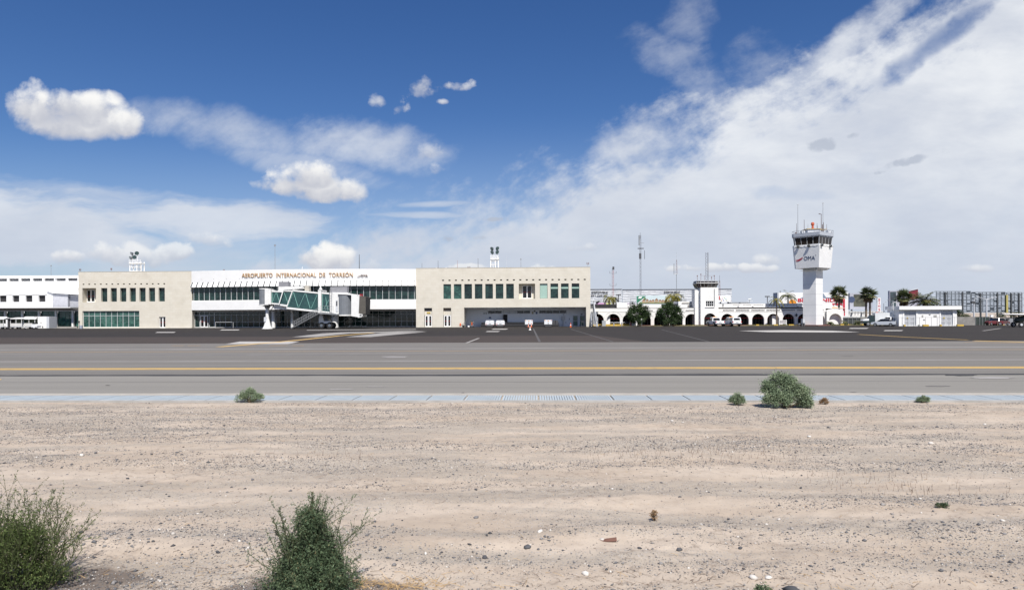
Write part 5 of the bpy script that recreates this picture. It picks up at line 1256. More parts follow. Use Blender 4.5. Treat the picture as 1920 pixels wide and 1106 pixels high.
# ledge floodlights
ld = MB()
def facep(a, z, out, s0=5.78): return Vector((XT, YT, z))+r1*a+n1*(s0/2+out)
def facer(a, z, out, s0=5.78): return Vector((XT, YT, z))+n1*(-a)+r1*(s0/2+out)
for f, a in ((facep, -1.25), (facep, .9), (facer, -2.2 if False else -.0+2.3 if False else -2.35), (facer, .9)):
    p = f(a, zl2-.22, .14); 
    d = (n1 if f is facep else r1); q = (d*.75+Vector((0, 0, -.6))).normalized().to_track_quat('Z', 'Y')
    ld.loft([[tuple(p+q@Vector((rr*math.cos(2*math.pi*i/12), rr*math.sin(2*math.pi*i/12), h))) for i in range(12)] for rr, h in ((.10, -.28), (.22, -.12), (.28, .12), (.30, .2))]); ld.tube(f(a, zl2-.12, .0), p, .04)
ld.build('ledge_lamp', mat('lamp_steel', (.20, .22, .23), .4, metal=.5), C1)
cb = MB(); pr_ = None
for i in range(25):
    a = -2.6+5.2*i/24; p = facep(a, zl2-.22-.12*abs(math.sin(i*.8)), .05)
    if pr_: cb.tube(pr_, p, .022, .022, 4)
    pr_ = p
for i in range(20):
    p = facer(-2.5+4.8*i/19, zl2-.22-.15*abs(math.sin(i*.7)), .05); cb.tube(pr_, p, .022, .022, 4); pr_ = p
cb.build('ledge_cable', GREY, C1)
# logo on the tilted face
def headp(a, z, out):
    k = (z-zh1)/(zl_-zh1); s0 = 5.1+(5.78-5.1)*k; return Vector((XT, YT, z))+r1*a+n1*(s0/2+out)
zc = ZV(1520, 485.5, YT); vs, fs = text_mesh('OMA', .02, .0)
MB().add([tuple(headp(-.30+2.2*a, zc-.38+.74*b_, .03+c)) for a, b_, c in vs], fs).build('logo_letters', BLUEINK, C1)
vs, fs = text_mesh("'", .02, .02); MB().add([tuple(headp(2.02+.10*a, zc+.38+.14*b_, .03+c)) for a, b_, c in vs], fs).build('logo_dot', BLUEINK, C1)
b = MB()
for k in range(3):
    up_, lo_ = [], []
    for i in range(13):
        a = i/12; xx = -2.05+1.5*a+.05*k; z = zc-.42+.13*(1-k)*(1-a)*1.1+(.02+.72*a**2.1)*(1-.17*k); w = .025+.035*math.sin(math.pi*a)
        up_.append(headp(xx, z+w, .032)); lo_.append(headp(xx, z-w, .032))
    for i in range(12): b.quad(tuple(lo_[i]), tuple(lo_[i+1]), tuple(up_[i+1]), tuple(up_[i]))
    b.v = b.v
b.build('logo_swoosh', mat('logo_red', (.42, .03, .06), .5), C1)
MB().loft([tring(4.6, -.02), tring(4.6, .2)]).build('plinth', BRICKRED, C1)
# ================================================================== BOARDS BEHIND
def board(name, label, u0, u1, v0, v1, Y, m_, th_=.5, legs=(), cat='billboard', vb=605):
    xa, xb = XU(u0, Y), XU(u1, Y); z1, z0 = ZV((u0+u1)/2, v0, Y), ZV((u0+u1)/2, v1, Y)
    t = thing(name, label, cat, ((xa+xb)/2, Y, 0))
    MB().box(xa, Y, z0, xb, Y+th_, z1).build('panel', m_, t)
    if legs:
        b = MB()
        for u in legs: x = XU(u, Y); b.box(x-.15, Y+th_+.002, 0, x+.15, Y+th_+.3, z1-.2)
        b.build('post', GREY, t)
    return t, xa, xb, z0, z1
YB = 215
def striped(u0, u1, label, texts, legs):
    t, xa, xb, z0, z1 = board('billboard', label, u0, u1, 542.6, 569.5, YB, mat('worn_white_sheet', (.74, .75, .76), .7, col2=(.60, .62, .65), var=.1, vs=.35), .6, legs)
    b = MB(); n = 6
    for k in range(n):
        z = z1-(z1-z0)*(k+.85)/n
        nseg = int((xb-xa)/1.2); pr_ = None
        for i in range(nseg+1):
            x = xa+(xb-xa)*i/nseg; p = (x, YB-.12, z+.10*math.sin(i*1.9+k)+.06*math.sin(i*.7)); 
            if pr_: b.loft([[(q[0], YB-.05, q[2]-.2) for q in (pr_,)]+[(pr_[0], YB-.07, pr_[2]+.16), (pr_[0], YB-.003, pr_[2]+.16), (pr_[0], YB-.003, pr_[2]-.2)], [(p[0], YB-.05, p[2]-.2), (p[0], YB-.07, p[2]+.16), (p[0], YB-.003, p[2]+.16), (p[0], YB-.003, p[2]-.2)]])
            pr_ = p
    b.build('torn_slat', mat('slat_blue_grey', (.60, .62, .65), .7, .25, .6), t)
    b = MB(); r_ = random.Random(int(u0))
    for k in range(40):
        x = r_.uniform(xa, xb-1.5); z = r_.uniform(z0+.3, z1-.1); b.box(x, YB-.02, z, x+r_.uniform(.4, 2.2), YB-.004, z+r_.uniform(.05, .16))
    b.build('peeled_patch', mat('peel_grey', (.52, .55, .59), .8), t)
    MB().box(xa, YB-.2, z1+.002, xb, YB+.7, z1+.14).build('top_rail', GREY, t)
    b = MB()
    for s, a, c, va, vc in texts: text_on(b, s, XU(a, YB), ZV((a+c)/2, vc, YB), XU(c, YB), ZV((a+c)/2, va, YB), YB-.22, .06, .015)
    b.build('letters', INK, t); return t
striped(1090, 1166, 'long weathered white billboard reading DISPONIBLE, just right of the stone wing', [('DISPONIBLE', 1109.2, 1139.6, 545.9, 549.8), ('871.220.24', 1108.2, 1137.5, 552.2, 555.6)], (1100, 1130, 1160))
striped(1167.2, 1372, 'longest weathered white billboard reading DISPONIBLE, behind the round trees', [('DISPONIBLE', 1245, 1274.6, 545.6, 549.6)], (1170, 1215, 1260, 1300, 1360))
# housing advert
YQ = 160; t, xa, xb, z0, z1 = board('billboard', 'billboard picturing tan houses under a pale sky with a green corner banner', 1193, 1262, 554, 570.2, YQ, mat('pale_sky_print', (.56, .66, .68), .6), .4, (1200, 1230, 1258))
def pic(name, pts, m_, Y=YQ, d=.02, par=None): return MB().prism(PX(pts, Y), Y-d-.02, Y-.003).build(name, m_, par)
pic('green_banner', [(1194, 568.9), (1194, 555), (1211.5, 555)], mat('banner_green', (.04, .20, .12), .6), YQ, .03, t)
pic('banner_stripe', [(1197, 568.9), (1194.8, 568.9), (1208, 558), (1210, 558)], WHITE, YQ, .045, t)
b = MB(); text_on(b, 'CASAS', XU(1196.0, YQ), ZV(1200, 559.5, YQ), XU(1203.5, YQ), ZV(1200, 556.3, YQ), YQ-.06, .02, .01) if False else b.prism(PX([(1196, 559.5), (1198.5, 556), (1204.5, 556), (1202, 559.5)], YQ), YQ-.07, YQ-.051); b.build('banner_mark', WHITE, t)
pic('grass', [(1198, 569), (1201, 566.2), (1262, 566.4), (1262, 569)], mat('print_green', (.16, .25, .07), .7, .4, 1.5), YQ, .02, t)
r_ = random.Random(3)
hm = mat('print_tan', (.45, .34, .22), .7, .3, 1.2); rm = mat('print_roof', (.24, .12, .08), .7)
for u, w, h in ((1204, 6, 6), (1211, 5, 7), (1217, 5, 5), (1222, 5, 6), (1228, 6, 8), (1235, 5, 6), (1240, 6, 5.5), (1246, 5, 6.5), (1252, 5, 5.5)):
    pic('printed_house', [(u, 567.8), (u, 567.8-h*.7), (u+w, 567.8-h*.7), (u+w, 567.8)], hm, YQ, .035, t); pic('printed_roof', [(u-.5, 567.9-h*.7), (u+w/2, 567-h), (u+w+.5, 567.9-h*.7)], rm, YQ, .042, t)
pic('palm_print', [(1206, 560), (1209, 557.6), (1212, 560), (1210, 562)], MATS['print_green'], YQ, .05, t)
# small colourful sign between tower and roof
YS = 158; t, xa, xb, z0, z1 = board('billboard', 'small white board with a red letter and coloured scribbles right of the old tower', 1347, 1370, 554.5, 566, YS, WHITE, .3, (1352, 1366))
pic('red_mark', [(1348, 562), (1348, 555), (1349.8, 555), (1349.8, 562)], RED, YS, .02, t)
for i, (u, v, c) in enumerate(((1350.5, 561, (.1, .1, .2)), (1354, 559.5, (.5, .15, .25)), (1358, 558.3, (.25, .5, .2)), (1361, 560.5, (.1, .4, .5)), (1356.5, 563, (.08, .1, .35)), (1353, 563.5, (.6, .35, .1)), (1362.5, 563.2, (.5, .45, .15)))):
    pic('scribble', [(u-.9, v), (u, v-1.3), (u+1, v), (u, v+1.1)], mat('scribble_%s' % 'abcdefg'[i], c, .6), YS, .02, t)
# grey rendered hut and pink / yellow walls by the stairs
YP_ = 172
for a, c, v0, v1, m_, nm, lb in ((1117, 1136, 567.5, 600, mat('pink_wall', (.60, .34, .55), .8, .1, 1), 'pink_wall', 'pink painted wall seen over the arcade beside the yellow palm'), (1136.5, 1146, 567.5, 600, mat('yellow_wall', (.66, .68, .26), .8, .1, 1), 'yellow_wall', 'pale yellow wall seen behind the yellow palm'), (1163, 1200, 568, 600, mat('lilac_wall', (.60, .50, .62), .8, .1, 1), 'lilac_wall', 'pale lilac wall seen under the long billboard')):
    y = YP_ if a < 1150 else YP_+4; o = MB().prism(PX([(a, v1), (a, v0+2 if 'pink' in nm else v0), (a+3, v0), (c, v0), (c, v1)], y), y, y+.3).build(nm, m_); tag(o, lb, 'wall')
y = 155; b = MB()
for i, h in enumerate((573, 571.5, 570, 568.5)): b.box(XU(1148+i*2.4, y), y, 4, XU(1150.4+i*2.4, y), y+2, ZV(1150, h, y))
tag(b.build('stepped_block', mat('block_grey', (.36, .34, .33), .8, .2, 2)), 'stepped grey block on the arcade roof left of the white roof box', 'roof block')
# BIENVENIDOS board
YV = 163; t, xa, xb, z0, z1 = board('billboard', 'wide white welcome billboard with red BIENVENIDOS A LA LAGUNA lettering behind the main tower', 1460, 1590.5, 548.2, 606, YV, mat('billboard_white', (.78, .78, .77), .7, .05, .5), .6, (1465, 1500, 1560))
MB().box(XU(1458, YV), YV+.1, ZV(1459, 606, YV), XU(1460, YV)-.003, YV+3, z1).build('side_frame', GREYW, t)
b = MB()
for s, a, c, va, vc in (('BIENVENIDOS', 1495.8, 1583.6, 559.4, 566.0), ('A LA LAGUNA', 1497, 1580.5, 568.3, 572.9)): text_on(b, s, XU(a, YV), ZV(1540, vc, YV), XU(c, YV), ZV(1540, va, YV), YV-.05, .04, .03)
b.build('letters', mat('letter_red', (.55, .02, .05), .5), t)
def band2(nm, pts, m_): pic(nm, pts, m_, YV, .02, t)
band2('yellow_swoosh', [(1500, 576.5), (1500, 573.5), (1540, 574.2), (1583, 577.2), (1583, 577.9)], mat('swoosh_yellow', (.80, .38, .03), .6))
band2('red_swoosh', [(1500, 578.2), (1500, 576.55), (1583, 577.95), (1583, 578.3)], MATS['letter_red'])
band2('red_edge', [(1580.6, 592), (1580.6, 563), (1584.2, 560), (1584.2, 592)], MATS['letter_red'])
for v in (580.5, 585): band2('yellow_spot', [(1581, v+1.3), (1581, v-1.3), (1583.8, v-1.3), (1583.8, v+1.3)], MATS['swoosh_yellow'])
pts = [(1500, 559.5), (1506, 556.5), (1509, 551), (1512, 557), (1516, 558.5), (1538, 557.5), (1542, 552.5), (1544, 550), (1546.5, 554.5), (1549, 557.4), (1570, 557.8), (1570, 559.2), (1545, 558.8), (1520, 559.6)]
band2('mountain_print', pts, mat('print_blue_grey', (.20, .25, .33), .7))
MB().prism(PX([(1480, 570), (1480, 564.5), (1484, 561), (1489, 562.5), (1493, 566), (1493, 570)], YV-.1), YV-.15, YV-.05).build('orange_print', mat('print_orange', (.75, .28, .02), .6), t)
x, z = at_(1463.5, 546.8, YV); MB().box(XU(1463, YV), YV, z1+.01, XU(1464, YV), YV+.3, z1+.4).build('spotlight', GREY, t)
# dark picture board
YW = 176; t, xa, xb, z0, z1 = board('billboard', 'grey billboard with a dark interior picture between two fan palms', 1593.2, 1635.5, 549.5, 579.8, YW, mat('board_grey', (.36, .37, .42), .7, .06, .6), .8, (1600, 1628))
b = pic('picture', [(1600.6, 574.6), (1600.6, 552.2), (1626, 551.6), (1626, 574.6)], mat('picture_dark', (.035, .038, .03), .5, col2=(.11, .11, .08), var=.1, vs=.9), YW, .03, t)
MB().lathe((0, 0, 0), [(.78, 0), (.78, .05)], 20).build('round_logo', BLUEINK, t).matrix_basis = Matrix.Identity(4)
lg = [c for c in t.children if c.name.startswith('round_logo')][0]; x, z = at_(1596.8, 561.5, YW); lg.matrix_parent_inverse = Matrix.Identity(4); lg.location = (x-t.location.x, -.02, z); lg.rotation_euler = (R(90), 0, 0)
# low white building under it
YX = 170; b = MB().box(XU(1590, YX), YX, 0, XU(1655, YX), YX+6, ZV(1620, 579, YX)-.6); LB = thing('annex_building', 'low white annex with roof pipes under the grey billboard', 'building', (XU(1620, YX), YX+3, 0)); b.build('wall', OLDWHITE, LB)
b = MB()
for u in np.linspace(1592, 1653, 12): x = XU(u, YX); b.tube((x, YX-.1, ZV(1620, 584, YX)), (x, YX-.1, ZV(1620, 590, YX)), .05)
b.tube((XU(1590, YX), YX-.2, ZV(1620, 583.5, YX)), (XU(1650, YX), YX-.2, ZV(1620, 584.5, YX)), .05); b.build('roof_pipe', GREY, LB)
for u in (1595, 1614, 1640, 1647, 1651): MB().box(XU(u, YX), YX-.5, ZV(u, 588.5, YX), XU(u+2.6, YX), YX-.05, ZV(u, 585.5, YX)).build('wall_unit', GREY, LB)
# vertical SIMSA sign
YZ = 172; t, xa, xb, z0, z1 = board('vertical_sign', 'tall narrow white sign with red letters SIMSA stacked downwards', 1645.3, 1651.2, 558, 592.8, YZ, mat('billboard_white', (.78, .78, .77)), .5, (), 'sign')
b = MB()
for k, ch in enumerate('SIMSA'): text_on(b, ch, XU(1646.6 if ch != 'I' else 1647.7, YZ), ZV(1648, 564.2+k*6.1, YZ), XU(1650.0 if ch != 'I' else 1648.9, YZ), ZV(1648, 559.6+k*6.1, YZ), YZ-.05, .04, .0)
b.build('letters', MATS['letter_red'], t); MB().box(XU(1647, YZ), YZ+.1, 0, XU(1649.5, YZ), YZ+.4, z0).build('post', GREY, t)
# red picture board behind the fan palm
YU = 172; t, xa, xb, z0, z1 = board('billboard', 'dark red and grey billboard behind the fan palm at the white service building', 1668, 1722, 545.0, 575, YU, mat('board_lilac', (.40, .40, .46), .7, .1, .6), .8, (1675, 1700, 1716))
pic('dark_picture', [(1669, 573.5), (1669, 547.2), (1680, 546.8), (1680, 573.5)], mat('picture_teal', (.07, .11, .12), .5, col2=(.03, .03, .04), var=.1, vs=.8), YU, .03, t)
pic('red_picture', [(1703, 562.5), (1704, 544.2), (1721, 541.4), (1721, 559.5)], mat('picture_red', (.20, .022, .04), .5, .15, .5), YU, .03, t)
MB().prism(PX([(1703, 545), (1721.5, 540.6), (1721.5, 541.8), (1703, 546)], YU), YU-.2, YU+.9).build('top_rail', GREYW, t)
# ================================================================== white service building at right
YS2 = 127.0
SB = thing('service_building', 'low white flat roofed service building with two double doors', 'building', (XU(1740, YS2), YS2+3, 0))
xa, xb = XU(1685.2, YS2), XU(1794, YS2); z1 = ZV(1740, 580.2, YS2)-.02
dd = [(XU(a, YS2), .1, XU(c, YS2), ZV(1700, 583.4, YS2), .22) for a, c in ((1695.2, 1717), (1764, 1786))]
b = MB().wall(xa, xb, 0, z1, YS2, dd, .22)
xl_ = xa-.0; b.quad((xa, YS2+4.1, 0), (xa, YS2, 0), (xa, YS2, z1), (xa, YS2+4.1, z1)); b.quad((xb, YS2, 0), (xb, YS2+4.1, 0), (xb, YS2+4.1, z1), (xb, YS2, z1)); b.quad((xb, YS2+4.1, 0), (xa, YS2+4.1, 0), (xa, YS2+4.1, z1), (xb, YS2+4.1, z1)); b.build('wall', WHITE, SB)
b = MB(); zt_ = ZV(1740, 573.8, YS2)
b.box(xa-.2, YS2-.55, z1+.003, xb+.55, YS2+4.5, zt_); b.build('roof_slab', WHITE, SB)
for d in dd:
    for s in (d[0]-.28, d[2]+.02): MB().box(s, YS2-.08, 0, s+.26, YS2-.002, z1-.01).build('pilaster', WHITE, SB)
for d in dd:
    xm = (d[0]+d[2])/2
    for a, c in ((d[0]+.03, xm-.015), (xm+.015, d[2]-.03)):
        o = MB().box(a, YS2+.14, .12, c, YS2+.2, d[3]-.04).build('door_leaf', GREYW, SB)
        lv = MB()
        for k in range(13):
            if k in (4, 8): continue
            z = .28+k*(d[3]-.5)/13; lv.box(a+.14, YS2+.105, z, c-.14, YS2+.137, z+.10)
        lv.build('louvre', mat('louvre_grey', (.50, .51, .53), .6, .15, 6), o)
    MB().box(d[0]+.5, YS2+.08, 1.35, d[0]+.75, YS2+.1, 1.62).build('warning_plate', MATS['sign_yellow'], SB)
for u, v, w, h in ((1729.5, 592, .25, .35), (1743, 589.3, .3, .15), (1732.5, 599, .3, .15), (1752, 592, .3, .35), (1755, 592, .2, .35), (1722.5, 609.2, .35, .25)):
    x, z = at_(u, v, YS2); MB().box(x-w/2, YS2-.09, z-h/2, x+w/2, YS2-.003, z+h/2).build('wall_box', mat('lgrey', (.4, .4, .38), .6), SB)
# left annex, set back and shaded
b = MB(); xw = xa-.32
for y in (YS2+1.3, YS2+1.8): b.tube((xw, y, .9), (xw, y, zt_+.5), .045)
for q in range(13): b.tube((xw, YS2+1.3, 1.0+q*.3), (xw, YS2+1.8, 1.0+q*.3), .03)
for y in (YS2+1.3, YS2+1.8):
    for i in range(8):
        t0, t1 = math.pi*i/8, math.pi*(i+1)/8; b.tube((xw+.45-.45*math.cos(t0), y, zt_+.5+.3*math.sin(t0)), (xw+.45-.45*math.cos(t1), y, zt_+.5+.3*math.sin(t1)), .022)
    b.tube((xw+.9, y, zt_), (xw+.9, y, zt_+.5), .022)
b.build('ladder', WHITE, SB)
# wire fence in front of it
b = MB(); yf = YS2-1.2
for u in range(1669, 1796, 11): x = XU(u, yf); b.tube((x, yf, 0), (x, yf, ZV(1740, 594.5, yf)), .03, .03, 5)
b.tube((XU(1669, yf), yf, ZV(1740, 595, yf)), (XU(1799, yf), yf, ZV(1740, 595, yf)), .022, .022, 4)
tag(b.build('wire_fence', GREY), 'thin wire fence on slim posts in front of the service building', 'fence')
# kerb blocks
def kerbblocks(lst, Y, label_fmt, m_=YELLOW):
    for u0, u1, lb in lst: tag(MB().box(XU(u0, Y), Y, -.01, XU(u1, Y), Y+.35, .30).build('kerb_block', m_), lb, 'kerb')
kerbblocks([(1731, 1741.5, 'yellow kerb block before the middle of the service building'), (1695, 1698, 'tiny yellow kerb block at the left door of the service building'), (1763, 1766, 'tiny yellow kerb block at the right door of the service building'), (1795, 1807, 'yellow kerb block at the right corner of the service building')], YS2-1.9, '')
kerbblocks([(1450.5, 1458.5, 'yellow kerb block at the foot of the slim yellow palm'), (1479, 1488, 'yellow kerb block right of the white notice frame'), (1417.5, 1423, 'yellow kerb block right of the parked pickups'), (1576, 1592, 'yellow kerb block below the end of the arcade'), (1613, 1625, 'yellow kerb block left of the ambulance')], YA-5.2, '')
tag(MB().box(XU(1112, YA-3), YA-3, -.01, XU(1180, YA-3), YA-2.6, .42).build('yellow_barrier', YELLOW), 'long low yellow barrier in front of the left arches', 'barrier')
# planting strip along the old terminal
struct(MB().box(XU(1100, 134), 134.0, -.02, XU(1660, 134), YA-1.62, .09).build('planting_strip', mat('strip_soil', (.17, .15, .09), .95, .5, 1.2, .5, 10)))
# ================================================================== scaffold boards, walls, lamps at far right
YK = 190
for i, (u0, u1, v0, v1, lb) in enumerate(((1755.5, 1819.5, 546.5, 584.5, 'back of a large billboard lattice, left one of three at far right'), (1821.5, 1884.5, 548, 584.5, 'back of a large billboard lattice, middle one of three at far right'), (1887.5, 1916, 548.5, 585, 'back of a narrower denser billboard lattice at the right edge'))):
    xa, xb = XU(u0, YK), XU(u1, YK); z1, z0 = ZV(u0, v0, YK), ZV(u0, v1, YK); t = thing('billboard_scaffold', lb, 'billboard', ((xa+xb)/2, YK, 0))
    b = MB(); nx = int((xb-xa)/.95); nz = 14
    for k in range(nx+1):
        x = xa+(xb-xa)*k/nx; b.box(x-.085, YK-.05, z0, x+.085, YK+.05, z1)
    b.build('upright', mat('frame_blue_grey', (.13, .15, .17), .6, .3, 1), t)
    b = MB(); r_ = random.Random(i)
    for k in range(nz+1):
        z = z0+(z1-z0)*k/nz; b.box(xa, YK-.115, z-(.14 if k % 4 == 0 else .075), xb, YK-.055, z+(.14 if k % 4 == 0 else .075))
    b.build('girt', MATS['frame_blue_grey'], t)
    b = MB(); npz = max(2, int((xb-xa)/4.6))
    for k in range(npz):
        x = xa+(xb-xa)*(k+.5)/npz; b.box(x-.17, YK-.45, 0, x+.17, YK-.12, z1-.2)
    b.build('post', mat('post_dark', (.06, .065, .07), .6), t)
    b = MB()
    for k in range(npz):
        x = xa+(xb-xa)*(k+.5)/npz
        for j in range(3):
            za = z0+(z1-z0)*j/3; b.bar((x-1.6, YK-.15, za), (x+1.6, YK-.15, za+(z1-z0)/3), .05)
            b.bar((x+1.6, YK-.16, za), (x-1.6, YK-.16, za+(z1-z0)/3), .05)
    b.build('brace', MATS['frame_blue_grey'], t)
    # patchy sheet of the board, seen from behind between the beams
    b = MB()
    for kx in range(nx):
        for kz in range(nz):
            if r_.random() < .06:
                x0_ = xa+(xb-xa)*kx/nx; zz0 = z0+(z1-z0)*kz/nz; b.box(x0_+.08, YK+.06, zz0+.05, x0_+(xb-xa)/nx-.05, YK+.08, zz0+(z1-z0)/nz-.05)
    b.build('sheet', mat('sheet_grey', (.20, .235, .28), .7, .25, 1.5), t)
x = XU(1885.7, YK); tag(MB().box(x-.25, YK-.6, ZV(1885, 586, YK), x+.25, YK, ZV(1885, 553, YK)).build('ochre_post', mat('ochre', (.42, .36, .12), .7)), 'ochre vertical panel between the two right billboard frames', 'panel')
def streetlamp(u, v0, v1, Y, label, arms, r=.09, m_=GREYW):
    x = XU(u, Y); z1 = ZV(u, v1, Y); t = thing('street_lamp', label, 'street lamp', (x, Y, 0)); MB().tube((x, Y, 0), (x, Y, z1), r*1.4, r, 8).build('pole', m_, t)
    for du, dv in arms:
        q = (XU(u+du, Y), Y, ZV(u, v1+dv, Y)); a = MB().tube((x, Y, z1), q, r*.5, r*.4, 6).build('arm', m_, t); MB().box(q[0]-.5*(1 if du < 0 else .2), Y-.12, q[2]-.03, q[0]+.5*(1 if du > 0 else .2), Y+.12, q[2]+.10).build('lamp_head', m_, a)
    return t
streetlamp(1849.6, 600, 561.5, 165, 'white street lamp with two long arms before the middle billboard frame', ((-15, -4.5), (15, -4)), .16)
streetlamp(1826, 600, 561, 160, 'plain white pole with dark fittings left of the double armed lamp', ((.6, -1),), .13)
streetlamp(1657, 600, 569, 165, 'thin grey street lamp with one raised arm right of the red lettered narrow sign', ((8.5, -6.5),), .06, GREY)
b = MB(); x = XU(1825, 160); b.box(x-.5, 159.8, ZV(1825, 569, 160), x+.3, 160.2, ZV(1825, 565, 160)); tag(b.build('pole_box', DGREY), 'dark transformer box on the plain white pole', 'box')
YF = 133
def wallseg(u0, u1, v0, m_, lb, nm='block_wall', Y=YF, cat='wall'): return tag(MB().box(XU(u0, Y), Y, 0, XU(u1, Y), Y+.25, ZV((u0+u1)/2, v0, Y)).build(nm, m_), lb, cat)
wallseg(1794.5, 1828, 594, BLOCK, 'grey concrete block wall right of the service building')
t = thing('mesh_gate', 'dark green mesh gate between the two grey block walls', 'gate', (XU(1841, YF), YF, 0)); MB().box(XU(1828.5, YF), YF, .1, XU(1854, YF), YF+.05, ZV(1841, 594, YF)).build('mesh', mat('dark_mesh', (.035, .05, .045), .8, .3, 3), t)
b = MB()
for u in (1828.6, 1836, 1841.5, 1847, 1853.8): x = XU(u, YF); b.tube((x, YF-.06, 0), (x, YF-.06, ZV(u, 593.5, YF)), .05)
b.build('gate_post', GREY, t)
wallseg(1854.3, 1884, 594.8, mat('block_wall_pale', (.30, .27, .24), .9, .3, 1.3), 'low tan block wall behind the red cars')
wallseg(1884.5, 1905, 597, mat('grey_cabin', (.25, .26, .28), .8, .1, 1), 'grey cabin wall left of the small plane', 'cabin_wall')
wallseg(1905.5, 2010, 596, BLOCK, 'grey block wall behind the small plane')
wallseg(1480, 1580, 604, BRICKRED, 'low brick red wall behind the arcade', 'brick_wall', YA+20)
for u0, u1, v0, v1, m_, nm, lb in ((1888, 1892.5, 597.5, 600, DARKIN, 'cabin_window', 'small dark window in the grey cabin'), (1857.5, 1862.5, 590.3, 594.4, WHITE, 'water_tank', 'white water tank standing on the tan wall'), (1856, 1884, 609, 610.6, YELLOW, 'yellow_kerb', 'faded yellow kerb under the red cars')):
    o = MB().box(XU(u0, YF-.3), YF-.3, ZV(u0, v1, YF-.3), XU(u1, YF-.3), YF-.05, ZV(u0, v0, YF-.3)).build(nm, m_); tag(o, lb, nm.split('_')[-1])
# chain link fence left of the vehicles
YN = 137; t = thing('chain_fence', 'grey wire mesh fence on posts between the arcade end and the service building', 'fence', (XU(1625, YN), YN, 0))
b = MB(); zt = ZV(1625, 593.8, YN)
for u in range(1582, 1670, 8): x = XU(u, YN); b.tube((x, YN, 0), (x, YN, zt), .04, .04, 5)
b.build('post', GREY, t)
b = MB(); b.box(XU(1582, YN), YN-.02, zt-.06, XU(1668, YN), YN+.02, zt)
b.build('rail', GREY, t)
MB().box(XU(1582, YN), YN+.3, 0, XU(1614, YN), YN+.4, zt-.15).build('green_screen', mat('screen_dark', (.07, .08, .08), .9, .5, .8), t)
MB().box(XU(1614.2, YN), YN+.3, 0, XU(1668, YN), YN+.4, zt-.05).build('block_panel', mat('block_pale', (.30, .30, .28), .9, .3, 2.5), t)
# ================================================================== VEHICLES
CARW = mat('car_white', (.74, .75, .76), .25, spec=.6); CHROME = mat('chrome', (.5, .5, .5), .2, metal=.9); TAIL = mat('tail_red', (.45, .02, .02), .3); AMBER = mat('amber', (.8, .3, .02), .4)
def hull(name, prof, w, m_, par, inset=0.0, y=0.0):
    """side profile in (x,z), car points to +x; the sides lean in towards the top by `inset`"""
    zmx = max(p[1] for p in prof); zmn = min(p[1] for p in prof); b = MB(); n = len(prof)
    def hwid(z): return w/2-inset*((z-zmn)/(zmx-zmn))**1.3
    b.add([(x, -hwid(z), z) for x, z in prof]+[(x, hwid(z), z) for x, z in prof], [tuple(range(n)), tuple(range(2*n-1, n-1, -1))]+[(i, i+n, (i+1) % n+n, (i+1) % n) for i in range(n)])
    o = b.build(name, m_, par); bv = o.modifiers.new('b', 'BEVEL'); bv.width = .035; bv.segments = 2; bv.limit_method = 'ANGLE'; return o
def wheels(par, xs, w, r=.36, rimm=CHROME):
    for x in xs:
        for s in (-1, 1):
            o = MB().wheel((x, s*(w/2-.11), r), r, .24).build('wheel', BLACK, par); MB().wheel((x, s*(w/2+.012), r), r*.6, .03).build('rim', rimm, o)
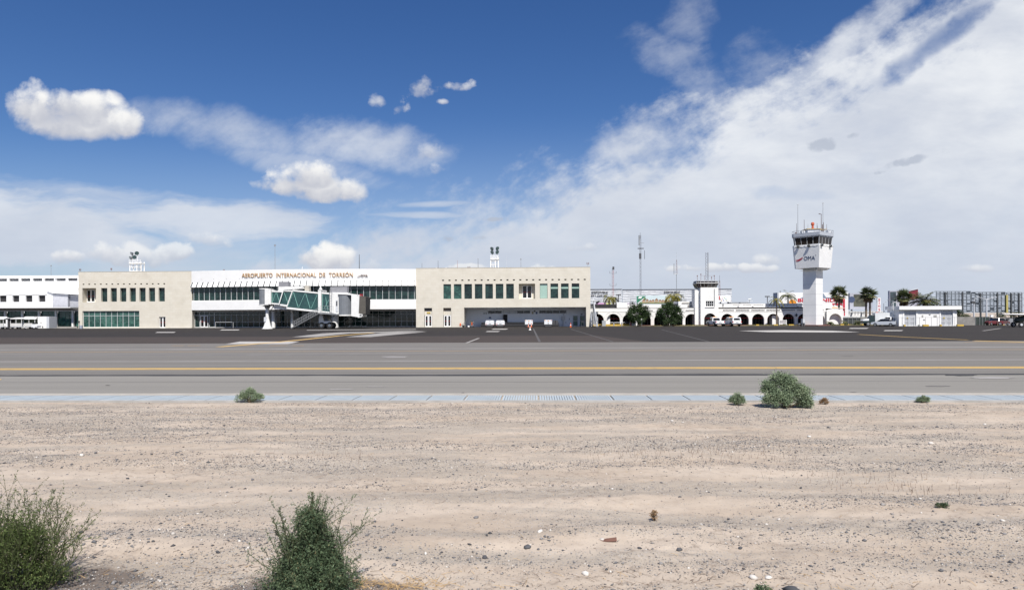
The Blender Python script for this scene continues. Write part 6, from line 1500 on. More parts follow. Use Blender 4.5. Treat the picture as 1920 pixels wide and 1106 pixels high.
def pickup(label, beacon=True, camper=False, body=CARW):
    t = thing('pickup_truck', label, 'pickup')
    lower = [(-2.62, .50), (-2.66, .62), (-2.62, 1.05), (-2.58, 1.07), (-.78, 1.07), (-.70, 1.03), (.95, 1.03), (1.15, 1.05), (2.35, .98), (2.62, .86), (2.66, .5), (2.2, .45), (2.12, .68), (1.9, .83), (1.6, .86), (1.3, .83), (1.1, .68), (1.02, .42), (-1.1, .42), (-1.2, .68), (-1.42, .83), (-1.7, .86), (-2.0, .83), (-2.2, .68), (-2.28, .46)]
    hull('body', lower, 1.84, body, t, .06)
    MB().box(-2.5, -.72, .80, -.86, .72, 1.072).build('bed_floor', DGREY, t)
    for s in (-1, 1): pass
    cab = [(-.72, 1.02), (-.62, 1.62), (-.48, 1.72), (.45, 1.73), (.62, 1.66), (1.12, 1.03)]; hull('cab', cab, 1.70, body, t, .16)
    g = MB(); zz = (1.10, 1.60)
    def pane(pts, nm='side_window'): return pts
    for s in (-1, 1):
        y1, y2 = s*(.845), s*(.745)
        for xs in ((-.60, -.54, .00, .02), (.10, .10, .46, .86)):
            a, b_, c, d = xs; g.add([(a, y1+s*.02, 1.12), (d, y1+s*.02, 1.12), (c, y2+s*.03, 1.60), (b_, y2+s*.03, 1.60)], [(0, 1, 2, 3) if s < 0 else (3, 2, 1, 0)])
    g.build('side_window', GLASSD, t)
    MB().add([(1.10, -.70, 1.10), (1.10, .70, 1.10), (.66, .62, 1.63), (.66, -.62, 1.63)], [(0, 1, 2, 3)]).build('windscreen', GLASSD, t)
    MB().add([(-.735, -.68, 1.12), (-.645, -.60, 1.60), (-.645, .60, 1.60), (-.735, .68, 1.12)], [(0, 1, 2, 3)]).build('rear_window', GLASSD, t)
    if camper: 
        hull('camper_shell', [(-2.55, 1.075), (-2.45, 1.66), (-2.3, 1.72), (-.80, 1.72), (-.80, 1.075)], 1.72, body, t, .12)
        MB().add([(-2.545, -.62, 1.18), (-2.475, -.56, 1.58), (-2.475, .56, 1.58), (-2.545, .62, 1.18)], [(0, 1, 2, 3)]).build('rear_window', GLASSD, t)
        for s in (-1, 1): MB().add([(-2.3, s*.875, 1.2), (-1.0, s*.875, 1.2), (-1.0, s*.82, 1.58), (-2.25, s*.82, 1.58)], [(0, 1, 2, 3)]).build('side_window', GLASSD, t)
    wheels(t, (-1.7, 1.6), 1.84)
    for s in (-1, 1):
        MB().box(-2.672, s*.80-.07, .72, -2.60, s*.80+.07, 1.02).build('tail_lamp', TAIL, t); MB().box(2.60, s*.72-.13, .66, 2.655, s*.72+.13, .84).build('headlight', CHROME, t)
        MB().box(.86, s*.92-.02, 1.12, 1.02, s*.92+.16*s, 1.26).build('mirror', DGREY, t)
    MB().box(-2.78, -.86, .46, -2.67, .86, .62).build('rear_bumper', CHROME, t); MB().box(2.66, -.88, .44, 2.76, .88, .62).build('front_bumper', DGREY, t)
    MB().box(-2.672, -.25, .70, -2.665, .25, .82).build('number_plate', GREY, t)
    MB().box(-2.45, -.7, .36, 2.45, .7, .46).build('chassis', BLACK, t)
    if beacon: MB().box(-.1, -.45, 1.735, .08, .45, 1.83).build('beacon_bar', AMBER, t)
    return t
def parkat(t, u, v, hd):     # heading measured from +X
    x, y = G(u, v); t.location = (x, y, .004); t.rotation_euler = (0, 0, R(hd))
p1 = pickup('white pickup with an amber light bar and open bed, parked under the old tower', True); parkat(p1, 1341, 611.6, 96)
p1.location.z = .004
p2 = pickup('white pickup with a closed rear shell, parked right of the open bed pickup', True, True); parkat(p2, 1371.5, 611.6, 97)
p3 = pickup('white pickup partly hidden behind the ambulance, beside the service building', False); parkat(p3, 1667, 611.0, 215)
# ambulance
t = thing('ambulance', 'white box ambulance with a red cross and dark front, facing left', 'ambulance')
hull('box_body', [(-2.6, .62), (-2.6, 2.35), (-2.5, 2.45), (.35, 2.45), (.45, 2.35), (.45, .62)], 2.0, mat('amb_grey_white', (.58, .60, .60), .5), t, .03)
hull('cab', [(.47, .55), (.47, 2.0), (.7, 2.05), (1.05, 2.0), (1.45, 1.35), (2.4, 1.15), (2.5, .95), (2.5, .5)], 1.9, mat('dark_teal_paint', (.02, .035, .035), .3), t, .12)
hull('bonnet', [(1.46, .95), (1.46, 1.36), (2.42, 1.17), (2.52, 1.0), (2.52, .95)], 1.88, CARW, t, .02)
MB().add([(.55, -.94, 1.35), (1.35, -.94, 1.35), (1.0, -.88, 1.92), (.6, -.88, 1.92)], [(0, 1, 2, 3)]).build('side_window', GLASSD, t)
b = MB(); b.box(-1.3, -1.03, 1.35, -.7, -1.004, 1.52); b.box(-1.09, -1.028, 1.13, -.91, -1.003, 1.349); b.box(-1.09, -1.028, 1.521, -.91, -1.003, 1.74); b.build('red_cross', RED, t); wheels(t, (-1.7, 1.6), 1.95, .38, GREY)
MB().box(-.2, -.5, 2.455, .1, .5, 2.58).build('light_bar', TAIL, t); t.location = (*G(1643, 610.9), .004); t.rotation_euler = (0, 0, R(168))
b2 = MB(); 
t = thing('sedan_car', 'silver white sedan seen from the side in front of the ambulance', 'car')
hull('body', [(-2.2, .35), (-2.25, .75), (-2.1, .92), (-1.5, .95), (1.2, .90), (2.1, .74), (2.2, .5), (2.15, .32), (1.75, .30), (1.66, .52), (1.4, .66), (1.14, .52), (1.05, .26), (-1.0, .26), (-1.09, .52), (-1.35, .66), (-1.61, .52), (-1.7, .30)], 1.72, mat('silver_paint', (.52, .54, .56), .25, metal=.3), t, .05)
hull('cabin', [(-1.6, .93), (-1.1, 1.34), (-.8, 1.42), (.1, 1.42), (.45, 1.34), (1.15, .9)], 1.58, GLASSD, t, .18); hull('car_roof', [(-1.05, 1.36), (-.8, 1.432), (.1, 1.432), (.4, 1.36)], 1.25, MATS['silver_paint'], t, .02)
wheels(t, (-1.35, 1.4), 1.72, .31, CHROME); t.location = (*G(1656, 611.6), .004); t.rotation_euler = (0, 0, R(150)); t.scale = (.9, 1, .95)
def redcar(u, v, hd, label, m_):
    t = thing('parked_car', label, 'car', group='red cars behind the mesh gate')
    hull('body', [(-2.1, .3), (-2.15, .75), (-1.9, .9), (1.2, .88), (2.05, .7), (2.1, .3)], 1.7, m_, t, .05); hull('cabin', [(-1.6, .9), (-1.0, 1.38), (.2, 1.40), (1.1, .88)], 1.5, GLASSD, t, .16); wheels(t, (-1.3, 1.3), 1.7, .31); t.location = (XU(u, YF-1.6), YF-1.6, .004); t.scale = (.62, .9, .95); t.rotation_euler = (0, 0, R(hd))
redcar(1863, 610.0, 175, 'red car, left one of two in front of the tan wall', mat('car_red', (.13, .02, .025), .4)); redcar(1876, 610.0, 5, 'dull red car, right one of two in front of the tan wall', mat('car_dull_red', (.10, .045, .045), .4))
# ================================================================== GROUND EQUIPMENT
def gpu_cart(label, slope=True, amber=False, two=False):
    t = thing('equipment_cart', label, 'cart')
    if slope: prof = [(-.86, .45), (-.86, .95), (-.72, 1.30), (.72, 1.30), (.86, .95), (.86, .45)]
    else: prof = [(-.76, .50), (-.76, 1.36), (.76, 1.36), (.76, .50)]
    b = MB().prism(prof, -.9, .9); o = b.build('housing', CARW, t); bv = o.modifiers.new('b', 'BEVEL'); bv.width = .03; bv.segments = 2
    b = MB(); w = .8
    b.box(-w, -.95, .26, w, .95, .40); b.box(-w*.8, -1.05, .10, w*.8, -.955, .25)
    b.build('chassis', DGREY, t)
    for x in (-.6, .6):
        for y in (-.6, .6): MB().wheel((x, y, .21), .21, .16, 'y' if not slope else 'x').build('wheel', BLACK, t)
    if slope:
        b = MB()
        for k in range(4):
            b.box(-.80+.0+k*.09, -.93, .55+((k % 2)*.12), -.74+k*.09, -.903, .63+((k % 2)*.12))
        b.build('red_marking', RED, t); MB().box(-.18, -.93, .62, .28, -.903, .74).build('number_plate', GREY, t); MB().box(-.06, -.93, 1.12, .10, -.903, 1.2).build('badge', GREY, t)
        for x in (-.7, .7): MB().box(x-.06, -.99, .40, x+.06, -.905, .47).build('lamp', TAIL, t)
    else:
        for x in (-.62, .62): MB().box(x-.1, -.93, 1.22, x+.1, -.903, 1.32).build('lamp', AMBER if x < 0 else TAIL, t)
        MB().box(-.12, -.93, 1.12, .12, -.903, 1.22).build('amber_lamp', AMBER, t); MB().box(-.03, -1.4, .32, .03, -.95, .38).build('tow_bar', DGREY, t); MB().box(-.012, -.905, .52, .012, -.9001, 1.34).build('door_seam', GREY, t)
        MB().box(-.05, -.94, .55, .05, -.906, .85).build('latch', DGREY, t)
    return t
YCt = YR-1.0
for u, lb, sl in ((918.5, 'white sloping sided ground cart, left one of the pair in the bay', True), (938, 'white sloping sided ground cart, right one of the pair in the bay', True), (991.5, 'white square ground cart with two cones before it', False), (1027.5, 'white square ground cart with a tow bar, at the right of the bay', False)):
    t = gpu_cart(lb, sl); t.location = (XU(u, YCt), YCt, .01); t.scale = (1.0, 1, 1.0 if sl else 1.0)
def cone(u, v, label, h=.75, m_=ORANGE):
    x, y = G(u, v); t = thing('traffic_cone', label, 'cone', (x, y, .01)); MB().box(x-.2, y-.2, .01, x+.2, y+.2, .05).build('base', DGREY if m_ is ORANGE else m_, t); MB().lathe((x, y, .05), [(.15, 0), (.10, h*.5), (.04, h)], 12).build('body', m_, t)
    MB().lathe((x, y, .05), [(.118, h*.42), (.095, h*.6)], 12).build('band', WHITE if m_ is ORANGE else ORANGE, t); return t
cone(990.8, 613.6, 'orange cone in front of the square cart, left one of two', .6); cone(996.2, 613.6, 'orange cone in front of the square cart, right one of two', .75); cone(1070, 614.2, 'orange cone alone near the glass doors of the bay', .85); cone(993.8, 619.0, 'small white and red cone standing out on the dark apron', .5, WHITE)
# hose cart and extinguisher trolley left of the bay
x = XU(867, YR-.8); t = thing('hand_trolley', 'grey trolley with an orange cylinder at the left corner of the bay', 'trolley', (x, YR-.8, 0))
b = MB(); y = YR-.8
for s in (-.25, .25): b.tube((x-.5, y+s, .15), (x+.9, y+s, 1.25), .04); b.tube((x-.5, y+s, .15), (x+.3, y+s, .15), .04); b.tube((x+.3, y+s, .15), (x+.5, y+s, .9), .035)
b.build('frame', GREY, t); MB().lathe((x-.42, y, .12), [(.16, 0), (.16, .55), (.06, .68)], 14).build('cylinder', ORANGE, t); MB().wheel((x+.15, y-.3, .22), .22, .08).build('wheel', BLACK, t); MB().wheel((x+.15, y+.3, .22), .22, .08).build('wheel', BLACK, t)
x = XU(884.5, YR+.3); y = YR+.3; t = thing('service_cart', 'small cart with brown dusters and an orange bottle at the bay left', 'cart', (x, y, 0))
b = MB().box(x-.35, y-.3, .25, x+.4, y+.3, .35)
for a in (-.33, .36): b.tube((x+a, y, .3), (x+a, y, 1.05), .03)
b.tube((x-.33, y, 1.0), (x+.36, y, 1.0), .03); b.build('frame', GREY, t); MB().lathe((x+.02, y-.2, .35), [(.10, 0), (.12, .45), (.05, .6)], 10).build('bottle', ORANGE, t)
b = MB(); r_ = random.Random(2)
for k in range(26): a = r_.uniform(0, 6.28); q = r_.uniform(.1, .45); b.tube((x, y, 1.0), (x+q*math.cos(a), y, 1.05+q*.6*math.sin(a)), .05, .03, 4)
b.build('duster', mat('duster_brown', (.10, .09, .05), .9), t); MB().lathe((x-.62, y-.2, 0), [(.2, 0), (.22, .15), (.12, .3)], 12).build('canister', WHITE, t)
for s in (-.3, .3): MB().wheel((x+s, y-.25, .12), .12, .06).build('wheel', BLACK, t)
x = XU(1092, YR-.4); y = YR-.4; t = thing('stand', 'small dark wheeled stand before the right glass door of the bay', 'stand', (x, y, 0)); b = MB()
for s in (-.3, .3): b.tube((x+s, y-.2, .1), (x+s*.4, y, .95), .03); b.tube((x+s, y+.2, .1), (x+s*.4, y, .95), .03)
b.box(x-.3, y-.15, .9, x+.3, y+.15, 1.05); b.box(x-.32, y-.2, .08, x+.32, y+.2, .13); b.build('frame', DGREY, t)
# boarding stairs right of the stone wing
YSa = 131.5; t = thing('boarding_stairs', 'tall grey wheeled boarding stairs against the right end of the stone wing', 'stairs', (XU(1115, YSa), YSa, 0))
x0, x1 = XU(1108.8, YSa), XU(1117, YSa); b = MB(); n = 22; ztop = ZV(1112, 568, YSa)
for k in range(n): z = .35+(ztop-.35)*k/n; b.box(x0+.05, YSa+k*.27, z, x1, YSa+k*.27+.3, z+.06)
b.build('tread', STEEL, t)
b = MB()
for x in (x0+.02, x1+.02, XU(1119.5, YSa)):
    top = (min(x, x1), YSa+n*.27, ztop); b.tube((x, YSa-.2, .1), top, .07); b.tube((x, YSa-.2, 1.2), (top[0], top[1], ztop+1.1), .045)
for k in range(0, n, 2):
    z = .35+(ztop-.35)*k/n
    for x in (x0, x1): b.tube((x, YSa+k*.27, z), (x, YSa+k*.27, z+1.1), .035)
b.tube((x1, YSa+3, 0), (x1, YSa+5.5, ztop), .06); b.tube((x0, YSa+6, 0), (x0, YSa+6, ztop), .07); b.tube((x1, YSa+6, 0), (x1, YSa+6, ztop), .07)
b.build('frame', GREYW, t)
p = PX([(1117, 567), (1119, 565.5), (1128, 562), (1119, 571)], YSa+5); MB().prism(p, YSa+5, YSa+5.3).build('canopy_arm', DGREY, t); MB().prism(PX([(1109, 564.4), (1109, 563.4), (1128, 563), (1128, 564)], YSa+4.5), YSa+4.5, YSa+6.5).build('canopy', GREYW, t)
for x in (x0, x1+.8): MB().wheel((x, YSa, .22), .22, .15).build('wheel', BLACK, t)
MB().box(XU(1118, YSa), YSa+1, 0, XU(1122, YSa), YSa+1.1, 1.9).build('side_gate', STEEL, t)
# cabinet, fence, signs before the round trees
y = 135.6; x = XU(1132.2, y)
tag(MB().box(x-.35, y, 0, XU(1135.6, y), y+.5, ZV(1132, 601, y)).build('switch_cabinet', mat('cabinet_grey', (.33, .35, .37), .6)), 'grey metal cabinet right of the boarding stairs', 'cabinet')
t = thing('low_fence', 'low steel fence with a grey post before the second arch from the left', 'fence', (XU(1160, y), y, 0)); b = MB()
b.tube((XU(1137, y), y, ZV(1160, 604.5, y)), (XU(1182, y), y, ZV(1160, 604.5, y)), .03)
b.build('rail', STEEL, t); b = MB()
for u in (1150.7, 1165.5, 1181.5): x = XU(u, y); b.box(x-.1, y-.08, 0, x+.1, y+.08, ZV(u, 604.2, y))
b.build('post', STEEL, t); MB().box(XU(1183.5, y), y, 0, XU(1190, y), y+.05, ZV(1186, 605, y)).build('mesh_panel', GREYW, t)
def post_sign(u, vt, vb, w, h, Y, label, m_=WHITE, post=STEEL, panel=None):
    x = XU(u, Y); z1 = ZV(u, vt, Y); t = thing('sign_post', label, 'sign', (x, Y, 0)); MB().tube((x, Y+.05, 0), (x, Y+.05, z1-.02), .07).build('post', post, t); MB().box(x-w/2, Y-.05, z1-h, x+w/2, Y, z1).build('sign_panel', m_, t); return t
post_sign(1203.3, 596.8, 612, .62, .32, 134.4, 'small blank white sign on a grey post between the two round trees')
post_sign(1182.5, 602, 612, .18, 1.2, 135.5, 'red post at the foot of the left round tree', RED, RED)
post_sign(1258.5, 603.5, 612, .22,   .25, 134.4, 'short white post before the trunk of the right round tree', WHITE, WHITE)
y = 135.2; t = thing('notice_frame', 'white framed notice panel right of the slim yellow palm', 'notice', (XU(1467.5, y), y, 0)); b = MB(); xa, xb = XU(1460.8, y), XU(1474, y); z1 = ZV(1467, 600.6, y)
for x in (xa, xb): b.box(x-.06, y-.06, 0, x+.06, y+.06, z1+.1)
b.box(xa+.062, y-.04, z1-.02, xb-.062, y+.04, z1+.06); b.box(xa+.062, y-.04, .38, xb-.062, y+.04, .46); b.build('frame', WHITE, t); MB().box(xa+.07, y-.02, .462, xb-.07, y+.02, z1-.022).build('panel', mat('notice_grey', (.42, .40, .41), .8, .2, 4), t)
y = 133.4; t = thing('white_kiosk', 'small white unit on legs at the left foot of the main control tower', 'unit', (XU(1506, y), y, 0)); MB().box(XU(1504, y), y-4.3+4, .55, XU(1508.2, y), y+.6, 1.35).build('cabinet', GREYW, t); b = MB()
for x in (XU(1504.2, y), XU(1507.8, y)): b.box(x-.04, y-.2, 0, x+.04, y+.5, .547)
b.build('leg', GREY, t)
t = thing('bench', 'low white bench beside the white unit at the tower foot', 'bench', (XU(1500, 134), 134, 0)); MB().box(XU(1496.5, 134), 133.8, .38, XU(1506, 134), 134.2, .44).build('seat', GREYW, t); b = MB()
for u in (1497.5, 1505): b.box(XU(u, 134)-.03, 133.85, 0, XU(u, 134)+.03, 134.15, .378)
b.build('leg', GREY, t)
# ================================================================== carts at far left
def shade_cart(u0, u1, Y, label, peak=True, white=False):
    xa, xb = XU(u0, Y), XU(u1, Y); t = thing('baggage_trailer', label, 'trailer', ((xa+xb)/2, Y, 0)); w = xb-xa; D = 1.7
    MB().box(xa, Y, .42, xb, Y+D, .55).build('floor', GREYW, t)
    b = MB(); n = 3
    for k in range(n):
        x = xa+.05+(w-.1)*k/(n-1)
        for y in (Y+.03, Y+D-.03): b.box(x-.04, y-.03, .552, x+.04, y+.03, 1.98)
    b.build('frame', WHITE, t)
    MB().box(xa+.09, Y+.02, .56, xb-.09, Y+.05, 1.15).build('side_panel', mat('panel_white', (.60, .59, .56), .7), t)
    MB().box(xa+.1, Y+D*.5, 1.15, xb-.1, Y+D*.5+.03, 1.95).build('curtain', mat('curtain_olive', (.16, .18, .12), .9, .3, 3), t)
    if peak: rf = MB().prismx([(Y-.1, 1.98), (Y+D*.5, 2.45), (Y+D+.1, 1.98), (Y+D+.1, 1.93), (Y-.1, 1.93)], xa-.15, xb+.15)
    else: rf = MB().prism([(xa-.15, 1.983), (xa-.15, 2.05), ((xa+xb)/2, 2.30), (xb+.15, 2.05), (xb+.15, 1.983)], Y-.1, Y+D+.1)
    rf.build('roof', mat('tarp_white', (.78, .77, .75), .7, .06, 1), t)
    for x in (xa+.4, xb-.4):
        for y in (Y+.1, Y+D-.3): MB().wheel((x, y, .22), .22, .14).build('wheel', BLACK, t)
    MB().tube((xb+.05, Y+.3, .45), (xb+.75, Y+.3, .15), .05).build('tow_bar', WHITE, t); return t
YCc = 131.5
shade_cart(-8, 6.3, YCc, 'white covered baggage trailer cut by the left edge of the photo', True)
shade_cart(18.8, 40.5, YCc, 'white covered baggage trailer with two open bays, left of its neighbour', False)
shade_cart(42.5, 65.5, YCc+.6, 'white covered baggage trailer next to the white box van', True)
Y = YCc-.3; xa, xb = XU(9.5, Y), XU(17, Y); t = thing('tall_cart', 'dark open tall cart with a white upright between the two left trailers', 'cart', ((xa+xb)/2, Y, 0)); MB().box(xa, Y, .3, xb, Y+1.4, .42).build('floor', DGREY, t); MB().box(xa+.02, Y+.2, .43, xb-.02, Y+1.3, 2.1).build('load', DARKIN, t); MB().box(xa+.15, Y-.02, .43, xa+.45, Y+.15, 1.9).build('upright', WHITE, t); MB().box(xa-.1, Y-.1, 2.103, xb+.1, Y+1.5, 2.2).build('roof', MATS['tarp_white'], t)
for x in (xa+.15, xb-.15): MB().wheel((x, Y+.1, .16), .16, .12).build('wheel', BLACK, t)
Y = YCc+.8; t = thing('box_van', 'plain white box body standing right of the covered trailers', 'box body', (XU(80, Y), Y, 0))
o = MB().box(XU(70.5, Y), Y, .12, XU(87, Y), Y+2.3, ZV(80, 593.4, Y)).build('box', WHITE, t); MB().box(XU(87, Y)+.003, Y+.02, .14, XU(91.8, Y), Y+2.2, ZV(80, 593.6, Y)).build('side_box', GREYW, t); MB().box(XU(62, Y), Y+.1, ZV(80, 594.6, Y), XU(70.5, Y)-.003, Y+2.0, ZV(80, 593.6, Y)).build('awning', WHITE, t)
MB().box(XU(79, Y), Y-.03, .2, XU(80.6, Y), Y-.004, .55).build('vent', DGREY, t); MB().box(XU(76, Y), Y-.02, 1.1, XU(77.5, Y), Y-.004, 1.35).build('notice', mat('tan_notice', (.3, .27, .2)), t)
x = XU(63.5, YCc-1); t = thing('small_tug', 'small white tug with a dark seat between the last trailer and the white box', 'tug', (x, YCc-1, 0)); MB().prism([(x-.55, .25), (x-.55, .95), (x+.1, .98), (x+.6, .7), (x+.6, .25)], YCc-1, YCc+.1).build('body', CARW, t); MB().box(x-.4, YCc-.9, .985, x+.05, YCc, 1.25).build('seat', BLACK, t)
for s in (-.35, .4): MB().wheel((x+s, YCc-1, .2), .2, .15).build('wheel', BLACK, t)
x = XU(148.5, YL-1); t = thing('call_post', 'slim grey post with a small dark box at the left corner of the stone wing', 'post', (x, YL-1, 0)); MB().tube((x, YL-1, 0), (x, YL-1, 1.6), .05).build('pole', GREY, t); MB().box(x-.15, YL-1.2, 1.15, x+.15, YL-1.06, 1.55).build('box', DGREY, t)
x = XU(152.5, YL-.6); tag(MB().box(x-.25, YL-.9, 0, x+.25, YL-.5, .65).build('utility_box', mat('pale_blue_box', (.35, .38, .46), .7)), 'small pale blue box at the left end of the long lower window', 'box')
# ================================================================== small aircraft at the right edge
YPn = 114; t = thing('small_plane', 'small dark aircraft with a white wing, cut by the right edge', 'aircraft', (XU(1925, YPn), YPn, 0))
def pp(u, v): return PX([(u, v)], YPn)[0]
b = MB(); a = pp(1877, 589.2); c = pp(1960, 589.0); n = 10; 
rings = []
for x, z, ch, th_ in ((a[0], a[1]+.02, .5, .05), (a[0]+2.5, a[1]-.05, 1.1, .14), (c[0], c[1]-.15, 1.6, .26), (c[0]+5, c[1]-.1, 1.7, .28)):
    rings.append([(x, YPn+ch*math.cos(2*math.pi*i/n), z+th_*math.sin(2*math.pi*i/n)) for i in range(n)])
b.loft(rings).build('wing', WHITE, t)
b = MB(); fx = XU(1918, YPn); z = ZV(1920, 597, YPn); rings = []; n = 16
for dx_, r_, dz_ in ((-1.4, .12, -.1), (-1.2, .38, -.1), (-.4, .58, 0), (.8, .68, .1), (2.4, .66, .15), (5.5, .35, .3), (8, .12, .4)): rings.append([(fx+dx_, YPn+r_*math.cos(2*math.pi*i/n), z+dz_-.2+r_*math.sin(2*math.pi*i/n)) for i in range(n)])
b.loft(rings).build('fuselage', mat('plane_dark', (.03, .038, .03), .4), t)
for yy in (-.9, .9):
    w = MB().wheel((XU(1907, YPn), YPn+yy, .42), .42, .22).build('wheel', BLACK, t); MB().wheel((XU(1907, YPn), YPn+yy-.12, .42), .2, .03).build('rim', GREYW, w)
b = MB()
for yy in (-.9, .9): b.tube((XU(1907, YPn), YPn+yy, .42), (fx+.3, YPn+yy*.3, z-.2), .07)
b.build('landing_strut', DGREY, t)
x = fx-1.5; MB().box(x-.03, YPn-.06, z-1.1, x+.03, YPn+.06, z+.6).build('propeller', DGREY, t)
# ================================================================== VEGETATION
def leafmat(name, ramp, rough=.75):
    m = mat(name, ramp[0][1], rough, tone=ramp, spec=.3); return m
class LC:      # collects leaf quads and stem tubes with a tone each
    def __init__(s): s.P = []; s.T = []
    def leaf(s, p, d, up, L, w, tone):
        d = d.normalized(); sd_ = d.cross(up)
        if sd_.length < 1e-3: sd_ = d.cross(Vector((1, 0, 0)))
        sd_ = sd_.normalized()*w/2
        s.P.append((p-sd_*.3, p+d*L*.5-sd_, p+d*L, p+d*L*.5+sd_)); s.T.append(tone)
    def build(s, name, m, par=None):
        V_ = np.array([[tuple(q) for q in p] for p in s.P], dtype=np.float32).reshape(-1, 3); F_ = np.arange(len(V_)).reshape(-1, 4)
        return npmesh(name, V_, F_, m, par, tone=np.repeat(np.array(s.T), 4), k=4)
def rvec(r): 
    while True:
        v = Vector((r.uniform(-1, 1), r.uniform(-1, 1), r.uniform(-1, 1)))
        if .05 < v.length < 1: return v.normalized()
# ---- near shrubs: many ascending green wands with small side shoots
WAND = leafmat('wand_green', [(0, (.030, .048, .012)), (.5, (.072, .105, .028)), (.85, (.125, .165, .052)), (1, (.20, .19, .08))])
CONE = leafmat('cone_green', [(0, (.030, .052, .025)), (.5, (.078, .118, .060)), (.85, (.145, .19, .105)), (1, (.22, .18, .09))])
def wand_shrub(cx_, cy_, label, H, W, nst, seed, m_, cat='shrub', cone=False, twigk=1.0):
    r = random.Random(seed); t = thing('desert_shrub', label, cat, (cx_, cy_, h1(cx_, cy_))); st = MB(); lf = LC(); base = Vector((cx_, cy_, h1(cx_, cy_)-.02))
    def shoot(p, d, L, rad, lev, tone):
        n = max(3, int(L/.035)); q = p.copy(); dd = d.normalized()
        for i in range(n):
            k = i/n; nd = (dd+rvec(r)*.16+Vector((0, 0, .05 if not cone else .03))).normalized(); e = q+nd*(L/n)
            rr = rad*(1-k*.75)
            if lev < 2 or i % 2 == 0: st.tube(q, e, rr, rr*.9, 3)
            nl = 3 if cone else 2
            for _ in range(nl):
                if lev == 0 and k < .25: continue
                ld = (nd*.8+rvec(r)*.75).normalized(); lf.leaf(q.lerp(e, r.random()), ld, rvec(r), r.uniform(.010, .024)*(1.0 if cone else 1.15), r.uniform(.004, .008), min(1, max(0, r.gauss(tone, .16))))
            if lev < 2 and k > (.12 if cone else .2) and r.random() < (.80 if lev == 0 else .45)*twigk:
                sdv = (nd*(.75 if not cone else .5)+rvec(r)*.7+Vector((0, 0, .18))).normalized(); shoot(e, sdv, L*r.uniform(.22, .42)*(1-.5*k), rr*.7, lev+1, tone+r.uniform(-.05, .14))
            q = e; dd = nd
    for s in range(nst):
        a = r.uniform(0, 2*math.pi); q = math.sqrt(r.random())
        if cone:
            tilt = q*1.15; L = H*(1.0-.70*min(1, q*1.2))*r.uniform(.82, 1.05)
            if s == 0: tilt = .04; L = H*1.02
            if s in (1, 2): a = math.pi+.3*s; tilt = .36; L = H*.84
            if s == 3: a = .2; tilt = .25; L = H*.74
            off = Vector((math.cos(a), math.sin(a)*.8, 0))*W*.22*q
        else:
            tilt = q*.72; L = H*(1.05-.35*q)*r.uniform(.7, 1.08); off = Vector((math.cos(a), math.sin(a)*.7, 0))*W*.35*q
        d = Vector((math.sin(tilt)*math.cos(a), math.sin(tilt)*math.sin(a), math.cos(tilt))); shoot(base+off, d, L, .0065, 0, r.uniform(.25, .62))
    st.build('stem', mat('stem_green', (.075, .085, .035), .8, .3, 8), t); lf.build('foliage', m_, t); return t
def fill(t, cx_, cy_, H, W, n, seed, m_, shape):
    r = random.Random(seed); lf = LC()
    hub = []
    for i in range(max(40, n//45)):
        z = r.random()**1.4; rad = shape(z)*W/2*r.uniform(.75, 1.08); a = r.uniform(0, 6.283); q = r.uniform(.55, 1)
        hub.append((Vector((cx_+rad*q*math.cos(a), cy_+rad*q*.8*math.sin(a), z*H+h1(cx_, cy_))), r.gauss(.42, .13)))
    for i in range(n):
        if i % 6:
            hc, tn = hub[r.randrange(len(hub))]; sp = .035+.05*W*.5
            p = hc+Vector((r.gauss(0, 1), r.gauss(0, 1), r.gauss(0, 1)))*sp; p.z = max(p.z, h1(cx_, cy_)+.005)
            for _ in range(5): lf.leaf(p+rvec(r)*.02, rvec(r)+Vector((0, 0, .4)), rvec(r), r.uniform(.014, .030), r.uniform(.005, .010), min(1, max(0, r.gauss(tn, .2))))
            continue
        z = r.random()**1.5; rad = shape(z)*W/2; a = r.uniform(0, 6.283); q = math.sqrt(r.uniform(.25, 1)); p = Vector((cx_+rad*q*math.cos(a), cy_+rad*q*.8*math.sin(a), z*H+h1(cx_, cy_)))
        cl = Vector((r.gauss(0, .018), r.gauss(0, .018), r.gauss(0, .018)))
        for _ in range(5): lf.leaf(p+rvec(r)*.022+cl, rvec(r)+Vector((0, 0, .4)), rvec(r), r.uniform(.012, .026), r.uniform(.004, .009), min(1, max(0, r.gauss(.42, .22))))
    return lf.build('foliage', m_, t)
gx1, gy1 = G(26, 1098); 
t = wand_shrub(gx1, gy1, 'large open green shrub of thin upright wands at the bottom left corner', .96, .85, 78, 3, WAND)
fill(t, gx1, gy1, 0.56, .95, 4200, 8, WAND, lambda z: (1-z)**.45)
gx2, gy2 = G(583, 1104)
t = wand_shrub(gx2, gy2, 'dense cone shaped green shrub with a tall tip at the bottom edge', 1.0, .9, 70, 5, CONE, cone=True)
fill(t, gx2, gy2, .68, .98, 7600, 9, CONE, lambda z: (1-z)**1.15)
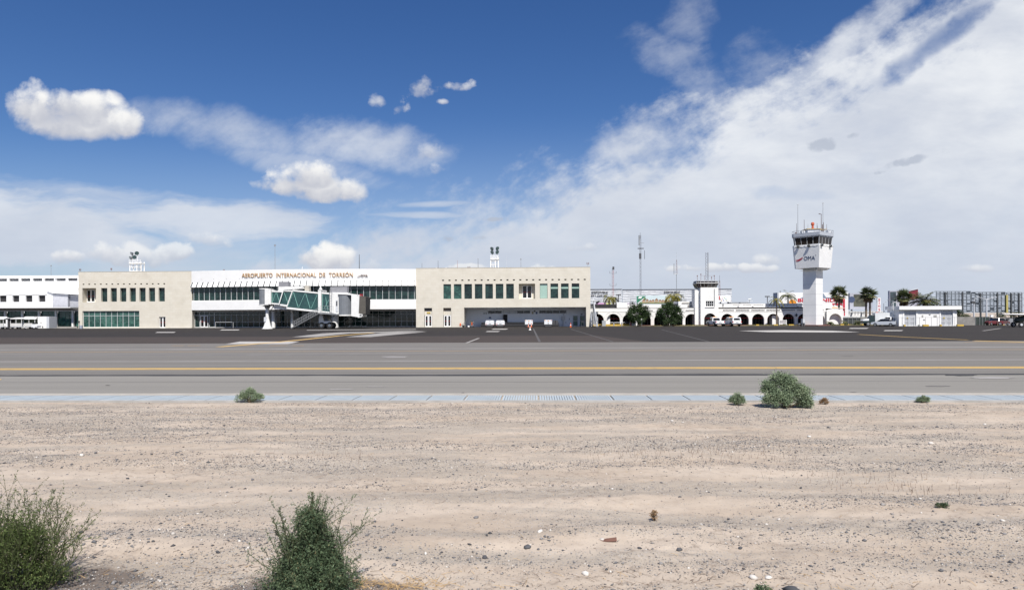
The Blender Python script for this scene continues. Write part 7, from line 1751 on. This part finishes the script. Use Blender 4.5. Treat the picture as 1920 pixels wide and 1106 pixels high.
def leaders(t, cx_, cy_, tips, m_, seed):      # stiff leading shoots with short side twigs, longest low down
    r = random.Random(seed); lf = LC(); st = MB(); z0 = h1(cx_, cy_)
    for dx_, H_, sl_ in tips:
        a = Vector((cx_+dx_*.35, cy_, z0)); b_ = Vector((cx_+dx_, cy_+r.uniform(-.03, .03), z0+H_)); n = 60; st.tube(a, b_, .008, .002, 5); ax = (b_-a).normalized()
        for i in range(int(n*.25), n):
            k = i/n; p = a.lerp(b_, k)
            for _ in range(2):
                d = (ax*.75+rvec(r)*.8).normalized(); L = sl_*(1.04-k)**1.05*r.uniform(.6, 1.1)+.012; q = p+d*L; st.tube(p, q, .0025, .0012, 3); m2 = max(4, int(L/.006))
                for j in range(m2):
                    lf.leaf(p.lerp(q, (j+r.random())/m2), (d+rvec(r)*.9), rvec(r), r.uniform(.012, .024), r.uniform(.005, .009), min(1, max(0, r.gauss(.5, .2))))
    st.build('stem', MATS['stem_green'], t); lf.build('foliage', m_, t)
leaders(t, gx2, gy2, [(.015, .90, .34), (-.29, .76, .12), (-.33, .68, .10), (.12, .66, .13), (-.13, .74, .12), (.20, .52, .12)], CONE, 12)
# ---- grey green saltbushes by the drain
SALT = leafmat('salt_green', [(0, (.09, .125, .075)), (.5, (.19, .25, .150)), (.85, (.29, .35, .22)), (1, (.40, .44, .30))])
DRYB = leafmat('dry_leaf', [(0, (.15, .09, .045)), (.5, (.28, .18, .10)), (1, (.42, .30, .18))])
def round_bush(u0, u1, vt, vb, label, lobes, n, seed, m_=SALT, leaf=(.03, .055), name='saltbush'):
    """lobes: (dx, dy, dz, rx, rz) as fractions of the bush's width / height"""
    um = (u0+u1)/2; cx_, cy_ = G(um, vb-1.5); cy_ = min(cy_, Y_D0+.1) ; W_ = XU(u1, cy_)-XU(u0, cy_); H_ = ZV(um, vt, cy_)-h1(cx_, cy_); r = random.Random(seed)
    cx_ = XU(um, cy_)
    t = thing(name, label, 'bush', (cx_, cy_, h1(cx_, cy_))); lf = LC(); st = MB(); z0 = h1(cx_, cy_)
    clumps = []
    for (dx_, dy_, dz_, rx, rz) in lobes:
        for k in range(int(60*rx+14)):
            d = rvec(r)
            if d.z < -.35: d.z = -d.z
            q = r.uniform(.55, 1.12); clumps.append((Vector((cx_+(dx_+d.x*rx*q)*W_, cy_+(dy_+d.y*rx*q)*W_*.8, z0+max(.02, (dz_+d.z*rz*q))*H_)), d))
    per = int(1.5*max(6, n//len(clumps)))
    for c, d in clumps:
        b0 = Vector((cx_+r.uniform(-.05, .05)*W_, cy_, z0)); 
        if r.random() < .5: st.tube(b0, c, .007, .003, 3)
        tn = r.gauss(.45, .13); sp = .11*W_**.5*H_**.3*r.uniform(.6, 1.3)
        for _ in range(per):
            p = c+Vector((r.gauss(0, .5), r.gauss(0, .5), r.gauss(0, .45)))*sp; 
            if p.z < z0: p.z = z0+r.random()*.03
            lf.leaf(p, (d+rvec(r)*1.0), rvec(r), r.uniform(*leaf), r.uniform(leaf[0]*.35, leaf[1]*.4), min(1, max(0, r.gauss(tn, .17))))
    st.build('stem', mat('bush_stem', (.16, .12, .08), .9), t); lf.build('foliage', m_, t); return t
round_bush(1426, 1519, 702.5, 764, 'largest grey green saltbush, beside the drain covers at right', [(-.12, 0, .62, .19, .36), (-.36, .02, .55, .09, .18), (-.26, -.08, .22, .20, .26), (-.06, -.1, .25, .16, .22), (.12, .05, .50, .15, .30), (.33, 0, .34, .15, .30), (.38, 0, .12, .09, .12), (.02, .05, .80, .07, .12)], 22000, 21)
round_bush(1366, 1395, 737.5, 760, 'small round saltbush just left of the largest one', [(0, 0, .45, .45, .52), (-.2, 0, .3, .3, .3), (.2, 0, .35, .3, .35)], 3600, 22, leaf=(.02, .04))
round_bush(444, 492, 729, 755, 'pale grey green saltbush standing alone at left before the drain', [(-.05, 0, .45, .30, .45), (-.3, 0, .28, .2, .3), (.3, 0, .3, .2, .3), (.0, 0, .7, .12, .28)], 5000, 23, leaf=(.02, .045))
round_bush(1718, 1742.5, 742, 755.5, 'smallest green bush near the drain at far right', [(0, 0, .45, .35, .5), (-.25, 0, .3, .22, .3), (.28, 0, .35, .2, .32)], 2400, 24, leaf=(.018, .035))
round_bush(1537, 1553, 747, 758.5, 'small dry brown tumbleweed right of the largest bush', [(0, 0, .45, .45, .5)], 1800, 25, DRYB, (.014, .03), 'dry_bush')
round_bush(1753, 1775, 942, 954.5, 'tiny dark green tuft in the dirt at right', [(-.2, 0, .35, .3, .5), (.25, 0, .35, .25, .5)], 240, 26, CONE, (.014, .03), 'grass_tuft')
round_bush(1218, 1231, 957, 968, 'tiny dry brown tuft in the middle of the dirt', [(0, 0, .4, .35, .6)], 60, 27, DRYB, (.012, .03), 'grass_tuft')
round_bush(1410, 1444, 1092, 1112, 'little green weed at the bottom edge beside the dark clod', [(0, 0, .3, .4, .5)], 420, 28, CONE, (.014, .03), 'grass_tuft')
# ---- round clipped trees
FIC = leafmat('ficus_leaf', [(0, (.012, .024, .008)), (.5, (.030, .055, .018)), (.85, (.060, .095, .030)), (1, (.10, .14, .045))], .5)
BARK = mat('bark', (.17, .14, .115), .9, .35, 5, .5, 12)
def ficus(cx_u, Y, label, u0, u1, vt, vb, tb, lobes, seed, name='round_tree'):
    x = XU(cx_u, Y); t = thing(name, label, 'tree', (x, Y, 0)); r = random.Random(seed); W_ = XU(u1, Y)-XU(u0, Y); zt = ZV(cx_u, vt, Y); zb = ZV(cx_u, vb, Y); xc_ = XU((u0+u1)/2, Y); lf = LC(); tr = MB()
    hub = Vector((x, Y, zb*.6+.4)); tr.tube((x, Y, -.05), hub, .32, .20, 9); cl = []
    for (dx_, dz_, rx, rz, n) in lobes:
        c = Vector((xc_+dx_*W_, Y+r.uniform(-.3, .3), zb+(zt-zb)*dz_)); tr.tube(hub, c, .12, .04, 6)
        for k in range(n):
            d = rvec(r); q = r.uniform(.55, 1.0); cl.append((c+Vector((d.x*rx*W_, d.y*rx*W_*.9, d.z*rz*(zt-zb)))*q, d))
    for c, d in cl:
        tn = r.gauss(.45, .13)
        for _ in range(70):
            p = c+Vector((r.gauss(0, 1), r.gauss(0, 1), r.gauss(0, .8)))*.24; lf.leaf(p, d*.5+rvec(r), rvec(r), r.uniform(.16, .28), r.uniform(.10, .16), min(1, max(0, r.gauss(tn, .18))))
    tr.build('trunk', BARK, t); lf.build('crown', FIC, t); return t
ficus(1197, 134.8, 'dark green round tree, left one of the pair before the arcade', 1175, 1218, 571, 607, 612, [(-.28, .45, .2, .22, 24), (-.22, .8, .15, .16, 15), (.1, .55, .24, .3, 30), (.32, .45, .16, .22, 16), (.30, .75, .10, .14, 9), (.06, .88, .10, .1, 9), (0, .2, .30, .18, 24)], 31)
ficus(1252.5, 134.8, 'wider dark green round tree with a flared pale trunk, right one of the pair', 1228, 1282.5, 567.5, 608, 612, [(-.25, .45, .19, .22, 24), (-.36, .62, .1, .1, 9), (-.08, .72, .2, .2, 22), (.1, .5, .26, .28, 34), (.30, .42, .17, .2, 20), (.26, .74, .13, .14, 12), (.0, .92, .08, .07, 8), (0, .18, .34, .16, 28)], 32)
# ---- palms
PGREEN = leafmat('palm_green', [(0, (.030, .048, .020)), (.5, (.085, .110, .045)), (.8, (.17, .18, .075)), (1, (.30, .24, .12))], .6)
PYEL = leafmat('palm_yellow', [(0, (.09, .10, .02)), (.5, (.25, .23, .04)), (.85, (.48, .37, .07)), (1, (.55, .42, .12))], .6)
PMIX = leafmat('palm_mixed', [(0, (.03, .05, .018)), (.5, (.085, .105, .036)), (.8, (.28, .23, .07)), (1, (.38, .28, .10))], .6)
PBR = leafmat('palm_brown', [(0, (.10, .06, .03)), (.5, (.26, .17, .085)), (1, (.40, .28, .15))], .7)
def fan_palm(u, Y, label, vt, vb, R_, seed, trunks=((0, 0),), vc=None):
    """fan palm: a dense head of folded fans over a hanging skirt of dead ones"""
    x = XU(u, Y); r = random.Random(seed); zt = ZV(u, vt, Y); zb = ZV(u, vb, Y); t = thing('fan_palm', label, 'palm', (x, Y, 0)); zc = zt-R_*.86; lf = LC(); dd = LC(); tr = MB()
    for dx_, lean in trunks:
        p = [Vector((x+dx_+lean*(1-k/5), Y, zc*k/5)) for k in range(6)]
        for i in range(5): tr.tube(p[i], p[i+1], .26-.02*i, .26-.02*(i+1), 9)
    for k in range(74):
        d = rvec(r)
        if d.z < -.55: d.z = abs(d.z)*.3
        d.normalize(); dead = d.z < -.15; pet = R_*r.uniform(.35, .6); c = Vector((x, Y, zc))+Vector((d.x, d.y, d.z*.95))*pet; up = rvec(r)
        fr = R_*r.uniform(.42, .55); sdv = d.cross(Vector((0, 0, 1)));
        if sdv.length < .1: sdv = Vector((1, 0, 0))
        sdv.normalize(); n = 17; tn = r.gauss(.45, .15)
        for i in range(n):
            a = (i/(n-1)-.5)*R(205); ld = (d*math.cos(a)+sdv*math.sin(a)+Vector((0, 0, -.28-.2*r.random()))).normalized(); lf.leaf(c, ld, d.cross(sdv)+rvec(r)*.2, fr*(.8+.3*r.random()), fr*.13, min(1, max(0, r.gauss(tn if not dead else .8, .14))))
    for k in range(34):
        a = r.uniform(0, 6.28); z = r.uniform(.05, 1.0); hh = (zc-zb); p = Vector((x+.35*math.cos(a), Y+.35*math.sin(a), zc-hh*.55*z)); 
        for i in range(12): lf_d = Vector((math.cos(a+r.gauss(0, .4))*.5, math.sin(a+r.gauss(0, .4))*.5, -1.0)); dd.leaf(p, lf_d, rvec(r), R_*r.uniform(.5, .8)*(1-.4*z), .09, min(1, max(0, r.gauss(.5, .2))))
    tr.build('trunk', TRUNK, t); lf.build('crown', PGREEN, t); dd.build('dead_skirt', PBR, t); return t
def feather_palm(u, Y, label, vt, vb, nf, L, seed, m_, trunk_r=.16, arch=1.0, zoff=0, up0=.2, name='feather_palm', vtrunk=None, leaf=.45, dead=0, lw=.07):
    x = XU(u, Y); r = random.Random(seed); zt = ZV(u, vt, Y); t = thing(name, label, 'palm', (x, Y, 0)); zc = (zt-L*.35) if vtrunk is None else ZV(u, vtrunk, Y); lf = LC(); tr = MB(); rc = MB(); de = LC()
    for i in range(5): tr.tube((x, Y, zc*i/5), (x, Y, zc*(i+1)/5), trunk_r*(1.25-.08*i), trunk_r*(1.25-.08*(i+1)), 9)
    for k in range(nf):
        a = 2*math.pi*k/nf*2.39996*nf/6.28; a = k*2.39996; el = r.uniform(up0, 1.35) if k > dead else -.5; p = Vector((x, Y, zc)); d = Vector((math.cos(a)*math.cos(el), math.sin(a)*math.cos(el), math.sin(el))); n = 13; LL = L*r.uniform(.85, 1.1); tn = r.gauss(.45, .14)
        for i in range(n):
            q = p+d*(LL/n); rc.tube(p, q, .035*(1-i/n)+.008, .03*(1-i/n)+.006, 3); sdv = d.cross(Vector((0, 0, 1)))
            if sdv.length < .05: sdv = Vector((1, 0, 0))
            sdv.normalize()
            if i > 0:
                for s in (-1, 1):
                    for _ in range(2):
                        ld = (sdv*s+d*.55+Vector((0, 0, -.35))+rvec(r)*.15); (de if k <= dead and dead else lf).leaf(p.lerp(q, r.random()), ld, Vector((0, 0, 1))+rvec(r)*.3, leaf*math.sin(math.pi*(.12+.85*i/n))*(LL/2.2)+.08, lw, min(1, max(0, r.gauss(tn, .15))))
            p = q; d = (d+Vector((0, 0, -.17*arch))).normalized()
    tr.build('trunk', TRUNK, t); rc.build('frond_rib', mat('frond_rib', (.20, .19, .07), .7), t); lf.build('crown', m_, t)
    if dead: de.build('dead_frond', PBR, t)
    return t
fan_palm(1573, 151, 'fan palm in front of the welcome billboard', 534.5, 577, 2.25, 41)
fan_palm(1628, 154, 'fan palm with two trunks before the grey picture billboard', 534.5, 568, 2.4, 42, ((-.5, 0), (.35, 0)))
fan_palm(1694.5, 158, 'fan palm with a shaggy skirt rising behind the service building', 540.5, 576, 2.4, 43)
feather_palm(1733, 152, 'date palm with orange lower fronds behind the service building', 541, 573, 54, 3.3, 44, PMIX, .3, .62, up0=-.15, name='date_palm', leaf=.55, vtrunk=566.5, lw=.15)
feather_palm(1456, 135.2, 'slim yellow palm with a bare trunk before the shaded arches', 559, 611, 13, 1.9, 45, PYEL, .13, 1.35, up0=.3)
feather_palm(1477.5, 158, 'green palm behind the arcade roof, right of the slim yellow palm', 549, 575, 24, 2.4, 46, PGREEN, .16, 1.05, up0=.15)
feather_palm(1143, 156, 'yellow and green palm left of the red and white mast', 552.5, 578, 22, 2.3, 47, PYEL, .13, 1.6, up0=.2)
feather_palm(1149.8, 157.5, 'green drooping palm half behind the yellow one at the mast', 554.5, 578, 14, 2.0, 48, PMIX, .13, 1.6, up0=.2)
feather_palm(1262, 152, 'yellow drooping palm rising behind the right round tree', 550.5, 575, 40, 2.9, 49, PYEL, .15, 1.75, up0=.35, leaf=.55)
feather_palm(1270, 153, 'dark drooping palm close beside the yellow one', 552, 575, 18, 2.6, 50, PMIX, .15, 1.9, up0=.45, leaf=.55)
for u, lb in ((1556.5, 'small spiky palm at the left foot of the blind arch'), (1583, 'small spiky palm right of the arcade end'), (1608.5, 'small spiky palm before the mesh fence, left of the ambulance')):
    feather_palm(u, 134.8, lb, 602.5, 611, 20, .95, int(u), PGREEN, .12, 1.0, up0=.0, name='small_palm', leaf=.5)
# ---- low greenery beyond the walls
def hedge_tree(u0, u1, vt, Y, label, seed, m_=FIC, vb=600):
    r = random.Random(seed); x0, x1 = XU(u0, Y), XU(u1, Y); zt = ZV((u0+u1)/2, vt, Y); zb = max(0, ZV((u0+u1)/2, vb, Y)); xm = (x0+x1)/2; t = thing('background_tree', label, 'tree', (xm, Y, 0)); lf = LC(); tr = MB().tube((xm, Y, 0), (xm, Y, zb+(zt-zb)*.6), .18, .08, 7)
    for k in range(30):
        d = rvec(r); c = Vector((xm+d.x*(x1-x0)*.42, Y+d.y*(x1-x0)*.35, (zb+zt)/2+d.z*(zt-zb)*.42)); tn = r.gauss(.45, .15)
        tr.tube((xm, Y, zb+(zt-zb)*.3), c, .05, .02, 4)
        for _ in range(30): lf.leaf(c+Vector((r.gauss(0, 1), r.gauss(0, 1), r.gauss(0, .8)))*.30, d*.4+rvec(r), rvec(r), r.uniform(.14, .26), .12, min(1, max(0, r.gauss(tn, .18))))
    tr.build('trunk', BARK, t); lf.build('crown', m_, t); return t
hedge_tree(1115.5, 1127.5, 572.5, 160, 'round dark bush seen over the arcade left of the yellow palm', 61, FIC, 590)
hedge_tree(1794, 1801, 580, 160, 'narrow green tree at the right corner of the service building', 62)
hedge_tree(1741, 1755, 567, 158, 'dark green tree just right of the date palm', 63)
hedge_tree(1803, 1816, 589, 180, 'low green tree below the left billboard frame', 64, PGREEN)
hedge_tree(1868, 1882, 587, 178, 'green tree behind the white water tank', 65)
hedge_tree(1650, 1662, 586, 178, 'small green tree right of the red lettered narrow sign', 66)
hedge_tree(1762, 1785, 570.5, 165, 'low green tree top just over the service building roof', 67)
hedge_tree(1893, 1925, 587, 185, 'green tree behind the grey cabin at the right edge', 68, PGREEN)
r = random.Random(77); lf = LC()
for k in range(2600):
    u = r.choice([r.uniform(1225, 1320), r.uniform(1400, 1500), r.uniform(1560, 1650)]); y = r.uniform(134.2, 137.2); x = XU(u, y); lf.leaf(Vector((x, y, .09)), Vector((r.uniform(-.5, .5), r.uniform(-.5, .5), 1)), rvec(r), r.uniform(.08, .28), .05, r.random())
tag(lf.build('strip_grass', PMIX), 'sparse dry grass along the planting strip before the arcade', 'grass', kind='stuff')
